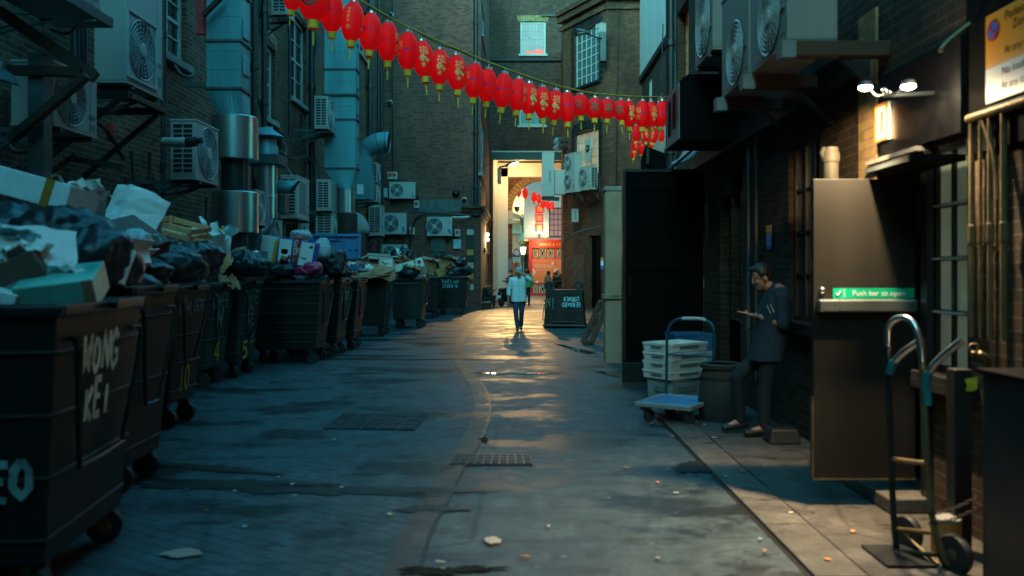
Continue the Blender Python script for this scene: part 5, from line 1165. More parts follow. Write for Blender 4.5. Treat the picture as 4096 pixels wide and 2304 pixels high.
def carton(label, c, d, rot, m='card', open_=False, tape=None, stripes=(), cat='box', name='cardboard_box', grp=None, text=None, dent=0.0):
    """closed carton or open one with flaps; d = (w, depth, h); centre at c"""
    t = thing(name, label, cat, c, 0, grp); t.rotation_euler = rot; w, e, h = d[0]/2, d[1]/2, d[2]/2; b = MB()
    if open_:
        th = .006; b.mm(-w, w, -e, e, -h, -h+th); b.mm(-w, -w+th, -e, e, -h, h); b.mm(w-th, w, -e, e, -h, h); b.mm(-w+th, w-th, -e, -e+th, -h, h); b.mm(-w+th, w-th, e-th, e, -h, h); b.build('body', M[m], t)
        for k, (s_, ax) in enumerate(((1, 0), (-1, 0), (1, 1), (-1, 1))):
            fl = MB(); L_ = min(w, e)*.9; an = R.uniform(-.5, .9)
            if ax == 0: u = Vector((s_*cos(an), 0, sin(an))); o = Vector((s_*w, 0, h)); sd = Vector((0, e*.97, 0))
            else: u = Vector((0, s_*cos(an), sin(an))); o = Vector((0, s_*e, h)); sd = Vector((w*.97, 0, 0))
            n = u.cross(sd).normalized()*.005; P = [o-sd, o+sd, o+sd+u*L_, o-sd+u*L_]; fl.add(P+[p+n for p in P], [(0,1,2,3), (4,5,6,7), (0,1,5,4), (1,2,6,5), (2,3,7,6), (3,0,4,7)]); fl.build('flap', M[m], t)
    else:
        b.mm(-w, w, -e, e, -h, h); bo = b.build('body', M[m], t, bevel=.008)
        if dent:
            for v in bo.data.vertices: v.co += Vector((R.uniform(-dent, dent), R.uniform(-dent, dent), R.uniform(-dent, dent)))
        if tape: b = MB(); k = tape[1]; b.mm(-w-.002, w+.002, -.03, .03, h-.001, h+.002); b.mm(k*w-.035, k*w+.035, -e-.002, e+.002, -h-.002, h+.003); b.build('tape', M[tape[0]], t)
    if not stripes and not text and not open_ and name == 'cardboard_box' and min(d) > .08:
        b = MB(); pr = random.Random(label); 
        for q in range(pr.randint(2, 4)):
            u = pr.uniform(-.75, .1); v = pr.uniform(-.6, .3); b.mm(u*w, (u+pr.uniform(.15, .6))*w, -e-.003, -e, v*h, (v+pr.uniform(.12, .35))*h)
        b.each('print', M[pr.choice(('ink', 'cred', 'trayg', 'cgreen'))], t, .001)
        b = MB(); b.mm(-w*.99, w*.99, -.02, .02, h, h+.003); b.build('tape', M['timber'], t)
    for (x0, x1, z0, z1, sm) in stripes: b = MB(); b.mm(x0*w, x1*w, -e-.003, -e, z0*h, z1*h); b.build('print', M[sm], t)
    if text: typeset(text[0], text[1], plane((0, -e-.0045, text[3] if len(text) > 3 else 0), *(((1, 0, 0), (0, 0, 1)) if len(text) < 5 else text[4])), sx=.9).build('lettering', M[text[2]], t)
    return t
def crate(label, c, d, rot, m='woodc', grp='slatted wooden crates'):
    t = thing('wooden_crate', label, 'crate', c, 0, grp); t.rotation_euler = rot; w, e, h = d[0]/2, d[1]/2, d[2]/2; b = MB()
    for z in (-h*.55, h*.5): 
        b.mm(-w, w, -e, -e+.012, z-h*.38, z+h*.38); b.mm(-w, w, e-.012, e, z-h*.38, z+h*.38); b.mm(-w, -w+.012, -e+.013, e-.013, z-h*.37, z+h*.37); b.mm(w-.012, w, -e+.013, e-.013, z-h*.37, z+h*.37)
    b.build('side_slats', M[m], t); b = MB()
    for k in range(5): x = -w+.04+(2*w-.08)*k/4; b.mm(x-.045, x+.045, -e+.014, e-.014, -h, -h+.012)
    b.build('base_slats', M[m], t); b = MB()
    for sx in (-1, 1):
        for sy in (-1, 1): b.mm(sx*(w-.035)-.015, sx*(w-.035)+.015, sy*(e-.03)-.014, sy*(e-.03)+.014, -h+.013, h*1.02)
    b.each('corner_post', M[m], t); return t
def sheetboard(label, c, w, h, rot, m='card', th=.006, cat='cardboard', name='cardboard_sheet', curl=.04, seed=0, text=None, grp=None, fold=0.0):
    rr = random.Random(seed); n = 8; off = Vector((seed*3.1, 1.7, 0)); vs = []; b = MB()
    for j in range(n+1):
        for i in range(n+1):
            x = -w/2+w*i/n; y = -h/2+h*j/n; z = curl*noise.noise(Vector((x*3, y*3, 0))+off)*2+curl*.6*noise.noise(Vector((x*11, y*11, 0))+off)-abs(x+.3*y)*fold; ed = .02*noise.noise(Vector((x*9, y*9, 5))+off) if i in (0, n) or j in (0, n) else 0; vs.append((x+ed, y+ed, z))
    b.add(vs, [(j*(n+1)+i, j*(n+1)+i+1, (j+1)*(n+1)+i+1, (j+1)*(n+1)+i) for j in range(n) for i in range(n)])
    o = b.build(name, M[m], None); s_ = o.modifiers.new('s', 'SOLIDIFY'); s_.thickness = th; o.location = c; o.rotation_euler = rot; tag(o, label, cat, grp)
    if text:
        for body, sz, tx, ty, rz in text: q = typeset(body, sz, Matrix.Translation((tx, ty, curl*.9+.01)) @ Matrix.Rotation(rz, 4, 'Z')).build('lettering', M['ink'], o)
    return o
r = radians
# --- on and behind the nearest bin
carton('long white polystyrene box with an orange tape band at the left edge', at(62, 470, 6.3), (.95, .4, .2), (r(-5), r(15), r(-4)), 'poly', tape=('tape', .66), cat='box', name='polystyrene_box')
carton('pinkish brown carton leaning in the heap beside the taped polystyrene box', at(205, 520, 6.9), (.3, .34, .24), (r(10), r(12), r(14)), 'cardp', dent=.015)
sheetboard('crumpled white foam sheeting lying over the heap behind the dark tray', at(318, 518, 7.4), .56, .4, (r(62), r(17), r(-14)), 'poly', .04, 'foam', 'foam_sheet', .035, 4, fold=.35)
carton('torn brown cardboard beside the white foam sheeting', at(388, 538, 7.8), (.16, .3, .3), (r(0), r(12), r(10)), 'cardp', dent=.03)
bag('huge black bag heaped highest on the nearest bins', at(150, 640, 5.55), .45, 11, 'bag', True, (1.05, .9, .72), tilt=(0, .25))
bag('black bag slumped over the right edge of the nearest heap', at(235, 655, 5.35), .3, 12, 'bagblue', False, (1, 1, .8))
bag('black bag in the far left of the nearest heap', at(25, 600, 5.9), .34, 13, 'bagblue', False, (1, 1, .8))
sheetboard('square white board tilted over the nearest bin', at(98, 630, 4.55), .37, .3, (r(58), r(4), r(33)), 'polyg', .012, 'board', 'white_board', .006, 6, fold=.06)
carton('dark grey carton under the tilted white board', at(35, 715, 4.45), (.36, .3, .24), (r(4), r(-28), r(20)), 'cardd')
carton('white carton with blotchy green print on the nearest bin', at(158, 725, 4.42), (.38, .3, .16), (r(20), r(-7), r(12)), 'green', stripes=((.72, 1.0, -1, 1, 'card'),))
carton('white polystyrene slab upright in front of the dark tray', at(304, 672, 5.4), (.14, .2, .23), (r(-8), r(17), r(16)), 'poly', name='polystyrene_slab', cat='slab')
carton('small pale box at the lower left corner of the nearest bin', at(15, 745, 4.3), (.18, .2, .07), (r(0), r(18), r(8)), 'polyg')
bag('black bag filling the tall rusty sided bin', Vector((-3.2, 6.2, 1.42)), .5, 33, 'bag', False, (1, .9, .6))
bag('blue black bag wedged between the nearest bin and the tall bin', Vector((-3.0, 5.3, 1.4)), .4, 34, 'bagblue', False, (1.1, .9, .5))
bag('black liner lining the nearest bin under the green carton', Vector((-2.95, 4.6, 1.22)), .45, 35, 'bag', False, (1.1, 1, .5))
# --- second group of bins
carton('dark brown tray tilted over the bin behind the clear bag', at(338, 598, 6.9), (.46, .34, .12), (r(18), r(30), r(-18)), 'woodd', open_=False, name='wooden_tray', cat='tray')
bag('clear polythene bag of scraps below the dark tray', at(342, 620, 6.5), .15, 14, 'bagclear', False, (1, .8, 1.0), grp='pale plastic bags')
crate('upper pale wooden crate on the heap behind the clear bag', at(452, 575, 8.6), (.5, .36, .14), (r(8), r(14), r(-12)))
crate('lower pale wooden crate under the other on the heap', at(462, 617, 8.3), (.46, .36, .14), (r(8), r(13), r(-10)))
crate('small wooden crate tipped on its corner near the yellow rimmed lid', at(553, 655, 10.6), (.26, .24, .2), (r(12), r(38), r(20)))
bag('glossy black bag with a knot below the wooden crates', at(400, 660, 7.6), .32, 15, 'bag', True, (1.2, 1, .7))
bag('black bag right of the knotted one below the wooden crates', at(490, 655, 8.3), .28, 16, 'bag', False, (1.2, 1, .8))
bag('blue black bag on the rim of the brown sided bin', at(462, 680, 7.9), .22, 17, 'bagblue', False, (1.1, 1, .8))
bag('black bag low in the third bin beside the polystyrene slab', at(345, 690, 7.2), .28, 18, 'bag', False, (1.2, 1, .6))
carton('white carton with a green edge right of the wooden crates', at(520, 595, 10.5), (.34, .3, .16), (r(10), r(16), r(-10)), 'polyg', stripes=((.8, 1, -1, 1, 'cgreen'),))
carton('white carton standing behind the wooden crates', at(545, 612, 10.8), (.22, .2, .22), (r(8), r(20), r(14)), 'polyg')
carton('pale blue printed carton between crates and yellow rimmed lid', at(520, 637, 10.2), (.14, .2, .16), (r(0), r(-20), r(25)), 'polyg', stripes=((-.6, .5, -.5, .4, 'cblue'),))
sheetboard('white lid with a yellow rim standing upright in the heap', at(570, 620, 11), .1, .5, (r(90), 0, r(12)), 'poly', .03, 'lid', 'foam_board', .0, 8)
t = bpy.data.objects[-1] if False else None
b = MB(); b.mm(-.012, .012, -.06, .06, -.27, .27); o = b.build('lid_rim', M['cyel'], [q for q in col.objects if q.name == 'foam_board'][0], bevel=.01); o.rotation_euler = (r(-90), 0, 0); o.location = (-.045, 0, .02)
for D, y_, w_, sd in ((250, 575, .07, 1), (262, 590, .05, 2), (285, 600, .06, 3), (500, 560, .08, 4), (540, 575, .09, 5), (580, 580, .07, 6)):
    sheetboard('crumpled pale scrap sticking out of the heap, %s' % ['left of the dark tray', 'below the scrap left of the tray', 'at the corner of the dark tray', 'above the upper crate', 'behind the white cartons', 'beside the yellow rimmed lid'][sd-1], at(D, y_, 7.3 if D < 400 else 10.5), w_*2, w_*1.6, (r(50+13*sd), r(20*sd), r(31*sd)), ['poly', 'paperc', 'papero', 'poly', 'polyg', 'paperc'][sd-1], .004, 'scrap', 'paper_scrap', .08, sd, grp='scraps in the rubbish heap')
bag('black bag between the yellow rimmed lid and the carton stack', at(612, 665, 12.6), .33, 19, 'bag', True, (1.2, 1, .75))
bag('blue black bag on the worn grey bins left of the ribbed bin', at(640, 678, 12.9), .24, 20, 'bagblue', False, (1, 1, .7))
# --- ribbed bin cartons
Yc = 14.6
carton('pale carton with a round mark at the left of the carton stack', at(676, 625, Yc), (.24, .3, .44), (0, r(9), r(8)), 'polyg', stripes=((-.75, .2, -.85, -.25, 'trayg'),))
carton('slim yellow carton between the pale cartons', at(697, 634, Yc-.05), (.06, .28, .4), (0, r(10), 0), 'cyel'); carton('slim magenta carton next to the slim yellow one', at(705, 634, Yc-.08), (.05, .28, .4), (0, r(8), 0), 'cmag')
carton('white carton with a blue border left of the red one', at(723, 630, Yc-.1), (.25, .3, .42), (0, r(6), 0), 'cblue', stripes=((-.85, .85, -.9, .9, 'polyg'), (-.5, .4, -.3, .1, 'trayg')))
carton('red carton lettered Siesta in the middle of the stack', at(749, 630, Yc-.05), (.2, .3, .44), (0, r(5), 0), 'cred', stripes=((.2, .8, -.2, .2, 'cyel'), (-.6, -.1, -.95, -.6, 'card')), text=('Siesta', .13, 'polyg', .05, ((.1, 0, -1), (1, 0, .1))))
carton('white carton with a blue border right of the red one', at(776, 640, Yc-.15), (.26, .3, .44), (0, r(11), 0), 'cblue', stripes=((-.87, .87, -.91, .91, 'polyg'), (-.6, .1, -.4, -.3, 'trayg'), (.3, .7, .5, .7, 'cred')))
bag('pale clear wrap bunched above the cartons', at(757, 592, Yc+.2), .2, 21, 'bagclear', False, (1.3, .9, .6), grp='pale plastic bags'); bag('crumpled clear bag right of the stacked cartons', at(808, 628, Yc+.5), .2, 22, 'bagclear', False, (.9, .9, 1.1), grp='pale plastic bags')
carton('tilted white carton against the flue behind the stack', at(650, 640, 15.3), (.4, .25, .34), (0, r(-32), r(10)), 'polyg', stripes=((-.3, .1, -.2, .2, 'cgreen'),))
carton('red carton lying flat under the stack', at(664, 680, 14.45), (.3, .2, .14), (0, r(10), 0), 'cred'); bag('blue black bag spilling over the rim of the ribbed bin', at(712, 678, 14.4), .27, 23, 'bagblue', False, (1.3, .9, .55)); bag('magenta plastic bag on the rim of the ribbed bin', at(785, 676, 14.4), .2, 24, 'bagred', False, (1.2, .9, .75), grp='magenta bags'); bag('small magenta bag left of the larger magenta bag', at(757, 682, 14.35), .13, 25, 'bagred', False, (1.2, .9, .8), grp='magenta bags')
bag('big round black bag gathered in pleats beside the cartons', at(827, 660, 15.6), .36, 26, 'bag', True, (1, 1, .95)); bag('black bag below the pleated one on the bin behind', at(850, 682, 16.5), .28, 27, 'bagblue', False, (1, 1, .7))
bag('black bag filling the ribbed bin', Vector((-4.1, 14.8, 1.38)), .5, 36, 'bag', False, (1.1, .9, .45)); bag('black bag lying in the third black bin of the line', Vector((-3.8, 17.4, 1.42)), .45, 37, 'bag', False, (1.1, .9, .5))
# blue lid
t = thing('blue_bin_lid', 'blue plastic bin lid standing open behind the pleated bag', 'bin lid', at(844, 652, 18.6), 0); t.rotation_euler = (r(-8), 0, r(2)); s_ = 18.6/F
b = MB(); w_, h_ = 63*s_, 64*s_; b.mm(-w_, w_, 0, .04, 0, h_); b.build('panel', M['bluelid'], t, bevel=.015); b = MB()
for x0, x1, z0, z1 in ((-w_, w_, h_-.07, h_), (-w_, -w_+.07, 0, h_-.07), (w_-.07, w_, 0, h_-.07)): b.mm(x0, x1, -.06, .0, z0, z1)
for x in (-.15, .2): b.mm(x-.02, x+.02, -.03, 0, .02, h_-.1)
for x in (-.4, -.25, .32, .45): b.mm(x-.03, x+.03, -.04, 0, h_*.35, h_*.42)
b.mm(-.12, .12, -.05, 0, h_*.72, h_*.8); b.build('rib', M['bluelid'], t, bevel=.012); b = MB(); b.lathe([(.05, -.062), (.05, -.055)], 14, Matrix.Translation((.02, 0, h_-.1)) @ Matrix.Rotation(pi/2, 4, 'X')); b.mm(.0, .04, -.064, -.061, h_-.13, h_-.04); b.build('lock', M['black'], t)
# cardboard bin
Y8 = 20.9
sheetboard('flattened brown carton printed dunbia lying on the cardboard bin', at(935, 672, Y8-.2), 1.1, .75, (r(16), r(2), r(-4)), 'card', .012, 'cardboard', 'cardboard_sheet', .05, 11, text=[('dunbia', .17, -.05, .2, 0), ('dunbia', .11, .25, -.25, 0)])
sheetboard('flattened carton with a dark blue print left on the cardboard bin', at(895, 672, Y8-.45), .45, .5, (r(20), r(8), r(12)), 'ink', .01, 'cardboard', 'cardboard_sheet', .05, 12); sheetboard('torn white card under the blue printed carton', at(893, 681, Y8-.5), .3, .35, (r(18), r(6), r(30)), 'polyg', .006, 'cardboard', 'cardboard_sheet', .06, 13)
sheetboard('torn brown cardboard hanging over the rim of the cardboard bin', at(945, 690, Y8-.6), .95, .3, (r(48), r(-3), r(3)), 'card', .01, 'cardboard', 'cardboard_sheet', .09, 14); sheetboard('pale brown cardboard edge at the right of the cardboard bin', at(967, 688, Y8-.5), .3, .5, (r(10), r(-4), r(-8)), 'card', .02, 'cardboard', 'cardboard_sheet', .04, 15)
carton('open pinkish carton above the flattened cardboard', at(955, 655, 21.2), (.62, .4, .22), (r(6), r(3), r(14)), 'cardp', True); carton('pale teal carton beside the open pinkish one', at(972, 662, 21.0), (.34, .3, .2), (0, r(6), 0), 'polyg')
# green bin load
bag('black knotted bag sitting high on the green bin', at(1010, 645, 23.9), .36, 28, 'bag', True, (1.05, 1, .8)); carton('white carton with green ends on the green bin', at(1018, 670, 23.5), (.62, .3, .2), (0, r(-14), r(6)), 'polyg', stripes=((-1, -.85, -1, 1, 'cgreen'), (-.2, .3, -.4, .5, 'cgreen'), (.9, 1, -1, 1, 'cgreen'))); carton('small white carton with a red circle right of the green bin load', at(1056, 661, 24.2), (.2, .2, .28), (0, r(-16), 0), 'polyg', stripes=((-.5, .5, -.2, .5, 'cred'),))
bag('blue black bag hanging over the front of the green bin', at(1030, 686, 23.4), .26, 29, 'bagblue', False, (1, .8, .85)); bag('pale clear bag on the green bin beside the white carton', at(1040, 672, 23.8), .18, 38, 'bagclear', False, (1.1, .9, .7), grp='pale plastic bags'); bag('black bag filling the green bin', Vector((-3.1, 24, 1.35)), .45, 39, 'bag', False, (1, .9, .5))
carton('brown carton in the gap bin between green and far bins', at(1077, 672, 28.8), (.42, .4, .46), (r(4), r(14), r(20)), 'card', True); carton('dark brown carton right of the gap bin carton', at(1092, 665, 29.2), (.3, .3, .36), (0, r(-20), 0), 'cardd'); carton('small pinkish carton low in the gap bin', at(1068, 684, 28.5), (.2, .2, .3), (0, r(20), 0), 'cardp')
# far bin load
carton('orange carton tilted on the far bin', at(1110, 680, 31.1), (.42, .2, .4), (0, r(-22), r(8)), 'cor', stripes=((-.3, .2, .2, .3, 'ink'), (-.1, .3, -.3, -.1, 'ink'))); carton('open brown carton behind the orange one on the far bin', at(1115, 663, 31.7), (.5, .4, .36), (0, r(10), r(20)), 'card', True)
bag('black bag top right on the far bin', at(1155, 663, 31.7), .32, 30, 'bag', True, (1.2, 1, .9)); bag('black bag in front of the far bin heap', at(1146, 684, 31.2), .34, 31, 'bagblue', False, (1.3, .9, .65)); bag('black bag with a white flash overhanging the far bin corner', at(1175, 681, 31.3), .24, 32, 'bag', False, (.9, .9, 1.1)); bag('black bag behind the heap on the far bin', at(1125, 650, 32), .3, 40, 'bag', False, (1.2, 1, .6))
bag('blue black bag lying on the road between the green and far bins', gnd(1075, 786)+Vector((0, .3, .2)), .36, 41, 'bagblue', False, (1, .9, .9))

# loose waste lying on the heaps, dropped from above on whatever is there
dg = bpy.context.evaluated_depsgraph_get(); rr = random.Random(21)
def drop(x, y, zmax=2.3):
    ok, p, n, _, ob, _ = scn.ray_cast(dg, Vector((x, y, 3.2)), Vector((0, 0, -1)))
    return (p, n) if ok and 1.25 < p.z < zmax and n.z > .25 else None
prot = []
for k in range(5):
    b = MB(); n_ = 7; w0 = (.09, .07, .11, .06, .08)[k]; vs = [(-w0+2*w0*i/n_, (-w0+2*w0*j/n_)*.7, .05*noise.noise(Vector((i*.7+k*9, j*.8, k)))+.02*noise.noise(Vector((i*2.1, j*2.3, k)))) for j in range(n_+1) for i in range(n_+1)]
    b.add(vs, [(j*(n_+1)+i, j*(n_+1)+i+1, (j+1)*(n_+1)+i+1, (j+1)*(n_+1)+i) for j in range(n_) for i in range(n_)]); o = b.build('paper_scrap', M[('poly', 'polyg', 'card', 'cardp', 'paperc')[k]], None, uv=False); o.modifiers.new('s', 'SOLIDIFY').thickness = .003
    prot.append([o, 0])
HEAP = [(-3.3, -2.35, 4.0, 5.2, 26), (-3.7, -2.8, 5.8, 6.8, 14), (-4.3, -3.35, 7.0, 9.2, 22), (-5.0, -4.15, 11.2, 13.4, 14), (-4.5, -3.45, 14.2, 17.8, 22), (-4.2, -3.25, 20.4, 21.7, 12), (-3.5, -2.7, 23.3, 24.6, 10), (-3.0, -1.8, 28.6, 32.1, 12)]
first = True
for x0, x1, y0, y1, cnt in HEAP:
    for i in range(cnt):
        q = drop(rr.uniform(x0, x1), rr.uniform(y0, y1))
        if not q: continue
        k = rr.randrange(5); src = prot[k]; o = src[0] if not src[1] else dup(src[0], (0, 0, 0)); src[1] += 1
        o.location = q[0]+q[1]*.015; e_ = q[1].to_track_quat('Z', 'Y').to_euler(); s_ = rr.uniform(.6, 1.5)*(1+y0*.03); o.rotation_euler = (e_[0]+rr.uniform(-.5, .5), e_[1]+rr.uniform(-.5, .5), rr.uniform(0, 6)); o.scale = (s_, s_*rr.uniform(.6, 1.3), s_)
        tag(o, 'small crumpled scrap of card or paper lying among the rubbish bags', 'scrap', 'scraps in the rubbish heap')
for k, (x0, x1, y0, y1, nm, lb) in enumerate(((-3.2, -2.5, 4.3, 5.1, 'card', 'small brown carton half sunk in the nearest heap'), (-3.6, -2.9, 5.9, 6.7, 'polyg', 'small white carton on top of the tall rusty sided bin'), (-3.4, -2.9, 5.8, 6.5, 'card', 'brown carton tipped on the tall rusty sided bin'), (-4.2, -3.5, 7.2, 8.0, 'cardp', 'pinkish carton on the bin painted LUM'), (-4.1, -3.5, 7.3, 8.0, 'polyg', 'pale carton sunk among bags on the bin painted LUM'), (-4.3, -3.6, 8.4, 9.1, 'card', 'brown carton on the bin scrawled KOWLOON'), (-4.2, -3.6, 8.4, 9.1, 'paperc', 'pale cyan carton on the bin scrawled KOWLOON'), (-5, -4.3, 11.4, 12.2, 'polyg', 'white carton on the worn grey bin with N'), (-4.9, -4.3, 12.4, 13.3, 'card', 'brown carton on the worn grey bin with 2'), (-4.4, -3.7, 15.7, 16.5, 'card', 'brown carton on the bin behind the ribbed one'), (-4.2, -3.5, 17, 17.8, 'polyg', 'white carton on the third bin of the dark line'))):
    for tr_ in range(12):
        q = drop(rr.uniform(x0, x1), rr.uniform(y0, y1), 1.85)
        if q: break
    if not q: continue
    d_ = (rr.uniform(.2, .34), rr.uniform(.16, .26), rr.uniform(.1, .2)); carton(lb, q[0]+Vector((0, 0, d_[2]*.25)), d_, (rr.uniform(-.4, .4), rr.uniform(-.5, .5), rr.uniform(0, 3)), nm, k % 3 == 1, dent=.008, tape=('tape', .1) if k % 3 == 0 else None)
# ================================================================== RIGHT HAND SIDE
t = thing('gate_leaf', 'tall black gate leaf standing open across the right side', 'gate', (2.08, 12.0, 0))
b = MB(); b.mm(1.51, 2.66, 11.97, 12.03, .3, 3.03); b.build('panel', M['matt'], t, world=True, bevel=.006); b = MB(); b.mm(1.5, 2.66, 11.95, 12.05, .02, .3); b.build('kick_plate', M['black'], t, world=True, bevel=.006)
b = MB(); b.mm(1.495, 1.54, 11.94, 12.06, .3, 3.06); b.mm(1.54, 2.66, 11.94, 12.06, 3.03, 3.07); b.build('edge_frame', M['black'], t, world=True); b = MB(); b.mm(1.62, 2.6, 11.955, 11.969, .5, .62); b.mm(1.62, 2.6, 11.955, 11.969, 1.62, 1.74); b.mm(1.62, 2.6, 11.955, 11.969, 2.78, 2.9); b.each('cross_rail', M['matt'], t, world=True, bevel=.004); b = MB(); b.tube([(1.6, 11.95, 1.25), (1.6, 11.9, 1.25), (1.6, 11.9, 1.5), (1.6, 11.95, 1.5)], .012, 8); b.build('pull_handle', M['pipe'], t, world=True, smooth='auto'); b = MB()
for z in (.6, 1.7, 2.7): b.tube([(2.68, 12.0, z-.1), (2.68, 12.0, z+.1)], .025, 8)
b.each('hinge', M['pipe'], t, world=True)
t = thing('hoarding_board', 'black board propped with a timber batten above the gate', 'board', tuple(at(1650, 400, 15.2))); b = MB(); P = [at(1613, 402, 15.2), at(1624, 367, 15.2), at(1690, 392, 15.2), at(1690, 432, 15.2), at(1613, 432, 15.2)]
b.add(P+[p+Vector((0, .05, 0)) for p in P], [(0, 1, 2, 3, 4), (9, 8, 7, 6, 5)]+[(i, (i+1) % 5, 5+(i+1) % 5, 5+i) for i in range(5)]); b.build('panel', M['matt'], t, world=True); b = MB(); b.bar(at(1630, 372, 15.12), at(1629, 412, 15.12), .05); b.build('batten', M['timber'], t, world=True)
t = thing('torn_awning', 'crumpled pale sheet of a torn awning below the black box', 'awning', tuple(at(1725, 395, 11.5))); b = MB(); n = 10; vs = []
for j in range(n+1):
    for i in range(n+1): q = at(1685+70*i/n+12*(j/n), 420-55*(i/n)*(.6+.4*j/n)-12*j/n, 11.0+1.4*j/n); q += Vector((.05*noise.noise(q*4), .05*noise.noise(q*3), .07*noise.noise(q*5))); vs.append(q)
b.add(vs, [(j*(n+1)+i, j*(n+1)+i+1, (j+1)*(n+1)+i+1, (j+1)*(n+1)+i) for j in range(n) for i in range(n)]); o = b.build('sheet', M['canvas'], t, world=True, smooth=True); o.modifiers.new('s', 'SOLIDIFY').thickness = .01; b = MB(); b.tube([at(1685, 425, 11), at(1760, 362, 11.1)], .02, 6); b.build('rail', M['pipe'], t, world=True)
def plate(name, label, c, n_, w, h, m, cat='sign', th=.01):
    """flat sign at c; n_ = '-y' faces the camera, '-x' faces the alley"""
    t = thing(name, label, cat, c, 0 if n_ == '-y' else -pi/2); b = MB(); b.mm(-w/2, w/2, 0, th, -h/2, h/2); b.build('plate', M[m] if isinstance(m, str) else m, t, bevel=.003); return t
FP = lambda x, z: plane((x, -.002, z), (1, 0, 0), (0, 0, 1))
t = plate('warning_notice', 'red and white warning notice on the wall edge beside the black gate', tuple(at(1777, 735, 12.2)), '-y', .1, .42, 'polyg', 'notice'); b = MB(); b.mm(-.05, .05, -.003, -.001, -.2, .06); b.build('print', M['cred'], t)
b = MB(); b.mm(-.055, .055, .012, .06, .22, 1.7); b.mm(-.055, .055, .012, .06, -1.2, -.22); o = b.build('batten', M['brick_y'], t)  # strip of wall beyond the gate, its warm light put into ochre
t = plate('notice_sign', 'narrow yellow and blue notice on the near wall behind the leaning man', (2.69, 8.96, 1.97), '-x', .16, .26, 'cblue', 'notice'); b = MB(); b.mm(-.08, .08, -.003, -.001, .05, .13); b.build('print', M['cyel'], t); b = MB()
for k in range(5): b.mm(-.06, .05, -.003, -.001, .03-k*.03, .04-k*.03)
b.build('lettering', M['polyg'], t)
t = plate('notice_sign', 'small orange, white and blue notice beside the dark doorway of the corner building', tuple(at(1518, 662, 34.7)), '-y', .22, .5, 'polyg', 'notice'); b = MB(); b.mm(-.11, .11, -.003, -.001, .1, .25); b.build('top_band', M['cor'], t); b = MB(); b.mm(-.11, .11, -.003, -.001, -.25, -.1); b.build('bottom_band', M['cblue'], t)
# the parking sign on the near wall
M['signor'] = mat('sign_orange', (.85, .33, .02), .4, var=.06, sc=2); M['signw'] = mat('sign_white', (.75, .75, .72), .4, var=.06, sc=2)
t = plate('parking_sign', 'orange and white pedestrian zone sign high on the near wall', (2.66, 4.47, 2.9), '-x', .56, .3, 'signor', th=.012); b = MB(); b.mm(-.28, .28, 0, .012, -.35, -.152); b.build('lower_plate', M['signw'], t, bevel=.003)
for tx, sz, u_, v_ in (('Pedestrian', .07, .06, .095), ('Zone', .07, .06, .03), ('At any time', .06, .05, -.09), ('No loading', .06, .02, -.2), ('At any time', .06, .02, -.28)): typeset(tx, sz, FP(u_, v_)).build('lettering', M['matt'], t)
b = MB(); T = Matrix.Translation((-.2, -.002, .05)) @ Matrix.Rotation(pi/2, 4, 'X'); b.lathe([(.058, -.0005), (.058, .003)], 24, T); s_ = b.build('roundel', M['cred'], t); b = MB(); b.lathe([(.045, .002), (.045, .005)], 24, T); b.build('roundel_field', M['cblue'], s_); b = MB(); b.bar((-.235, -.0085, .085), (-.165, -.0085, .015), .012, .003, up=(0, 1, 0)); b.build('roundel_slash', M['cred'], s_)
# twin floodlight with its two heads, and the notice it lights
M['glow'] = emit('floodlight_lens', (1, .93, .8), 30)
HEADS = [at(2177, 217, 5.42), at(2285, 214, 5.16)]
t = thing('twin_floodlight', 'lit twin emergency floodlight on a curved arm above the open door', 'lamp', (2.62, 5.35, 2.72)); b = MB(); mid = at(2222, 240, 5.3)
b.tube(smoothline3([HEADS[0]+Vector((.02, 0, -.005)), at(2205, 240, 5.36), mid, at(2250, 236, 5.24), HEADS[1]+Vector((-.02, 0, -.005))], 4), .008, 8); b.tube([mid, Vector((2.66, 5.32, mid.z+.02))], .014, 8); b.build('arm', M['steel'], t, world=True, smooth='auto')
for k, h in enumerate(HEADS):
    T = Matrix.Translation(h); b = MB(); b.lathe([(.02, .035), (.04, .025), (.045, .0), (.04, -.003)], 20, T, cap=True); hd = b.build('lamp_head', M['steel'], t, world=True, smooth='auto'); b = MB(); b.ell(h+Vector((0, 0, -.008)), (.043, .043, .022)); b.build('lens', M['glow'], hd, world=True, smooth=True)
b = MB(); b.ell(mid+Vector((0, -.02, .03)), .018); b.ell(mid+Vector((.03, -.02, .015)), .016); b.build('sensor', M['chrome'], t, world=True, smooth=True)
t = plate('lit_notice', 'brightly lit small framed notice under the twin floodlight', (2.63, 6.03, 2.68), '-x', .2, .27, 'signw', 'notice', .02); b = MB(); b.mm(-.1, -.085, -.012, 0, -.135, .135); b.mm(.085, .1, -.012, 0, -.135, .135); b.mm(-.085, .085, -.012, 0, .12, .135); b.mm(-.085, .085, -.012, 0, -.135, -.12); b.build('frame', M['cor'], t); b = MB(); b.mm(-.03, .03, -.003, 0, -.08, .08); b.build('print', M['acgrey'], t)
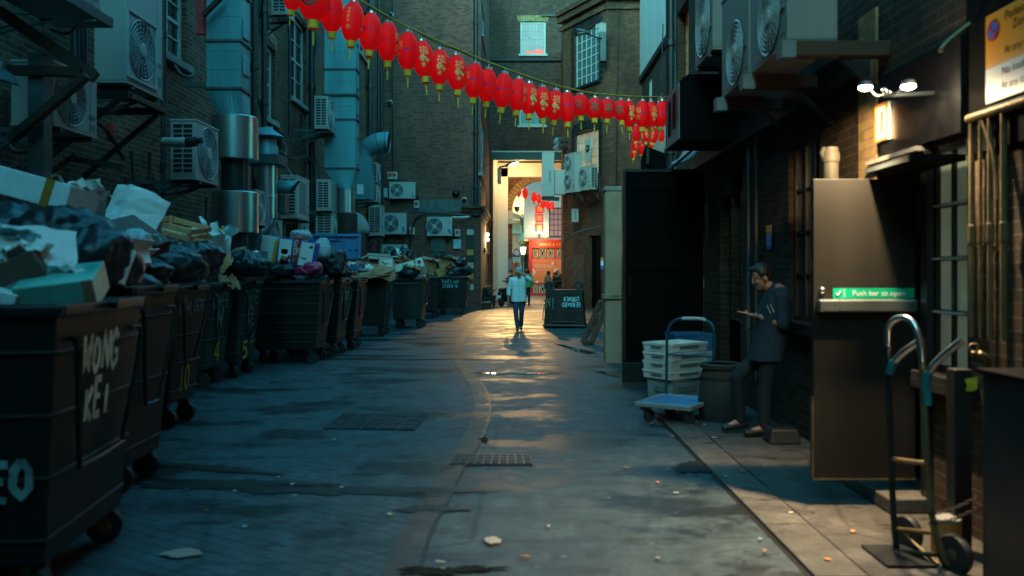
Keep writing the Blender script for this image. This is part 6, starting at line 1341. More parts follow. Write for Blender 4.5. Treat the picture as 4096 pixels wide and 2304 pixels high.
# the open door
t = thing('open_door', 'scuffed dark metal door standing open with a push bar and green sign', 'door', (2.36, 5.65, .2))
M['doorp'] = mat('scuffed_door_paint', (.013, .0105, .008), .6, 0.0, var=.25, sc=3, bump=.06, dirt=.35, dirtc=(.022, .018, .014), streak=True, spec=.25)
b = MB(); b.mm(2.0, 2.69, 5.65, 5.695, .2, 2.23); b.build('leaf', M['doorp'], t, world=True, bevel=.004)
b = MB(); b.mm(2.02, 2.68, 5.585, 5.648, 1.33, 1.415); b.build('push_bar', M['alu'], t, world=True, bevel=.012)
b = MB(); b.mm(2.13, 2.68, 5.644, 5.649, 1.42, 1.49); sg = b.build('push_sign', mat('safety_green', (.0, .36, .2), .4, var=.08), t, world=True)
q = typeset('Push bar to open', .052, plane((2.44, 5.643, 1.455), (1, 0, 0), (0, 0, 1))); q.tube([(2.15, 5.643, 1.455), (2.16, 5.643, 1.44), (2.185, 5.643, 1.472)], .004, 6); q.mm(2.205, 2.208, 5.642, 5.644, 1.425, 1.485); q.build('lettering', M['signw'], sg, world=True)
b = MB(); b.lathe([(.02, 0), (.02, .02), (.012, .03)], 16, Matrix.Translation((2.055, 5.65, 1.475)) @ Matrix.Rotation(pi/2, 4, 'X')); b.build('lock', M['chrome'], t, world=True); b = MB(); b.mm(1.997, 2.69, 5.648, 5.697, .192, .203); b.mm(1.994, 2.0, 5.648, 5.697, .2, .75); b.build('edge_strip', M['oldtruck'], t, world=True)
# sack truck
t = thing('sack_truck', 'old sack truck with chrome and teal handles standing by the right wall', 'hand truck', (2.25, 4.6, 0))
def A(p): return at(p[0], p[1], p[2])
fr = smoothline3([A(p) for p in ((2262, 1440, 4.72), (2248, 1300, 4.75), (2240, 1100, 4.78), (2232, 870, 4.78), (2240, 815, 4.75), (2268, 799, 4.68), (2296, 812, 4.61), (2313, 860, 4.57), (2322, 980, 4.53), (2334, 1180, 4.5), (2352, 1340, 4.47), (2385, 1420, 4.44))], 4)
b = MB(); b.tube(fr[:13], .018, 10); b.build('upright', M['black'], t, world=True, smooth='auto'); b = MB(); b.tube(fr[30:], .018, 10); b.build('upright', M['oldtruck'], t, world=True, smooth='auto'); b = MB(); b.tube(fr[12:31], .0185, 10); b.build('top_loop', M['chrome'], t, world=True, smooth='auto')
for p0, p1, p2, p3 in (((2238, 940, 4.74), (2247, 915, 4.72), (2275, 885, 4.66), (2318, 856, 4.58)), ((2328, 985, 4.52), (2334, 945, 4.5), (2362, 905, 4.45), (2420, 857, 4.36))):
    g = smoothline3([A(p0), A(p1), A(p2), A(p3)], 4); b = MB(); b.tube(g, .021, 10); gr = b.build('grip', M['chrome'], t, world=True, smooth='auto'); b = MB(); b.tube(g[:6], .0225, 10); b.build('teal_sleeve', M['teal'], gr, world=True, smooth='auto')
b = MB(); b.tube([A((2318, 900, 4.562)), A((2323, 985, 4.532))], .0185, 10); b.tube([A((2331, 960, 4.52)), A((2334, 1020, 4.515))], .022, 10); b.build('teal_band', M['teal'], t, world=True, smooth='auto')
b = MB(); 
for yy in (1155, 1330, 1385): b.tube([A((2247, yy, 4.755)), A((2338 if yy < 1300 else 2360, yy+12, 4.48))], .013, 8)
b.tube([A((2254, 1330, 4.74)), A((2360, 1420, 4.5))], .012, 8); b.each('cross_bar', M['oldtruck'], t, world=True, smooth='auto'); b = MB(); q = A((2330, 1440, 4.62)); b.box((q.x-.16, q.y, .03), (.26, .34, .012)); b.build('toe_plate', M['black'], t, world=True)
for k, (p, rr) in enumerate((((2402, 1425, 4.42), .105), ((2283, 1385, 4.8), .1))):
    c = A(p); c.z = rr; T = Matrix.Translation(c) @ Matrix.Rotation(radians(-70), 4, 'Z') @ Matrix.Rotation(pi/2, 4, 'X'); b = MB(); b.lathe([(rr*.62, -.02), (rr*.93, -.024), (rr, -.012), (rr, .012), (rr*.93, .024), (rr*.62, .02)], 24, T); w_ = b.build('wheel', M['rubber'], t, world=True, smooth='auto')
    b = MB(); b.lathe([(rr*.12, -.03), (rr*.3, -.024), (rr*.3, .024), (rr*.12, .03)], 16, T)
    for q in range(5): a = 2*pi*q/5; b.add([], []); b.M = T; b.bar((cos(a)*rr*.2, sin(a)*rr*.2, 0), (cos(a)*rr*.64, sin(a)*rr*.64, 0), .022, .02, up=(0, 0, 1)); b.M = None
    b.build('hub', M['oldtruck'], w_, world=True)
# chain to the wall
t = thing('chain', 'rusty doubled chain from the sack truck to the wall', 'chain', tuple(A((2345, 1300, 4.47)))); b = MB()
for off in (0, 24):
    a = A((2338, 1292+off, 4.46)); e = A((2458, 1250+off*1.2, 4.42)); n = 13
    for i in range(n):
        c = a+(e-a)*((i+.5)/n)+Vector((0, 0, -.02*sin(pi*(i+.5)/n))); d = (e-a).normalized(); L_ = (e-a).length/n*.72; s_ = d.cross(Vector((0, 0, 1))).normalized() if i % 2 else d.cross(Vector((0, 1, 0))).normalized()
        b.tube([c+d*L_*cos(q*pi/4)+s_*.009*sin(q*pi/4) for q in range(8)], .0035, 5, closed=True)
b.build('links', M['rust'], t, world=True, smooth=True)
t = thing('metal_cabinet', 'dark metal cabinet at the lower right edge of the alley', 'cabinet', (2.5, 4.1, 0)); b = MB(); b.mm(2.29, 2.7, 3.7, 4.12, .02, 1.1); b.build('body', mat('grimy_brown_metal', (.03, .024, .018), .6, .2, var=.4, sc=4, dirt=.4), t, world=True, bevel=.008); b = MB(); b.mm(2.27, 2.71, 3.68, 4.14, 1.1, 1.125); b.build('lid', M['matt'], t, world=True, bevel=.006); b = MB(); b.mm(2.286, 2.29, 3.74, 4.08, .1, 1.05); b.build('door', M['black'], t, world=True)
t = thing('padlock_post', 'black post with a shiny padlock and a yellow sticker behind the sack truck', 'post', (2.5, 4.75, 0)); b = MB(); b.mm(2.46, 2.56, 4.7, 4.8, .0, 1.05); b.build('shaft', M['black'], t, world=True, bevel=.008); b = MB(); q = at(2450, 890, 4.66); b.ell(q, (.02, .015, .017)); b.tube(smoothline3([q+Vector((-.02, 0, .01)), q+Vector((-.02, 0, .05)), q+Vector((.02, 0, .05)), q+Vector((.02, 0, .01))], 4), .006, 6); b.tube([q+Vector((.03, 0, .0)), q+Vector((.1, .04, -.03)), q+Vector((.1, .06, -.2))], .02, 8); b.build('padlock', M['oldtruck'], t, world=True, smooth=True); b = MB(); c = at(2442, 970, 4.69); b.add([c+Vector(p) for p in ((-.035, 0, .035), (.04, 0, .05), (.035, 0, -.02), (.0, 0, -.035), (-.03, 0, -.03), (-.02, 0, 0))], [(0, 1, 2, 3, 4, 5)]); b.build('sticker', M['painty'], t, world=True)
t = thing('paint_tin', 'lit rusty tin with a pale lid beside the sack truck wheels', 'tin', tuple(gnd(2420, 1432)*1.0)); c = Vector((2.42, 4.72, 0)); t.location = c; b = MB(); b.lathe([(.075, 0), (.08, .005), (.08, .2), (.075, .205)], 24); b.build('body', M['cor'], t, smooth='auto'); b = MB(); b.lathe([(.083, .2), (.083, .215), (.06, .222)], 24); b.build('lid', M['stone'], t, smooth='auto')
# platform trolley
t = thing('platform_trolley', 'blue platform trolley with a white grip handle on the right pavement edge', 'trolley', (1.72, 9.06, 0), radians(-33.7)); b = MB(); w, e = .3, .37
b.mm(-w, w, -e, e, .18, .205); b.build('deck', M['tdeck'], t, bevel=.006); b = MB(); b.mm(-w-.02, w+.02, -e-.02, -e+.015, .165, .215); b.mm(-w-.02, w+.02, e-.015, e+.02, .165, .215); b.mm(-w-.02, -w+.015, -e+.015, e-.015, .165, .215); b.mm(w-.015, w+.02, -e+.015, e-.015, .165, .215); b.build('bumper', M['stone'], t, bevel=.01)
b = MB(); hp = smoothline3([Vector(p) for p in ((-w+.02, e, .2), (-w+.02, e+.01, .6), (-w+.03, e+.02, .92), (-w+.12, e+.03, 1.05), (0, e+.03, 1.075), (w-.12, e+.03, 1.06), (w-.02, e+.02, .95), (w-.02, e+.01, .6), (w-.02, e, .2))], 4); b.tube(hp, .017, 10); b.tube([(-w+.02, e+.01, .66), (w-.02, e+.01, .66)], .011, 8); b.build('handle', M['tblue'], t, smooth='auto'); b = MB(); b.tube(hp[14:21], .021, 10); b.build('grip', M['white'], t, smooth='auto')
for sx in (-1, 1):
    for sy in (-1, 1): castor(t, sx*(w-.07), sy*(e-.08), .165, .062, 'castor', R.uniform(-.5, .5))
# fish crates and totes
def tote(label, c, rz, d, m, grp=None, handle=True):
    t = thing('plastic_crate', label, 'crate', c, rz, grp); w, e, h = d[0]/2, d[1]/2, d[2]; b = MB(); k = .009
    V = [(-w+k, -e+k, 0), (w-k, -e+k, 0), (w-k, e-k, 0), (-w+k, e-k, 0), (-w, -e, h), (w, -e, h), (w, e, h), (-w, e, h), (-w+.03, -e+.03, h), (w-.03, -e+.03, h), (w-.03, e-.03, h), (-w+.03, e-.03, h), (-w+.05, -e+.05, .03), (w-.05, -e+.05, .03), (w-.05, e-.05, .03), (-w+.05, e-.05, .03)]
    f = [(3, 2, 1, 0), (12, 13, 14, 15)]
    for i in range(4): j = (i+1) % 4; f += [(i, j, 4+j, 4+i), (4+i, 4+j, 8+j, 8+i), (8+i, 8+j, 12+j, 12+i)]
    b.add(V, f); b.mm(-w-.005, w+.005, -e-.005, -e+.001, h-.03, h+.002); b.mm(-w-.005, w+.005, e-.001, e+.005, h-.03, h+.002); b.mm(-w-.005, -w+.001, -e+.001, e-.001, h-.03, h+.002); b.mm(w-.001, w+.005, -e+.001, e-.001, h-.03, h+.002); b.build('shell', M[m], t, bevel=.006)
    if handle: 
        for s_ in (-1, 1): b = MB(); b.mm(s_*w-.012, s_*w+.003, -.09, .09, h*.42, h*.66); b.build('handle_slot', M['acgrey'], t)
        b = MB(); b.mm(-.17, .17, -e-.004, -e+.02, h*.4, h*.66); b.build('handle_slot', M['acgrey'], t)
    return t
cx, cy, ra = 1.98, 10.55, radians(38); tote('big grey tote at the bottom of the white fish crate stack', (cx, cy, 0), ra, (.56, .42, .27), 'trayg')
for k, lb in enumerate(('lowest of the four white fish crates on the grey tote', 'second lowest white fish crate on the grey tote', 'second highest white fish crate on the grey tote', 'topmost white fish crate on the grey tote')): tote(lb, (cx+R.uniform(-.01, .01), cy+R.uniform(-.01, .01), .275+k*.112), ra+R.uniform(-.05, .05), (.66, .48, .105), 'trayw', 'stack of white fish crates')
tote('blue plastic crate on a grey tote behind the white fish crates', (2.3, 11.25, .56), radians(10), (.52, .4, .22), 'trayb', handle=False); tote('grey tote supporting the blue crate behind the white stack', (2.3, 11.25, 0), radians(10), (.5, .4, .55), 'trayg', handle=False)
t = thing('old_barrel', 'old dark tub with a thick rim beside the leaning man', 'tub', (2.19, 8.98, 0)); b = MB(); b.lathe([(.21, 0), (.23, .02), (.25, .2), (.23, .42), (.2, .56), (.19, .58)], 30); b.build('body', M['terra'], t, smooth='auto'); b = MB(); b.lathe([(.2, .56), (.225, .57), (.23, .61), (.2, .625), (.17, .61)], 30, cap=False); b.build('rim', M['terra'], t, smooth='auto'); b = MB(); b.lathe([(.01, .56), (.19, .555)], 24, cap=False); b.build('soil', M['matt'], t); b = MB(); b.lathe([(.224, .45), (.231, .46), (.228, .49), (.215, .5)], 30, cap=False); b.build('hoop', M['rust'], t, smooth='auto')
t = thing('rubber_block', 'black rubber block on the pavement beside the leaning man', 'block', (2.45, 7.75, .018)); b = MB(); b.taper((-.15, .15, -.12, .12), (-.12, .12, -.1, .1), 0, .14); b.build('block', M['rubber'], t, bevel=.02); b = MB(); b.mm(-.09, .09, -.07, .07, .14, .15); b.build('top_pad', M['black'], t, bevel=.005)
# leaning wooden frame
t = thing('timber_pallet', 'reddish brown wooden frame leaning beside the cream pier', 'frame', (1.75, 18.5, 0)); YP = 18.4; A1 = at(1466, 866, YP); A1.z = .03; B1 = at(1512, 756, YP+.25); A2 = at(1487, 866, YP-.1); A2.z = .03; B2 = at(1528, 768, YP+.15); b = MB(); b.bar(A1, B1, .06, .12); b.bar(A2, B2, .06, .12); b.each('stile', M['woodd'], t, .001, world=True, bevel=.006)
for k in (.03, .34, .66, .97): b = MB(); b.bar(A1+(B1-A1)*k, A2+(B2-A2)*k, .09, .1); b.build('rail', M['woodd'], t, world=True, bevel=.006)
b = MB(); q = [A1+(B1-A1)*.36, A2+(B2-A2)*.36, A2+(B2-A2)*.64, A1+(B1-A1)*.64]; v = Vector((.0, .05, .0)); b.add(q+[p+v for p in q], [(0, 1, 2, 3), (7, 6, 5, 4), (0, 1, 5, 4), (1, 2, 6, 5), (2, 3, 7, 6), (3, 0, 4, 7)]); b.build('panel', M['rust'], t, world=True)
# corner building street lamp, flue stubs and lit things
t = thing('wall_lamp', 'unlit street lamp on a long arm over the upper steel window', 'street lamp', tuple(at(1517, 115, 34.3))); b = MB(); c = at(1517, 117, 34.6); b.mm(c.x-.13, c.x+.13, c.y-.1, c.y+.3, c.z-.62, c.z+.6); b.build('control_box', M['steel'], t, world=True, bevel=.02)
b = MB(); b.tube([at(1515, 97, 34.55), at(1495, 92, 34.2), at(1470, 83, 33.8)], .035, 8); b.build('arm', M['steel'], t, world=True); b = MB(); b.ell(at(1467, 80, 33.75), (.32, .16, .09), Matrix.Rotation(.3, 4, 'Y')); b.build('lamp_head', M['steel'], t, world=True, smooth=True); b = MB(); b.ell(at(1464, 84, 33.72), (.2, .12, .06)); b.build('lens', M['glassg'], t, world=True, smooth=True)
t = thing('flue_stub', 'pair of short silver flue pipes beside the lit steel window', 'flue', tuple(at(1408, 358, 37.5))); 
for y_ in (352, 366): b = MB(); p = at(1422, y_, 37.8); q = at(1402, y_+1, 37.4); b.tube([p, q], .13, 18); b.tube([q, q+Vector((-.05, -.1, -.12))], .15, 18); b.build('pipe', M['alu'], t, world=True, smooth='auto')
M['lampglow'] = emit('warm_lamp_lens', (1, .72, .36), 14); M['greenglow'] = emit('green_lamp', (.25, 1, .75), 6)
t = thing('passage_lamp', 'lit lamp on a bracket arm in the mouth of the white passage', 'street lamp', tuple(at(1256, 425, 45.3))); b = MB(); c = at(1254, 432, 45.5); b.mm(c.x-.06, c.x+.14, c.y-.1, c.y+.3, c.z-.65, c.z+.2); b.build('control_box', M['stone'], t, world=True, bevel=.02); b = MB(); b.tube([at(1256, 421, 45.3), at(1272, 417, 45.1), at(1284, 412, 45.0)], .05, 8); b.tube([at(1272, 418, 45.1), at(1284, 412, 45)], .08, 8); b.build('arm', M['steel'], t, world=True, smooth='auto')
PL = at(1291, 412, 45.0); b = MB(); b.ell(PL+Vector((0, 0, .05)), (.32, .16, .1), Matrix.Rotation(-.35, 4, 'Y')); hd = b.build('lamp_head', M['steel'], t, world=True, smooth=True); b = MB(); b.ell(PL+Vector((.03, -.03, -.02)), (.28, .15, .09), Matrix.Rotation(-.35, 4, 'Y')); b.build('lens', M['lampglow'], hd, world=True, smooth=True)
for y_, m, lb in ((590, 'greenglow', 'small green lamp on the flank wall above the seated man'), (603, 'lampglow', 'small white lamp below the green one on the flank wall')):
    Y = FX1*F/(1221-CX); c = at(1221, y_, Y)+Vector((.1, 0, 0)); t = thing('wall_light', lb, 'lamp', tuple(c)); b = MB(); b.ell((0, 0, 0), .085); b.build('globe', M[m], t, smooth=True); b = MB(); b.mm(-.13, -.06, -.05, .05, -.08, .06); b.build('bracket', M['steel'], t)
# rusty frame, post and beams at the upper left
t = thing('steel_frame', 'grey steel post with rusty beams and braces carrying the upper left platform', 'steel frame', (-4.2, 7.6, 0)); b = MB(); p = at(101, 450, 7.5); b.mm(p.x-.07, p.x+.07, 7.43, 7.57, 0, 3.55); b.mm(p.x-.075, p.x+.075, 7.42, 7.58, 2.0, 2.02); b.build('post', M['steel'], t, world=True)
b = MB(); b.bar(at(0, 30, 7.35), at(240, 195, 7.55), .12, .1); b.bar(at(90, 88, 7.5), at(238, 185, 7.7), .07, .07); b.bar(at(0, 176, 7.4), at(205, 182, 7.45), .08, .08); b.build('rusty_beam', M['rust'], t, world=True); b = MB(); b.bar(at(25, 352, 7.3), at(218, 190, 7.35), .1, .06); b.bar(at(120, 440, 8.3), at(190, 390, 8.4), .05, .05); b.bar(at(180, 400, 8.4), at(310, 420, 8.6), .05, .05); b.each('brace', M['rust'], t, world=True)
b = MB(); b.mm(-4.5, -3.95, 7.0, 8.15, 3.98, 4.07); b.mm(-4.6, -3.9, 6.7, 6.78, 3.98, 4.06); b.build('platform', M['steel'], t, world=True); b = MB(); b.tube(smoothline3([at(130, 75, 7.6), at(170, 85, 7.6), at(200, 60, 7.6), at(240, 52, 7.6)], 4), .012, 6); b.build('loose_cable', M['steel'], t, world=True, smooth=True)
for D, lb in ((190, 'left one of two dark pipes behind the upper left beams'), (209, 'right one of two dark pipes behind the upper left beams')): downpipe(lb, -5.2, -5.2*F/(D-CX), 3.4, 7, .05)
t = thing('meter_cabinet', 'dark meter cabinet low on the left wall behind the heap', 'cabinet', (-5.36, 10.0, 1.6), LR); b = MB(); b.mm(-.35, .35, -.14, .02, 0, 1.1); b.build('casing', M['pipe'], t, bevel=.01); b = MB(); b.mm(-.3, .3, -.15, -.14, .05, 1.05); b.build('door', M['steel'], t)
t = thing('shelf_bracket', 'black steel bracket shelf under the square guarded air conditioner', 'bracket', (-4.5, 9.6, 3.5)); b = MB(); b.mm(-5.3, -4.25, 9.1, 9.16, 3.5, 3.58); b.mm(-5.3, -4.25, 10.05, 10.11, 3.5, 3.58); b.mm(-4.3, -4.24, 9.16, 10.05, 3.51, 3.57); b.build('shelf', M['black'], t, world=True); b = MB(); b.bar((-4.35, 9.13, 3.5), (-5.25, 9.13, 2.75), .05); b.bar((-4.35, 10.08, 3.5), (-5.25, 10.08, 2.75), .05); b.each('strut', M['black'], t, world=True)
t = thing('red_canopy_frame', 'dark red sloping strut beside the top of the first square duct', 'strut', tuple(at(540, 20, 12.9))); b = MB(); b.bar(at(510, 40, 12.9), at(556, -6, 12.9), .08, .06); b.each('strut', M['rust'], t, world=True); b = MB(); b.mm(*(lambda p: (p.x-.06, p.x+.06, p.y, p.y+.1, p.z-.4, p.z+.5))(at(503, 20, 13.0))); b.build('hanger', M['cred'], t, world=True)
t = thing('wall_lamp', 'dark shaded lamp at the far upper left edge of the view', 'lamp', tuple(at(10, 200, 7.0))); b = MB(); p = at(-5, 200, 7.0); b.lathe([(.16, 0), (.12, .06), (.04, .1), (.02, .16)], 20, Matrix.Translation(p) @ Matrix.Rotation(.25, 4, 'Y')); b.build('shade', M['steel'], t, world=True, smooth='auto'); b = MB(); b.tube([p+Vector((0, 0, .12)), p+Vector((-.3, 0, .2))], .015, 6); b.build('arm', M['steel'], t, world=True)
t = thing('electric_box', 'red fire call box on the left wall under the square guarded air conditioner', 'call box', (-4.9, 10.4, 3.2)) if False else None

# ================================================================== THE STREET BEYOND THE ARCH
SY = 57.0; sx_ = lambda D: (D-CX)*SY/F; sz_ = lambda y_: H-(y_-HY)*SY/F
M['shopred'] = mat('shop_red_paint', (.75, .025, .012), .4, var=.08); M['poster'] = mat('orange_poster', (.85, .2, .07), .5, var=.05, sc=2); M['posterw'] = mat('poster_pale_print', (.9, .62, .5), .5, var=.05)
t = thing('red_shop', 'pale blue brick building with a bright red shopfront lettered in gilt', 'shop', (sx_(1375), SY, 0)); xa, xb = sx_(1331), sx_(1470)
w = MB(); hw = (sx_(1381), sx_(1416), sz_(596), sz_(522)); panel(w, (0, SY, 0), (1, 0, 0), (0, -1, 0), sx_(1318), xb+6, sz_(606), 16, [hw], .12); backing(w, (0, SY, 0), (1, 0, 0), (0, -1, 0), sx_(1318), xb+6, 0, 16, 5); w.build('wall', M['brick_b'], t, world=True)
window(t, (0, SY, 0), (1, 0, 0), (0, -1, 0), *hw, nx=3, ny=5, fm=M['ink'], gm=glass('cosy_lit_pane', (.3, .2, .2), .1, (.6, .33, .3), .35), depth=.1, sm=M['ink'], fw=.08, bw=.05)
b = MB(); b.mm(xa, xb, SY-.3, SY-.0, sz_(624), sz_(607)); b.mm(xa-.06, xb, SY-.4, SY, sz_(607), sz_(603)); fa = b.build('fascia', M['shopred'], t, world=True); typeset('HORSE & DOLPHIN', .27, plane((sx_(1349)+1.35, SY-.302, sz_(615.5)), (1, 0, 0), (0, 0, 1))).build('lettering', M['gold'], fa, world=True)
b = MB(); b.mm(sx_(1318), xb+5, SY-.15, SY-.0, sz_(603), sz_(598)); b.build('sill_course', M['stone'], t, world=True)
b = MB(); b.mm(xa+.001, sx_(1339), SY-.2, SY-.01, 0, sz_(624))
for D in (1353.5, 1374.5, 1395): b.mm(sx_(D)-.035, sx_(D)+.035+(.1 if D == 1395 else 0), SY-.14, SY-.01, 0, sz_(624))
b.mm(xa+.001, xb, SY-.16, SY-.011, 0, .14); b.mm(sx_(1339), xb, SY-.13, SY-.012, sz_(714.5), sz_(710.5)); b.mm(sx_(1339), xb, SY-.13, SY-.012, sz_(652.5), sz_(650)); b.build('front_frame', M['shopred'], t, world=True)
b = MB(); b.mm(xa+.002, xb-.01, SY-.03, SY-.005, .14, sz_(624)); b.build('pane', M['glassd'], t, world=True)
b = MB()
def lattice(x0, x1, z0, z1):
    y0, y1 = SY-.09, SY-.05; W = x1-x0; Hh = z1-z0; th = .018
    def rect(a, b_, c, d): b.mm(a-th, a+th, y0, y1, c, d); b.mm(b_-th, b_+th, y0, y1, c, d); b.mm(a+th, b_-th, y0, y1, c-th, c+th); b.mm(a+th, b_-th, y0, y1, d-th, d+th)
    rect(x0+.04, x1-.04, z0+.03, z1-.03); rect(x0+W*.36, x0+W*.64, z0+Hh*.3, z0+Hh*.7); rect(x0+W*.2, x0+W*.8, z0+Hh*.16, z0+Hh*.84)
    for k in (.33, .67): b.mm(x0+.04, x0+W*.2, y0+.004, y1-.004, z0+Hh*k-th, z0+Hh*k+th); b.mm(x0+W*.8, x1-.04, y0+.004, y1-.004, z0+Hh*k-th, z0+Hh*k+th)
    b.mm(x0+W*.5-th, x0+W*.5+th, y0+.004, y1-.004, z0+.03, z0+Hh*.3); b.mm(x0+W*.5-th, x0+W*.5+th, y0+.004, y1-.004, z0+Hh*.7, z1-.03)
for D0, D1 in ((1340, 1353), (1355, 1374), (1376, 1394), (1400, 1416), (1418, 1434)): lattice(sx_(D0), sx_(D1), sz_(650), sz_(625)); lattice(sx_(D0), sx_(D1), sz_(740), sz_(714.5))
b.each('lattice', M['paintw'], t, .05, world=True)
b = MB(); b.mm(sx_(1337), sx_(1397), SY-.17, SY-.15, sz_(711), sz_(651.5)); b.mm(sx_(1398), sx_(1440), SY-.17, SY-.15, sz_(711), sz_(651.5)); po = b.build('poster', M['poster'], t, world=True); PM = lambda D, y_: plane((sx_(D), SY-.172, sz_(y_)), (1, 0, 0), (0, 0, 1)); q = MB()
for s_, sz, y_ in (('5,382 SQ FT RESTAURANT', .11, 667), ('OPPORTUNITY WITH EXTERNAL', .11, 670), ('COURTYARD SEATING', .11, 673), ('AVAILABLE TO LET', .11, 679), ('RIB', .12, 688)): typeset(s_, sz, PM(1368, y_)).build('lettering', M['posterw'], po, world=True)
for D, y_, rr in ((1340, 684, .22), (1398, 680, .16), (1351, 709, .12), (1390, 662, .1)):
    for k in range(5): a = 2*pi*k/5; c = Vector((sx_(D)+rr*.6*cos(a), SY-.173, sz_(y_)+rr*.6*sin(a))); q.add([c+Vector((rr*.4*cos(2*pi*j/8), 0, rr*.4*sin(2*pi*j/8))) for j in range(8)], [list(range(8))])
q.each('flower_print', M['posterw'], po, .06, world=True)
M['redlit'] = emit('backlit_red_square', (1, .02, .05), .55, (.7, .02, .04)); M['goldlit'] = emit('backlit_gold_glyph', (1, .45, .1), .45, (.8, .4, .1))
for y_, chx, lb in ((527.5, '海', 'topmost red square sign on the pale blue wall'), (550.5, '豚', 'middle red square sign on the pale blue wall'), (573.5, '園', 'lowest red square sign, lit from below by its lamp')):
    t = thing('square_sign', lb, 'sign', (sx_(1356.5), SY-.1, sz_(y_)), 0, 'red square signs'); b = MB(); b.mm(-.26, .26, 0, .06, -.26, .26); b.build('plate', M['redlit'], t, bevel=.03); typeset(chx, .4, FP(0, 0)).build('lettering', M['goldlit'], t)
SL = Vector((sx_(1356.5), SY-.4, sz_(586))); t = thing('sign_lamp', 'lit uplighter below the lowest red square sign', 'lamp', tuple(SL)); b = MB(); b.ell((0, 0, .0), (.16, .1, .07)); b.build('lens', M['lampglow'], t, smooth=True); b = MB(); b.mm(-.1, .1, -.03, .38, -.16, -.08); b.mm(-.04, .04, .3, .39, -.5, -.1); b.build('bracket', M['steel'], t)
# ornate building
OY = 60.0; ox = lambda D: (D-CX)*OY/F; oz = lambda y_: H-(y_-HY)*OY/F
M['cream'] = mat('cream_stucco', (.62, .55, .42), .7, var=.08, sc=2, dirt=.15, dirtc=(.3, .25, .18))
t = thing('ornate_building', 'ornate cream building with gilded capitals seen through the left of the arch', 'building', (ox(1290), OY, 0)); w = MB(); oh = (ox(1274), ox(1305), oz(645), oz(592)); panel(w, (0, OY, 0), (1, 0, 0), (0, -1, 0), ox(1150), ox(1330), 0, 15, [oh, (ox(1270), ox(1308), .1, oz(655))], .2); w.build('wall', M['cream'], t, world=True)
window(t, (0, OY, 0), (1, 0, 0), (0, -1, 0), *oh, nx=4, ny=5, gm=glass('amber_shop_pane', (.3, .18, .12), .15, (.8, .36, .2), .45), fm=M['cream'], depth=.15, bw=.05); window(t, (0, OY, 0), (1, 0, 0), (0, -1, 0), ox(1270), ox(1308), .1, oz(655), nx=4, ny=2, gm=glass('dim_shop_pane', (.1, .06, .05), .15, (.5, .25, .12), .25), fm=M['woodd'], depth=.15, sill=False)
b = MB(); b.mm(ox(1265), ox(1336), OY-.5, OY, oz(557), oz(552)); b.mm(ox(1265), ox(1334), OY-.4, OY, oz(562), oz(557)); b.bar((ox(1272), OY-.25, oz(527)), (ox(1336), OY-.25, oz(551)), .5, .16); b.mm(ox(1265), ox(1330), OY-.25, OY, oz(588), oz(584)); b.mm(ox(1309), ox(1330), OY-.22, OY, oz(640), oz(562)); b.mm(ox(1305), ox(1334), OY-.35, OY, oz(606), oz(602)); b.build('cornice', M['cream'], t, world=True, bevel=.02)
b = MB(); b.taper((ox(1311), ox(1328), OY-.3, OY), (ox(1305), ox(1333), OY-.4, OY), oz(622), oz(606.5)); b.mm(ox(1317), ox(1322), OY-.26, OY, oz(600), oz(568))
for D in (1308, 1330): b.tube([(ox(D)+.12*cos(a*pi/5), OY-.42, oz(611)+.12*sin(a*pi/5)) for a in range(9)], .04, 6)
for D in range(1300, 1336, 5): b.mm(ox(D), ox(D)+.07, OY-.45, OY-.4, oz(562), oz(558))
b.build('capital', M['gold'], t, world=True); b = MB(); b.mm(ox(1268), ox(1306), OY-.3, OY-.01, oz(655), oz(638)); b.build('fascia', M['ink'], t, world=True); b = MB(); b.mm(ox(1312), ox(1328), OY-.2, OY, 0, oz(640)); b.build('column', M['woodd'], t, world=True)
BL = at(1301, 520, 58.6); t = thing('wall_light', 'bright wall lamp lighting the cream front above its pediment', 'lamp', tuple(BL)); b = MB(); b.ell((0, 0, .1), (.16, .12, .1)); b.build('lens', M['lampglow'], t, smooth=True); b = MB(); b.lathe([(.1, -.35), (.2, -.1), (.2, .02), (.17, .05)], 16); b.mm(-.05, .05, .1, 1.3, -.2, -.1); b.build('housing', M['black'], t, smooth='auto')
def lantern_lamp(label, D, y_, Y, lit):
    t = thing('street_lantern', label, 'street lamp', tuple(at(D, y_, Y)), 0); b = MB(); b.lathe([(.1, -.3), (.2, .18)], 6, cap=False); b.build('glazing', M['lampglow'] if lit else M['glassg'], t); b = MB(); b.lathe([(.25, .18), (.12, .38), (.03, .42), (.02, .52)], 12)
    for k in range(6): a = pi/3*k; b.bar((.1*cos(a), .1*sin(a), -.3), (.2*cos(a), .2*sin(a), .18), .02)
    b.tube([(0, 0, -.28), (0, 0, -.75), (.12, .5, -.8), (.12, 1.2, -.8)], .05, 8); b.build('frame', M['black'], t, smooth='auto'); return t
lantern_lamp('unlit black street lantern above the gilded capital', 1315, 556, 58.5, False); lantern_lamp('lit street lantern below the gilded capital', 1316, 629, 57.5, True)
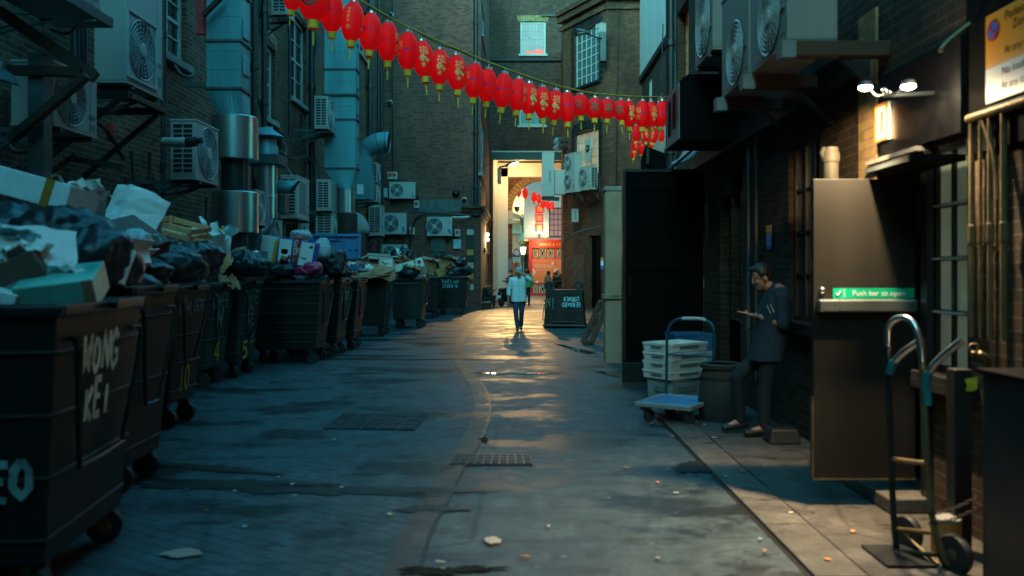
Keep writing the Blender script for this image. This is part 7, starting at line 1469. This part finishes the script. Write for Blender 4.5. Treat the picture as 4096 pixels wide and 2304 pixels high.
# road sign and people beyond
t = thing('road_sign', 'round red ringed road sign with a white plate on a red post', 'road sign', tuple(gnd(1299, 757))); Y = t.location.y; x = 0.0; zz = lambda y_: H-(y_-HY)*Y/F; b = MB(); b.tube([(0, .06, 0), (0, .06, zz(626))], .06, 10); b.build('post', M['red'], t); b = MB(); T = Matrix.Translation((.02, 0, zz(636))) @ Matrix.Rotation(pi/2, 4, 'X'); b.lathe([(.19, 0), (.19, .02)], 28, T); d_ = b.build('disc', M['cred'], t); b = MB(); b.lathe([(.145, .015), (.145, .026)], 28, T); b.build('field', M['signw'], d_)
b = MB(); b.mm(-.2, .22, -.02, .02, zz(660), zz(647)); pl = b.build('plate', M['signw'], t); q = MB()
for k, s_ in enumerate(('No vehicles', 'except for', 'loading')): typeset(s_, .07, plane((.01, -.022, zz(650+k*3.6)), (1, 0, 0), (0, 0, 1)), q)
q.build('lettering', M['matt'], pl)
b = MB(); c = at(1283, 668, 47.5); b.mm(c.x-.12, c.x+.12, c.y, c.y+.05, c.z-.8, c.z+.4)
o = MB(); 
t = thing('wall_board', 'pale blank board on the white passage wall', 'board', tuple(c)); b.build('panel', M['stone'], t, world=True); b = MB(); b.mm(c.x-.13, c.x+.13, c.y-.01, c.y+.051, c.z+.4, c.z+.44); b.build('top_rail', M['steel'], t, world=True)
# parked moped behind the seated man
t = thing('moped', 'dark parked moped against the white passage wall', 'moped', tuple(gnd(1277, 770))); t.rotation_euler = (0, 0, radians(62)); b = MB()
for x in (-.6, .6): b = MB(); T = Matrix.Translation((x, 0, .24)) @ Matrix.Rotation(pi/2, 4, 'X'); b.lathe([(.14, -.04), (.22, -.05), (.24, -.02), (.24, .02), (.22, .05), (.14, .04)], 22, T); w_ = b.build('wheel', M['rubber'], t, smooth='auto'); b = MB(); b.lathe([(.03, -.05), (.145, -.03), (.145, .03), (.03, .05)], 16, T); b.build('rim', M['steel'], w_)
b = MB(); b.cap((-.62, 0, .55), (-.15, 0, .5), .17, .15); b.cap((-.15, 0, .32), (.25, 0, .3), .12, .1); b.cap((.35, 0, .35), (.48, 0, .9), .14, .1); b.build('body', M['black'], t, smooth=True); b = MB(); b.cap((-.7, 0, .76), (-.1, 0, .74), .1, .12); b.build('seat', M['rubber'], t, smooth=True); b = MB(); b.tube([(.62, 0, .24), (.48, 0, .95), (.44, 0, 1.02)], .03, 8); b.tube([(.38, -.32, 1.06), (.46, 0, 1.02), (.38, .32, 1.06)], .02, 8); b.build('handlebar', M['steel'], t, smooth='auto')
for s_ in (-1, 1): b = MB(); b.tube([(.42, s_*.25, 1.05), (.46, s_*.3, 1.25)], .008, 6); b.ell((.46, s_*.31, 1.28), (.03, .07, .045)); b.build('mirror', M['black'], t, smooth=True)
b = MB(); b.ell((.56, 0, .86), (.05, .08, .08)); b.build('headlight', M['glassg'], t, smooth=True); b = MB(); b.mm(-.83, -.8, -.09, .09, .4, .52); b.build('number_plate', M['signw'], t)
# ================================================================== PEOPLE
def remesh(o, v, sm=3):
    r_ = o.modifiers.new('r', 'REMESH'); r_.mode = 'VOXEL'; r_.voxel_size = v; r_.use_smooth_shade = True
    s_ = o.modifiers.new('s', 'SMOOTH'); s_.iterations = sm; s_.factor = .5
def hand(mb, w, d, n, side, curl=.35, s=1.0):
    d = Vector(d).normalized(); n = Vector(n); n = (n-d*n.dot(d)).normalized(); a = d.cross(n)*side
    B = Matrix((a, d, n)).transposed().to_4x4(); mb.ell(Vector(w)+d*.05*s, (.041*s, .055*s, .016*s), B, 12, 8)
    for k, (off, L_) in enumerate(((-.03, .068), (-.01, .077), (.01, .072), (.029, .056))):
        p = Vector(w)+d*.09*s+a*off*s; dd = (d+a*off*2.2).normalized()
        for j in range(3):
            seg = L_*s*(.42, .32, .26)[j]; ang = curl*(.6+.5*j); dd = (dd*cos(ang)+n*sin(ang)).normalized(); q = p+dd*seg; mb.cap(p, q, (.0088-.0008*j)*s, (.0082-.0009*j)*s, 8); p = q
    p = Vector(w)+d*.03*s-a*.036*s; dd = (d*.75-a*.65+n*.25).normalized(); q = p+dd*.036*s; mb.cap(p, q, .0115*s, .01*s, 8); dd = (dd+d*.35+n*curl*.5).normalized(); mb.cap(q, q+dd*.03*s, .0098*s, .0082*s, 8)
def headm(c, yaw, pitch, roll=0): return Matrix.Translation(Vector(c)) @ Matrix.Rotation(yaw, 4, 'Z') @ Matrix.Rotation(pitch, 4, 'X') @ Matrix.Rotation(roll, 4, 'Y')
def loft(mb, rings, n=20, power=2.4):
    """rings of (centre, rx, ry, yaw)"""
    v = []; f = []
    for c, rx, ry, yw in rings:
        for j in range(n):
            a = 2*pi*j/n; x = math.copysign(abs(cos(a))**(2/power), cos(a))*rx; y = math.copysign(abs(sin(a))**(2/power), sin(a))*ry
            v.append((c[0]+x*cos(yw)-y*sin(yw), c[1]+x*sin(yw)+y*cos(yw), c[2]))
    for i in range(len(rings)-1):
        for j in range(n): f.append((i*n+j, i*n+(j+1) % n, (i+1)*n+(j+1) % n, (i+1)*n+j))
    f.append(list(range(n))[::-1]); f.append([(len(rings)-1)*n+j for j in range(n)]); mb.add(v, f)
def person(label, loc, rz, J, top='darkcloth', legs='denim', shoes='shoe', hairm='hair', sleeve='short', yaw=0, pitch=0, hem=-.02, tw=(.17, .115), vox=.008, hands=((0, 0),), extra=None, hood=None, group=None, torso=None, curl=(.3, .3), palm=((0, -1, 0), (0, -1, 0)), hdir=None, sock=False, nohair=False):
    t = thing('person', label, 'person', loc, rz, group)
    V = {k: Vector(v) for k, v in J.items()}; hip = (V['hl']+V['hr'])/2; sh = (V['sl']+V['sr'])/2; nk = sh+(V['head']-sh)*.42
    b = MB(); hm = headm(V['head'], yaw, pitch)
    b.ell((0, .012, .03), (.074, .094, .092), hm and None) if False else None
    def he(c, r): b.lathe([(max(sin(pi*i/10), .02), -cos(pi*i/10)) for i in range(11)], 16, hm @ Matrix.Translation(c) @ Matrix.Diagonal((*r, 1)))
    he((0, .012, .03), (.075, .094, .09)); he((0, -.02, -.045), (.056, .066, .072)); he((0, -.058, -.092), (.03, .025, .024)); he((0, -.091, -.02), (.013, .018, .022)); he((0, -.085, .0), (.009, .012, .03)); he((0, -.079, -.062), (.026, .012, .01))
    for s_ in (-1, 1): he((s_*.076, .01, -.02), (.011, .022, .034)); he((s_*.032, -.068, -.025), (.024, .016, .02))
    b.cap(nk, V['head']+Vector((0, .01, -.05)), .056, .052); 
    b.cap(sh, nk, .062, .052); b.cap(hip, sh, .12, .12); b.cap(V['sl'], V['sr'], .06, .06)
    for s_ in 'lr':
        b.cap(V['s'+s_], V['e'+s_], .05, .041); b.cap(V['e'+s_], V['w'+s_], .041, .027); b.cap(V['h'+s_], V['k'+s_], .075, .052); b.cap(V['k'+s_], V['a'+s_], .05, .035); b.cap(V['a'+s_], V['t'+s_], .032, .026)
        i = 0 if s_ == 'l' else 1; d = (hdir[i] if hdir else None) or (V['w'+s_]-V['e'+s_]); hand(b, V['w'+s_], d, palm[i], 1 if s_ == 'r' else -1, curl[i])
    body = b.build('body', M['skin'], t, smooth=True, uv=False); remesh(body, vox*.85, 2)
    if not hood:
        e = MB()
        for s_ in (-1, 1): e.lathe([(max(sin(pi*i/6), .05), -cos(pi*i/6)) for i in range(7)], 10, hm @ Matrix.Translation((s_*.03, -.084, -.004)) @ Matrix.Diagonal((.011, .006, .006, 1)))
        e.lathe([(max(sin(pi*i/6), .05), -cos(pi*i/6)) for i in range(7)], 10, hm @ Matrix.Translation((0, -.09, -.063)) @ Matrix.Diagonal((.02, .004, .003, 1))); e.build('face_features', M['hair'], body, uv=False)
    c = MB(); rx, ry = tw; ax = V['sr']-V['sl']; yw = atan2(ax.y, ax.x)
    if abs(yw) > pi/2: yw -= math.copysign(pi, yw)
    if torso: loft(c, torso)
    else:
        P = lambda q: hip+(sh-hip)*q
        loft(c, [(P(hem), rx*1.06, ry*1.12, yw), (P(.2), rx*.98, ry*1.08, yw), (P(.45), rx*.97, ry*1.08, yw), (P(.75), rx*1.08, ry*1.08, yw), (P(.93), rx*1.05, ry*.95, yw), (P(1.06), rx*.66, ry*.78, yw), (P(1.15), .086, .084, yw)])
    c.cap(sh, sh+(nk-sh)*.75, .098, .074)
    for s_ in 'lr':
        c.cap(sh+(V['s'+s_]-sh)*.6, V['s'+s_], .08, .072); c.cap(V['s'+s_], V['e'+s_], .07, .06)
        if sleeve == 'long': c.cap(V['e'+s_], V['w'+s_]+(V['e'+s_]-V['w'+s_])*.06, .06, .043)
        elif sleeve == 'mid': c.cap(V['e'+s_], V['e'+s_]+(V['w'+s_]-V['e'+s_])*.42, .06, .055)
    top_ = c.build('jacket', M[top], t, smooth=True, uv=False); remesh(top_, vox, 3)
    c = MB(); loft(c, [(hip+Vector((0, 0, -.1)), .12, .1, yw), (hip, .165, .118, yw), (hip+(sh-hip)*.18, .155, .11, yw)])
    for s_ in 'lr':
        c.cap(V['h'+s_], V['k'+s_], .094, .068); c.cap(V['k'+s_], V['a'+s_]+(V['k'+s_]-V['a'+s_])*.04, .068, .056)
    tr = c.build('trousers', M[legs], t, smooth=True, uv=False); remesh(tr, vox, 3)
    for s_ in 'lr':
        c = MB(); a = V['a'+s_]; q = V['t'+s_]; d = (q-a); d.z = 0; d = d.normalized() if d.length > 1e-4 else Vector((0, -1, 0)); base = min(a.z, q.z)
        c.cap(a-d*.05+Vector((0, 0, -.035)), q+Vector((0, 0, .0)), .042, .036); c.cap(a+Vector((0, 0, -.01)), a-d*.02+Vector((0, 0, -.03)), .04, .04); sh_ = c.build('shoe', M[shoes], t, smooth=True, uv=False); remesh(sh_, vox*.8, 2)
        if sock: c = MB(); c.cap(a+Vector((0, 0, .0)), a+(V['k'+s_]-a)*.14, .042, .044); so = c.build('sock', M['sock'], t, smooth=True, uv=False)
    if not nohair and not hood:
        c = MB()
        def hh(cc, r): c.lathe([(max(sin(pi*i/10), .02), -cos(pi*i/10)) for i in range(11)], 18, hm @ Matrix.Translation(cc) @ Matrix.Diagonal((*r, 1)))
        hh((0, .026, .055), (.083, .092, .078)); hh((0, .06, .0), (.074, .062, .075)); hh((0, -.045, .1), (.06, .05, .03))
        for s_ in (-1, 1): hh((s_*.07, .015, .03), (.017, .05, .04))
        hr_ = c.build('hair', M[hairm], t, smooth=True, uv=False); remesh(hr_, vox, 2)
    if hood:
        c = MB(); c.lathe([(max(sin(pi*i/10), .02), -cos(pi*i/10)) for i in range(11)], 18, hm @ Matrix.Translation((0, .03, .02)) @ Matrix.Diagonal((.095, .105, .125, 1))); c.cap(V['head']+Vector((0, .04, -.05)), nk+Vector((0, .02, -.02)), .085, .1); o = c.build('hood', M[hood], t, smooth=True, uv=False); remesh(o, vox, 3)
    return t, hm, V
# chef walking towards the camera
chefY = 22.6
t, hm, V = person('chef in a white jacket and pale blue cap walking, one hand shading the eyes', ((1305-CX)*chefY/F, chefY, 0), 0,
    dict(head=(.0, -.02, 1.555), sl=(.2, .02, 1.42), sr=(-.2, 0, 1.385), el=(.31, -.13, 1.385), wl=(.1, -.21, 1.545), er=(-.275, .03, 1.1), wr=(-.28, -.03, .855), hl=(.09, 0, .88), hr=(-.09, 0, .88), kl=(.075, .02, .47), kr=(-.075, -.08, .47), al=(.065, .18, .12), ar=(-.03, -.08, .085), tl=(.07, .06, .05), tr=(-.045, -.26, .045)),
    top='jacket_w', legs='denim', sleeve='mid', pitch=.16, hem=-.16, tw=(.2, .135), palm=((0, -1, .25), (.8, -.6, 0)), curl=(.04, .35), hdir=((-.75, .05, .45), (-.05, -.1, -1)), nohair=True)
hs = [h for h in t.children if h.name.startswith('body')][0]
c = MB(); c.lathe([(.088, .0), (.092, .03), (.093, .09), (.085, .115), (.03, .12)], 24, hm @ Matrix.Translation((0, .015, .045)) @ Matrix.Rotation(-.06, 4, 'X')); c.build('cap', mat('pale_blue_cap', (.35, .58, .68), .8, var=.1), t, smooth='auto')
c = MB(); c.lathe([(max(sin(pi*i/8), .03), -cos(pi*i/8)) for i in range(9)], 14, hm @ Matrix.Translation((0, .03, .01)) @ Matrix.Diagonal((.079, .085, .065, 1))); c.build('hair', M['hair'], t, smooth=True)
c = MB()
for k in range(4):
    for s_ in (-.05, .05): c.ell((s_+.01, -.158+.006*k, .92+.14*k), (.011, .008, .011), n=8, k=6)
c.build('button', M['white'], t, smooth=True); c = MB(); c.cap((0.0, -.165, .74), (.012, -.14, 1.38), .004, .004, 6); c.build('placket', M['paintg'], t)
c = MB(); w_ = V['wr']+Vector((-.03, -.05, -.14)); c.cap(w_, w_+Vector((-.05, -.03, -.03)), .005, .005, 6); cg = c.build('cigarette', M['signw'], None, uv=False); cg.location = t.location; tag(cg, 'lit cigarette held low in the walking chef’s hand', 'cigarette'); c = MB(); c.ell(w_+Vector((-.052, -.031, -.031)), .007, n=8, k=6); c.build('ember', emit('ember', (1, .25, .05), 2), cg, uv=False)
# man leaning on the right wall
mY = 8.1
t, hm, V = person('man in a dark blue tunic leaning on the right wall looking down at a phone', ((1915-CX)*mY/F, mY, .018), 0,
    dict(head=(.0, 0, 1.535), sl=(.14, -.17, 1.35), sr=(.17, .17, 1.36), el=(.14, -.22, 1.08), wl=(-.03, -.09, 1.15), er=(.15, .2, 1.09), wr=(-.03, .04, 1.16), hl=(.05, -.09, .8), hr=(.06, .09, .8), kl=(.0, -.1, .42), kr=(-.22, .08, .55), al=(.0, -.1, .095), ar=(-.17, .12, .12), tl=(-.17, -.12, .04), tr=(-.33, .1, .05)),
    top='navy', legs='darkcloth', sleeve='short', yaw=-pi/2, pitch=.42, hem=-.13, tw=(.2, .145), palm=((0, .4, 1), (0, -.4, 1)), curl=(.5, .5), hdir=((-1, .5, .1), (-1, -.45, .05)), sock=True, vox=.007)
c = MB(); q = Vector((-.165, -.02, 1.18)); c.box(q, (.15, .075, .009), M=Matrix.Rotation(radians(12), 4, 'Y')); ph = c.build('phone', M['black'], None, bevel=.004, uv=False); ph.location = t.location; tag(ph, 'dark smartphone held by the man leaning on the right wall', 'phone')
c = MB(); c.box(q+Vector((.0, 0, .0062)), (.13, .065, .002), M=Matrix.Rotation(radians(12), 4, 'Y')); c.build('screen', emit('phone_screen', (.9, .55, .45), .5), ph, uv=False)
c = MB(); c.bar((-.005, -.2, 1.27), (.03, -.2, 1.19), .008); c.bar((.025, -.205, 1.28), (.06, -.205, 1.2), .008); c.build('pen', M['paintw'], [x for x in t.children if x.name.startswith('jacket')][0], uv=False)
# seated man
sY = 36.4
t, hm, V = person('man in a dark jacket and cap sitting on the low step with a phone', ((1228-CX)*sY/F, sY, 0), 0,
    dict(head=(.05, 0, 1.04), sl=(-.1, -.18, .87), sr=(-.1, .18, .87), el=(.03, -.22, .62), wl=(.22, -.08, .78), er=(.03, .22, .62), wr=(.22, .03, .78), hl=(-.18, -.1, .36), hr=(-.18, .1, .36), kl=(.16, -.14, .55), kr=(.28, .1, .52), al=(.08, -.14, .1), ar=(.24, .12, .09), tl=(.24, -.16, .045), tr=(.42, .12, .04)),
    top='darkcloth', legs='darkcloth', sleeve='long', yaw=pi/2, pitch=.25, hem=-.05, tw=(.2, .16), palm=((0, .6, .6), (0, -.6, .6)), curl=(.5, .5), hdir=((1, .4, .25), (1, -.3, .25)), vox=.011, nohair=True)
c = MB(); c.lathe([(.094, 0), (.096, .04), (.075, .085), (.02, .1)], 20, hm @ Matrix.Translation((0, .015, .03))); c.build('cap', M['darkcloth'], t, smooth='auto')
c = MB(); q = Vector((.34, -.03, .84)); c.box(q, (.012, .08, .16), M=Matrix.Rotation(.4, 4, 'Y')); ph = c.build('phone', M['black'], None, uv=False, bevel=.004); ph.location = t.location; tag(ph, 'dark phone held up by the man sitting on the step', 'phone')
st = thing('step', 'low stone step carrying the seated man at the foot of the flank wall', 'step', (FX1+.2, sY, 0)); c = MB(); c.mm(-.19, .16, -.6, .5, .0, .27); c.build('block', M['brick_c'], st, bevel=.015); c = MB(); c.mm(-.19, .19, -.62, .52, .27, .31); c.build('tread', M['stone'], st, bevel=.01)
# people beyond the chef
stand = dict(head=(0, 0, 1.6), sl=(.19, 0, 1.42), sr=(-.19, 0, 1.42), el=(.26, .0, 1.13), wl=(.22, -.12, .9), er=(-.26, 0, 1.13), wr=(-.22, -.12, .9), hl=(.09, 0, .88), hr=(-.09, 0, .88), kl=(.1, -.02, .47), kr=(-.1, -.02, .47), al=(.1, .0, .09), ar=(-.1, .0, .09), tl=(.12, -.17, .04), tr=(-.12, -.17, .04))
def sp(**k): d = dict(stand); d.update(k); return d
t, hm, V = person('person in a navy top looking down at the left behind the chef', ((1284-CX)*40.2/F, 40.2, 0), -1.2, sp(wl=(.05, -.3, 1.15), wr=(-.05, -.3, 1.15)), top='navy', legs='darkcloth', sleeve='long', pitch=.5, vox=.013)
c = MB(); c.cap((.0, .2, 1.05), (.0, .2, 1.3), .16, .13); c.build('backpack', M['darkcloth'], t, smooth=True)
t, hm, V = person('person in a green vest and black helmet standing behind the chef', ((1326-CX)*40/F, 40, 0), pi+.3, sp(), top='greenvest', legs='darkcloth', sleeve='long', vox=.013, nohair=True)
c = MB(); c.ell(V['head']+Vector((0, .01, .02)), (.125, .14, .135)); c.build('helmet', M['black'], t, smooth=True); c = MB(); c.cap((-.14, 0, 1.47), (.14, 0, 1.47), .08, .08); c.build('collar', M['khaki'], t, smooth=True)
t, hm, V = person('person in a khaki puffer coat with a dark headscarf right of the arch centre', ((1378-CX)*44.5/F, 44.5, 0), -1.3, sp(head=(0, 0, 1.52), sl=(.18, 0, 1.34), sr=(-.18, 0, 1.34)), top='khaki', legs='darkcloth', sleeve='long', hem=-.45, tw=(.2, .17), vox=.013, hood='darkcloth')
t, hm, V = person('person with a grey beanie and green backpack at the right of the arch', ((1402-CX)*43.5/F, 43.5, 0), pi+.5, sp(head=(0, -.02, 1.55)), top='darkcloth', legs='darkcloth', sleeve='long', vox=.013, nohair=True)
c = MB(); c.ell(V['head']+Vector((0, .01, .05)), (.1, .11, .1)); c.build('beanie', M['acgrey'], t, smooth=True); c = MB(); c.cap((.0, .2, 1.1), (.0, .2, 1.3), .15, .13); bp_ = c.build('backpack', M['greenvest'], t, smooth=True); c = MB(); c.mm(-.14, .14, .31, .355, 1.14, 1.18); c.build('reflective_strip', M['cyel'], bp_)
t, hm, V = person('person with dark hair bending forward beside the green backpack wearer', ((1410-CX)*43/F, 43, 0), -1.4, sp(head=(.02, -.28, 1.45), sl=(.18, -.12, 1.32), sr=(-.18, -.12, 1.32), wl=(.1, -.35, 1.05), wr=(-.1, -.35, 1.05)), top='darkcloth', legs='darkcloth', sleeve='long', pitch=.5, vox=.013)

# ================================================================== MANHOLES AND LITTER
def cover(label, pts, nx, ny, m):
    P = [gnd(*p) for p in pts]; o = sum(P, Vector())/4; t = thing('drain_cover', label, 'drain cover', (o.x, o.y, .005)); P = [p-o for p in P]; b = MB(); b.add([(p.x, p.y, 0) for p in P]+[(p.x, p.y, .008) for p in P], [(4, 5, 6, 7), (0, 1, 5, 4), (1, 2, 6, 5), (2, 3, 7, 6), (3, 0, 4, 7)]); b.build('frame', M['pipe'], t); b = MB()
    L_ = lambda u, v: P[0]*(1-u)*(1-v)+P[1]*u*(1-v)+P[2]*u*v+P[3]*(1-u)*v
    for i in range(nx):
        for j in range(ny):
            q = [L_((i+.12)/nx, (j+.1)/ny), L_((i+.88)/nx, (j+.1)/ny), L_((i+.88)/nx, (j+.9)/ny), L_((i+.12)/nx, (j+.9)/ny)]; k = len(q)
            for (u0, u1) in ((.0, .2), (.28, .48), (.55, .75), (.82, 1.0)):
                a = [q[0]+(q[3]-q[0])*u0, q[1]+(q[2]-q[1])*u0, q[1]+(q[2]-q[1])*u1, q[0]+(q[3]-q[0])*u1]; b.add([(p.x, p.y, .0085) for p in a]+[(p.x, p.y, .014) for p in a], [(4, 5, 6, 7), (0, 1, 5, 4), (1, 2, 6, 5), (2, 3, 7, 6), (3, 0, 4, 7)])
    b.build('tread_bars', m, t)
cover('square iron drain cover in the paving left of the gutter', [(809, 1081), (1044, 1084), (1080, 1043), (864, 1041)], 5, 4, M['castor'])
cover('worn iron drain cover across the gutter line', [(1130, 1172), (1340, 1172), (1332, 1145), (1148, 1145)], 10, 1, M['castor'])
LIT = [(605, 1216, 'p'), (740, 1253, 'c'), (700, 1205, 'p'), (280, 1338, 'o'), (455, 1398, 'P'), (735, 1223, 'c'), (860, 1231, 'p'), (1110, 1420, 'p'), (665, 1295, 'p'), (615, 1330, 'c'), (1242, 1367, 'P'), (1290, 1063, 'o'), (1435, 1120, 'p'), (1650, 1063, 'c'), (1680, 1185, 'o'), (1640, 1068, 'p'), (1590, 1070, 'p'), (1580, 1083, 'p'), (1690, 1100, 'o'), (1655, 1218, 'o'), (1700, 1103, 'p'), (1738, 1070, 'B'),
       (1772, 1075, 'c'), (1796, 1108, 'p'), (1805, 1113, 'g'), (1825, 1207, 'c'), (1868, 1193, 'o'), (1912, 1362, 'c'), (1755, 1318, 'o'), (1924, 1392, 'o'), (2145, 1348, 'o'), (903, 1123, 'g'), (895, 1152, 'o'), (770, 1005, 'c'), (985, 837, 'c'), (1340, 770, 'p'), (1310, 862, 'p'), (1455, 760, 'B'), (1090, 785, 'p'), (590, 1240, 'p'), (640, 1375, 'o'), (1460, 880, 'p'), (1510, 900, 'c'), (1535, 935, 'p'), (1622, 1000, 'p'), (1655, 985, 'p'), (1655, 1410, 'p'), (1320, 1405, 'o'), (965, 835, 'c'), (700, 912, 'p'), (860, 880, 'p'), (1352, 757, 'c'), (505, 1112, 'p'), (470, 1235, 'c'), (520, 1290, 'o'), (980, 1300, 'p'), (1480, 1250, 'p'), (1575, 1180, 'o'), (1380, 1330, 'p'), (840, 1110, 'p'), (1015, 1165, 'c'), (1700, 1245, 'p'), (1990, 1300, 'p'), (2080, 1420, 'o')]
LN_ = {'p': ('small pale paper scrap lying on the wet road', 'paper'), 'o': ('small orange brown scrap lying on the road', 'papero'), 'c': ('small pale cyan scrap lying on the road', 'paperc'), 'g': ('small green scrap lying on the road', 'cgreen')}
for i, (D, y_, k) in enumerate(q for n_, q in enumerate(LIT) if q[2] in 'PB' or n_ % 4):
    g_ = gnd(D, y_); rr = random.Random(i+50)
    if k == 'B':
        bag('small crumpled %s on the ground %s' % (('white tissue', 'below the platform trolley') if D > 1600 else ('blue rag', 'left of the overturned bin')), g_+Vector((0, 0, .04)), .05 if D > 1600 else .1, i, 'bagclear' if D > 1600 else 'bluelid', False, (1.2, 1, .6), grp=None, cat='litter', name='crumpled_scrap'); continue
    w_, h_ = rr.uniform(.014, .036), rr.uniform(.01, .02)
    if k == 'P': w_, h_ = (.12, .08) if D < 600 else (.085, .045)
    n = rr.randint(5, 8) if k != 'P' else 13; P = [Vector((w_*cos(2*pi*q/n)*rr.uniform(.5, 1.25), h_*sin(2*pi*q/n)*rr.uniform(.7, 1.2), rr.uniform(.001, .006))) for q in range(n)]; b = MB(); b.add([*P, *[p+Vector((0, 0, .0025)) for p in P]], [list(range(n))[::-1], list(range(n, 2*n))]+[(q, (q+1) % n, n+(q+1) % n, n+q) for q in range(n)])
    z = .026 if g_.x > 1.53 and g_.y < 9 else .013
    lb, m_ = LN_[k] if k != 'P' else (('torn flattened cup on the road near the nearest bin', 'cardp') if D < 600 else ('crushed pale pink wrapper lying beside the gutter strip', 'paper'))
    o = b.build('paper_scrap', M[m_], None, uv=False); o.location = (g_.x, g_.y, z); o.rotation_euler = (0, 0, rr.uniform(0, 3)); tag(o, lb, 'litter', 'small scraps littering the road' if k != 'P' else None)

# ================================================================== LIGHT
w = bpy.data.worlds.new('World'); scn.world = w; w.use_nodes = True; nt = w.node_tree; bg = nt.nodes['Background']
sky = nt.nodes.new('ShaderNodeTexSky'); sky.sky_type = 'NISHITA'; sky.sun_disc = False; sky.sun_elevation = radians(30); sky.sun_rotation = radians(200); sky.air_density = 1.5; sky.ozone_density = 3.0
mx = nt.nodes.new('ShaderNodeMix'); mx.data_type = 'RGBA'; mx.blend_type = 'MULTIPLY'; mx.inputs[0].default_value = 1; nt.links.new(sky.outputs[0], mx.inputs[6]); mx.inputs[7].default_value = (.18, .88, .83, 1)
nt.links.new(mx.outputs[2], bg.inputs[0]); bg.inputs[1].default_value = .15
def lamp(name, typ, loc, energy, color, **k):
    l = bpy.data.lights.new(name, typ); l.energy = energy; l.color = color; o = bpy.data.objects.new(name, l); col.objects.link(o); o.location = loc
    tgt = k.pop('target', None)
    for a, v in k.items(): setattr(l, a, v)
    if tgt is not None: o.rotation_euler = (Vector(tgt)-Vector(loc)).to_track_quat('-Z', 'Y').to_euler()
    return o
s_ = lamp('sun', 'SUN', (0, -10, 20), .12, (1, .93, .85), angle=radians(30)); el, ro = radians(30), radians(200); dv = Vector((sin(ro)*cos(el), cos(ro)*cos(el), sin(el))); s_.rotation_euler = dv.to_track_quat('Z', 'Y').to_euler()
WARM = (1, .58, .18)
lamp('passage_flood', 'SPOT', PL+Vector((.05, -.15, -.15)), 900, WARM, target=(-.2, 31, 0), spot_size=radians(35), spot_blend=1.0, shadow_soft_size=.2, specular_factor=.02)
lamp('passage_glow', 'POINT', PL+Vector((.35, 2.6, -.5)), 42, (1, .62, .25), shadow_soft_size=.25)
for h, e, tg in ((HEADS[0], 170, (1.75, 5.5, 0)), (HEADS[1], 80, (2.0, 4.4, 0))):
    lamp('twin_flood_beam', 'SPOT', h+Vector((0, 0, -.03)), e, (1, .75, .42), target=tg, spot_size=radians(100), spot_blend=.7, shadow_soft_size=.04)
    lamp('twin_flood_spill', 'SPOT', h+Vector((0, -.02, -.02)), 5, (1, .76, .42), target=h+Vector((0, -.05, -2)), spot_size=radians(164), spot_blend=.1, shadow_soft_size=.05)
lamp('twin_flood_beam', 'SPOT', HEADS[0]+Vector((.02, .03, -.02)), 60, (1, .72, .36), target=(2.72, 6.5, 2.45), spot_size=radians(46), spot_blend=.6, shadow_soft_size=.04)
lamp('twin_flood_spill', 'POINT', HEADS[1]+Vector((0, -.04, -.03)), 2.2, (1, .76, .42), shadow_soft_size=.05)
lamp('front_lamp', 'POINT', BL+Vector((0, -.1, .35)), 50, (1, .64, .26), shadow_soft_size=.15)
lamp('sign_uplight', 'POINT', SL+Vector((0, -.1, .15)), 8, (1, .75, .45), shadow_soft_size=.08)
lamp('lantern_light', 'POINT', at(1316, 629, 56.8), 24, (1, .64, .26), shadow_soft_size=.15)
lamp('shop_fill', 'POINT', at(1360, 600, 54.6), 42, (1, .66, .3), shadow_soft_size=.3)  # added light with no fitting, brightens the shopfront
lamp('flank_light', 'POINT', at(1224, 603, FX1*F/(1221-CX))+Vector((.35, 0, 0)), 22, (1, .85, .55), shadow_soft_size=.08)

# ================================================================== CAMERA
cam = bpy.data.cameras.new('camera'); co = bpy.data.objects.new('camera', cam); col.objects.link(co); scn.camera = co
co.location = (0, 0, H); co.rotation_euler = (pi/2, 0, 0); cam.sensor_width = 36; cam.lens = 36*F/2576; cam.shift_x = (1288-CX)/2576; cam.shift_y = (HY-724.5)/2576*1.0
cam.clip_start = .05; cam.clip_end = 600; cam.dof.use_dof = True; cam.dof.focus_distance = 24; cam.dof.aperture_fstop = 1.5; cam.dof.aperture_blades = 9
vs = scn.view_settings; scn.display_settings.display_device = 'sRGB'; vs.view_transform = 'Standard'; vs.look = 'None'; vs.exposure = 2.3; vs.gamma = 1
scn.render.engine = 'CYCLES'; scn.cycles.use_denoising = True; scn.cycles.max_bounces = 6; scn.cycles.sample_clamp_indirect = 6; scn.cycles.caustics_reflective = False
